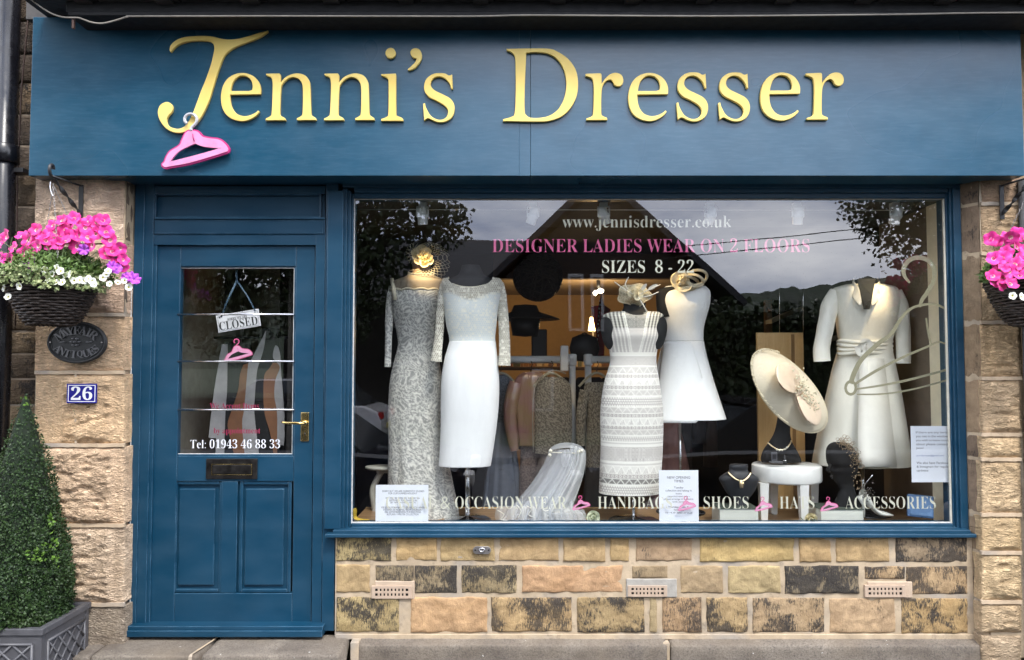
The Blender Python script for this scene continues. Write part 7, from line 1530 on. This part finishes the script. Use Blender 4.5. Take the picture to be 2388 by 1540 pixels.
# hills
MHILL = simple('wooded_hill', (.022, .035, .016), .95, nscale=.05, nvar=.5, bscale=.2, bstr=1, bdist=3)
V, F = [], []; rr = random.Random(3); prev = 0; n_ = 160
for i in range(n_ + 1):
    u = i / n_; x = -260 + 620 * u; h = 41 + 5 * math.sin(u * 9.2 + .5) + 3 * math.sin(u * 17) + 2.4 * noise.noise(Vector((u * 40, 0, 0))) + 2.6 * noise.noise(Vector((u * 190, 3, 0))) + (4 if x > 120 else 0)
    V += [(x, -300, -.2), (x, -430, h), (x, -640, h * .8)]
for i in range(n_): F += [(3 * i, 3 * i + 3, 3 * i + 4, 3 * i + 1), (3 * i + 1, 3 * i + 4, 3 * i + 5, 3 * i + 2)]
struct(mesh('hills', V, F, MHILL))
# trees
MTL = leafmat('broad_leaf', (.018, .030, .010), (.034, .052, .016), (.045, .065, .02)); MBARK = simple('bark', (.06, .045, .035), .9)
def tree(label, c, blobs, seed, n, size, trunk_h):
    t = thing('street_tree', label, 'tree', (c[0], c[1], 0)); rr = random.Random(seed); tube('trunk', [(c[0], c[1], 0), (c[0] + .1, c[1], trunk_h * .6), (c[0], c[1], trunk_h)], [.24, .18, .10], MBARK, t, 10); S2 = []
    V, F = [], []
    for b_ in blobs:
        e = Vector(b_[:3]); tubegeo([Vector((c[0], c[1], trunk_h * .8)), (Vector((c[0], c[1], trunk_h)) + e) / 2 + Vector((0, 0, .2)), e], [.09, .05, .02], 6, False, V, F)
        for k in range(int(n * b_[3] ** 2)):
            d = Vector((rr.gauss(0, 1), rr.gauss(0, 1), rr.gauss(0, 1))).normalized(); rad = b_[3] * (rr.random() ** .4) * (1 + .3 * noise.noise(d * 2.2 + e)); S2.append((e + d * rad, d))
    mesh('branches', V, F, MBARK, t, True); leaves('crown', S2, MTL, t, seed, size, .8)['kind'] = 'stuff'; return t
a = MR(880, 540, 12)
tree('broad leafy tree left of the gabled house across the street', (a.x - .8, a.y), [(a.x - 1.0, a.y, a.z + .9, 1.5), (a.x + .6, a.y, a.z + .6, 1.0), (a.x + 1.35, a.y, a.z + .15, .62), (a.x - .2, a.y, a.z - .6, 1.2), (a.x - 2.4, a.y, a.z, 1.6), (a.x - 2, a.y + .5, a.z + 2.6, 2.0), (a.x + .3, a.y, a.z + 2.2, 1.3), (a.x - 4, a.y + .5, a.z + 1, 2), (a.x - 4.5, a.y, a.z + 3, 2.2), (a.x - 1, a.y, a.z - 1.6, 1), (a.x - 3.2, a.y, a.z - 1.2, 1.5), (a.x - 5.2, a.y, a.z - .8, 1.7), (a.x - 6.5, a.y, a.z + 1.2, 2.0), (a.x - 2.6, a.y + .4, a.z + 5.0, 2.6), (a.x - 5.6, a.y + .4, a.z + 5.6, 2.8), (a.x - .4, a.y, a.z + 4.2, 1.5), (a.x - 4, a.y, a.z + 8, 2.6), (a.x - 7.8, a.y, a.z + 4, 2.4)], 4, 1700, .115, 3.6)
a = MR(2120, 520, 11)
tree('leafy tree near the right of the street opposite the shop', (a.x + 1.2, a.y), [(a.x, a.y, a.z, .95), (a.x - .75, a.y, a.z + .4, .6), (a.x + 1.2, a.y, a.z + .6, 1.3), (a.x + .2, a.y, a.z + 1.3, 1.1), (a.x + 2.6, a.y, a.z + .2, 1.6), (a.x + 1.0, a.y, a.z - .7, 1.0), (a.x + 3.6, a.y, a.z + 1.8, 1.8), (a.x + 2.2, a.y, a.z - 1.2, 1.1), (a.x + 4.6, a.y, a.z + .4, 1.7), (a.x + 2.4, a.y, a.z + 2.0, 1.5), (a.x + 1.0, a.y, a.z + .1, .9)], 7, 1700, .105, 3.2)
# tall hedge added on the far pavement to darken the mirror image at the right
hg = thing('added_hedge', 'tall dark hedge along the far pavement to the right of the gabled house', 'hedge', (MR(2000, 800, 14).x, 2 * GY - 14.3, 0))
S2 = []; rr = random.Random(31)
for k in range(9000): S2.append((Vector((rr.uniform(3.9, 13), 2 * GY - 14 + rr.uniform(-.15, .15), rr.uniform(.2, 2.9) + .25 * math.sin(k * .37))), Vector((0, 1, .3))))
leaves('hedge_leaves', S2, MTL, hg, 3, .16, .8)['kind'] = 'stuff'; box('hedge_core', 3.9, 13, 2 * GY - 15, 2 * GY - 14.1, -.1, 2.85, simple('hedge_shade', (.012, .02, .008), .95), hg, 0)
tree('tall dark lime tree far left across the street', (-11.5, -19.5), [(-7.5, -18.5, 7.5, 2.6), (-10.5, -18.5, 7, 3), (-13.5, -19, 8, 3.2), (-8.2, -18.5, 11.5, 2.8), (-11.5, -19, 12, 3.2), (-15, -19, 13, 3.4), (-17, -19, 9, 3.4), (-9.5, -19, 15.5, 2.8), (-13, -19, 16.5, 3), (-18.5, -19, 15, 3.5), (-6.4, -18, 9.5, 1.6)], 15, 130, .42, 6)  # added unseen tree, keeps the sky reflection off the left of the sign
# overhead wires
ow = thing('overhead_wires', 'thin overhead wires crossing the sky above the far pavement', 'wires', MR(1700, 560, 13)); 
for a, b_ in (((1500, 585), (2300, 500)), ((1500, 610), (2300, 520)), ((1900, 740), (2300, 620))): tube('wire', [MR(*a, 13), MR((a[0] + b_[0]) / 2, (a[1] + b_[1]) / 2 + 3, 13), MR(*b_, 13)], .012, MIRON, ow, 5)
# cars
def car(label, cx_, cy_, length, mat, flip=1, h=1.45, zb=-.13):
    t = thing('parked_car', label, 'car', (cx_, cy_, zb)); L = length / 2; W = .86
    low = [(-1, .32), (-1.0, .62), (-.97, .80), (-.86, .92), (-.62, .96), (.35, .94), (.62, .90), (.93, .78), (.99, .62), (1, .32)]
    V, F = [], []; secs = []
    for yy, k in ((-W, .0), (-W * .97, .06), (W * .97, .06), (W, 0)): secs.append([(cx_ + flip * x * L * (1 - (.01 if k == 0 else 0)), cy_ + yy, zb + z - (.03 if k == 0 and z > .5 else 0)) for x, z in low])
    n = len(low)
    for s in secs: V += s
    for i in range(3):
        for j in range(n - 1): F.append((i * n + j, i * n + j + 1, (i + 1) * n + j + 1, (i + 1) * n + j))
    F.append(tuple(range(n))); F.append(tuple(3 * n + j for j in reversed(range(n))))
    bmx = bmesh.new(); vv = [bmx.verts.new(v) for v in V]
    for f in F: bmx.faces.new([vv[i] for i in f])
    bmesh.ops.recalc_face_normals(bmx, faces=bmx.faces); frombm('body', bmx, mat, t)
    def cab(nm, k, m_, z0, z1, xs, off=0):
        a = [(xs[0], z0), (xs[1], z1), (xs[2], z1), (xs[3], z0)]; V = [];
        for yy, tp_ in ((-1, 0), (1, 0)):
            for x, z in a: V.append((cx_ + flip * x * L, cy_ + yy * (W * k - (z - z0) * .28), zb + z))
        bmx = bmesh.new(); vv = [bmx.verts.new(v) for v in V]
        for f in ((0, 1, 2, 3), (7, 6, 5, 4), (0, 4, 5, 1), (1, 5, 6, 2), (2, 6, 7, 3), (3, 7, 4, 0)): bmx.faces.new([vv[i] for i in f])
        bmesh.ops.recalc_face_normals(bmx, faces=bmx.faces); bmesh.ops.bevel(bmx, geom=bmx.edges[:], offset=.03, segments=2, affect='EDGES'); frombm(nm, bmx, m_, t)
    cab('window_glass', .96, MWG, .90, h - .04, (-.84, -.58, .20, .52)); cab('roof', .80, mat, h - .06, h, (-.60, -.56, .18, .24))
    for sx_ in (-.62, .64):
        for sy_ in (-1, 1):
            c = Vector((cx_ + flip * sx_ * L, cy_ + sy_ * (W - .08), zb + .32)); w_ = tube('wheel', [c + Vector((0, -.1 * 1, 0)), c + Vector((0, .1, 0))], .32, MLEATH, t, 20); tube('rim', [c + Vector((0, sy_ * .101, 0)), c + Vector((0, sy_ * .108, 0))], .2, MSTEEL, w_, 16)
    for sy_ in (-1, 1):
        box('tail_light', *sorted((cx_ - flip * (L - .10), cx_ - flip * (L + .012))), cy_ + sy_ * .72 - .12, cy_ + sy_ * .72 + .12, zb + .66, zb + .80, simple('tail_red', (.45, .02, .02), .2), t, .02); box('headlight', *sorted((cx_ + flip * (L - .12), cx_ + flip * (L - .005))), cy_ + sy_ * .66 - .14, cy_ + sy_ * .66 + .14, zb + .60, zb + .72, MWHITEP, t, .02)
    box('number_plate', *sorted((cx_ - flip * (L + .002), cx_ - flip * (L + .012))), cy_ - .26, cy_ + .26, zb + .45, zb + .56, simple('plate_yellow', (.6, .5, .1), .4), t, .003); return t
MCW = simple('white_car_paint', (.72, .72, .73), .15, nvar=.01, bstr=0, Coat_Weight=.8); MCN = simple('navy_car_paint', (.010, .012, .03), .12, nvar=.01, bstr=0, Coat_Weight=1.0)
wx = MR(905, 900, 12); car('white saloon parked across the street at the left', wx.x - 2.1, wx.y, 4.2, MCW, -1)
car('navy hatchback parked at the near kerb left of the photographer', -2.45, -3.95, 4.2, MCN, 1, 1.42); car('black estate car parked at the near kerb right of the photographer', 2.75, -3.95, 4.4, simple('black_car_paint', (.006, .006, .008), .12, nvar=.01, bstr=0, Coat_Weight=1.0), -1, 1.40)
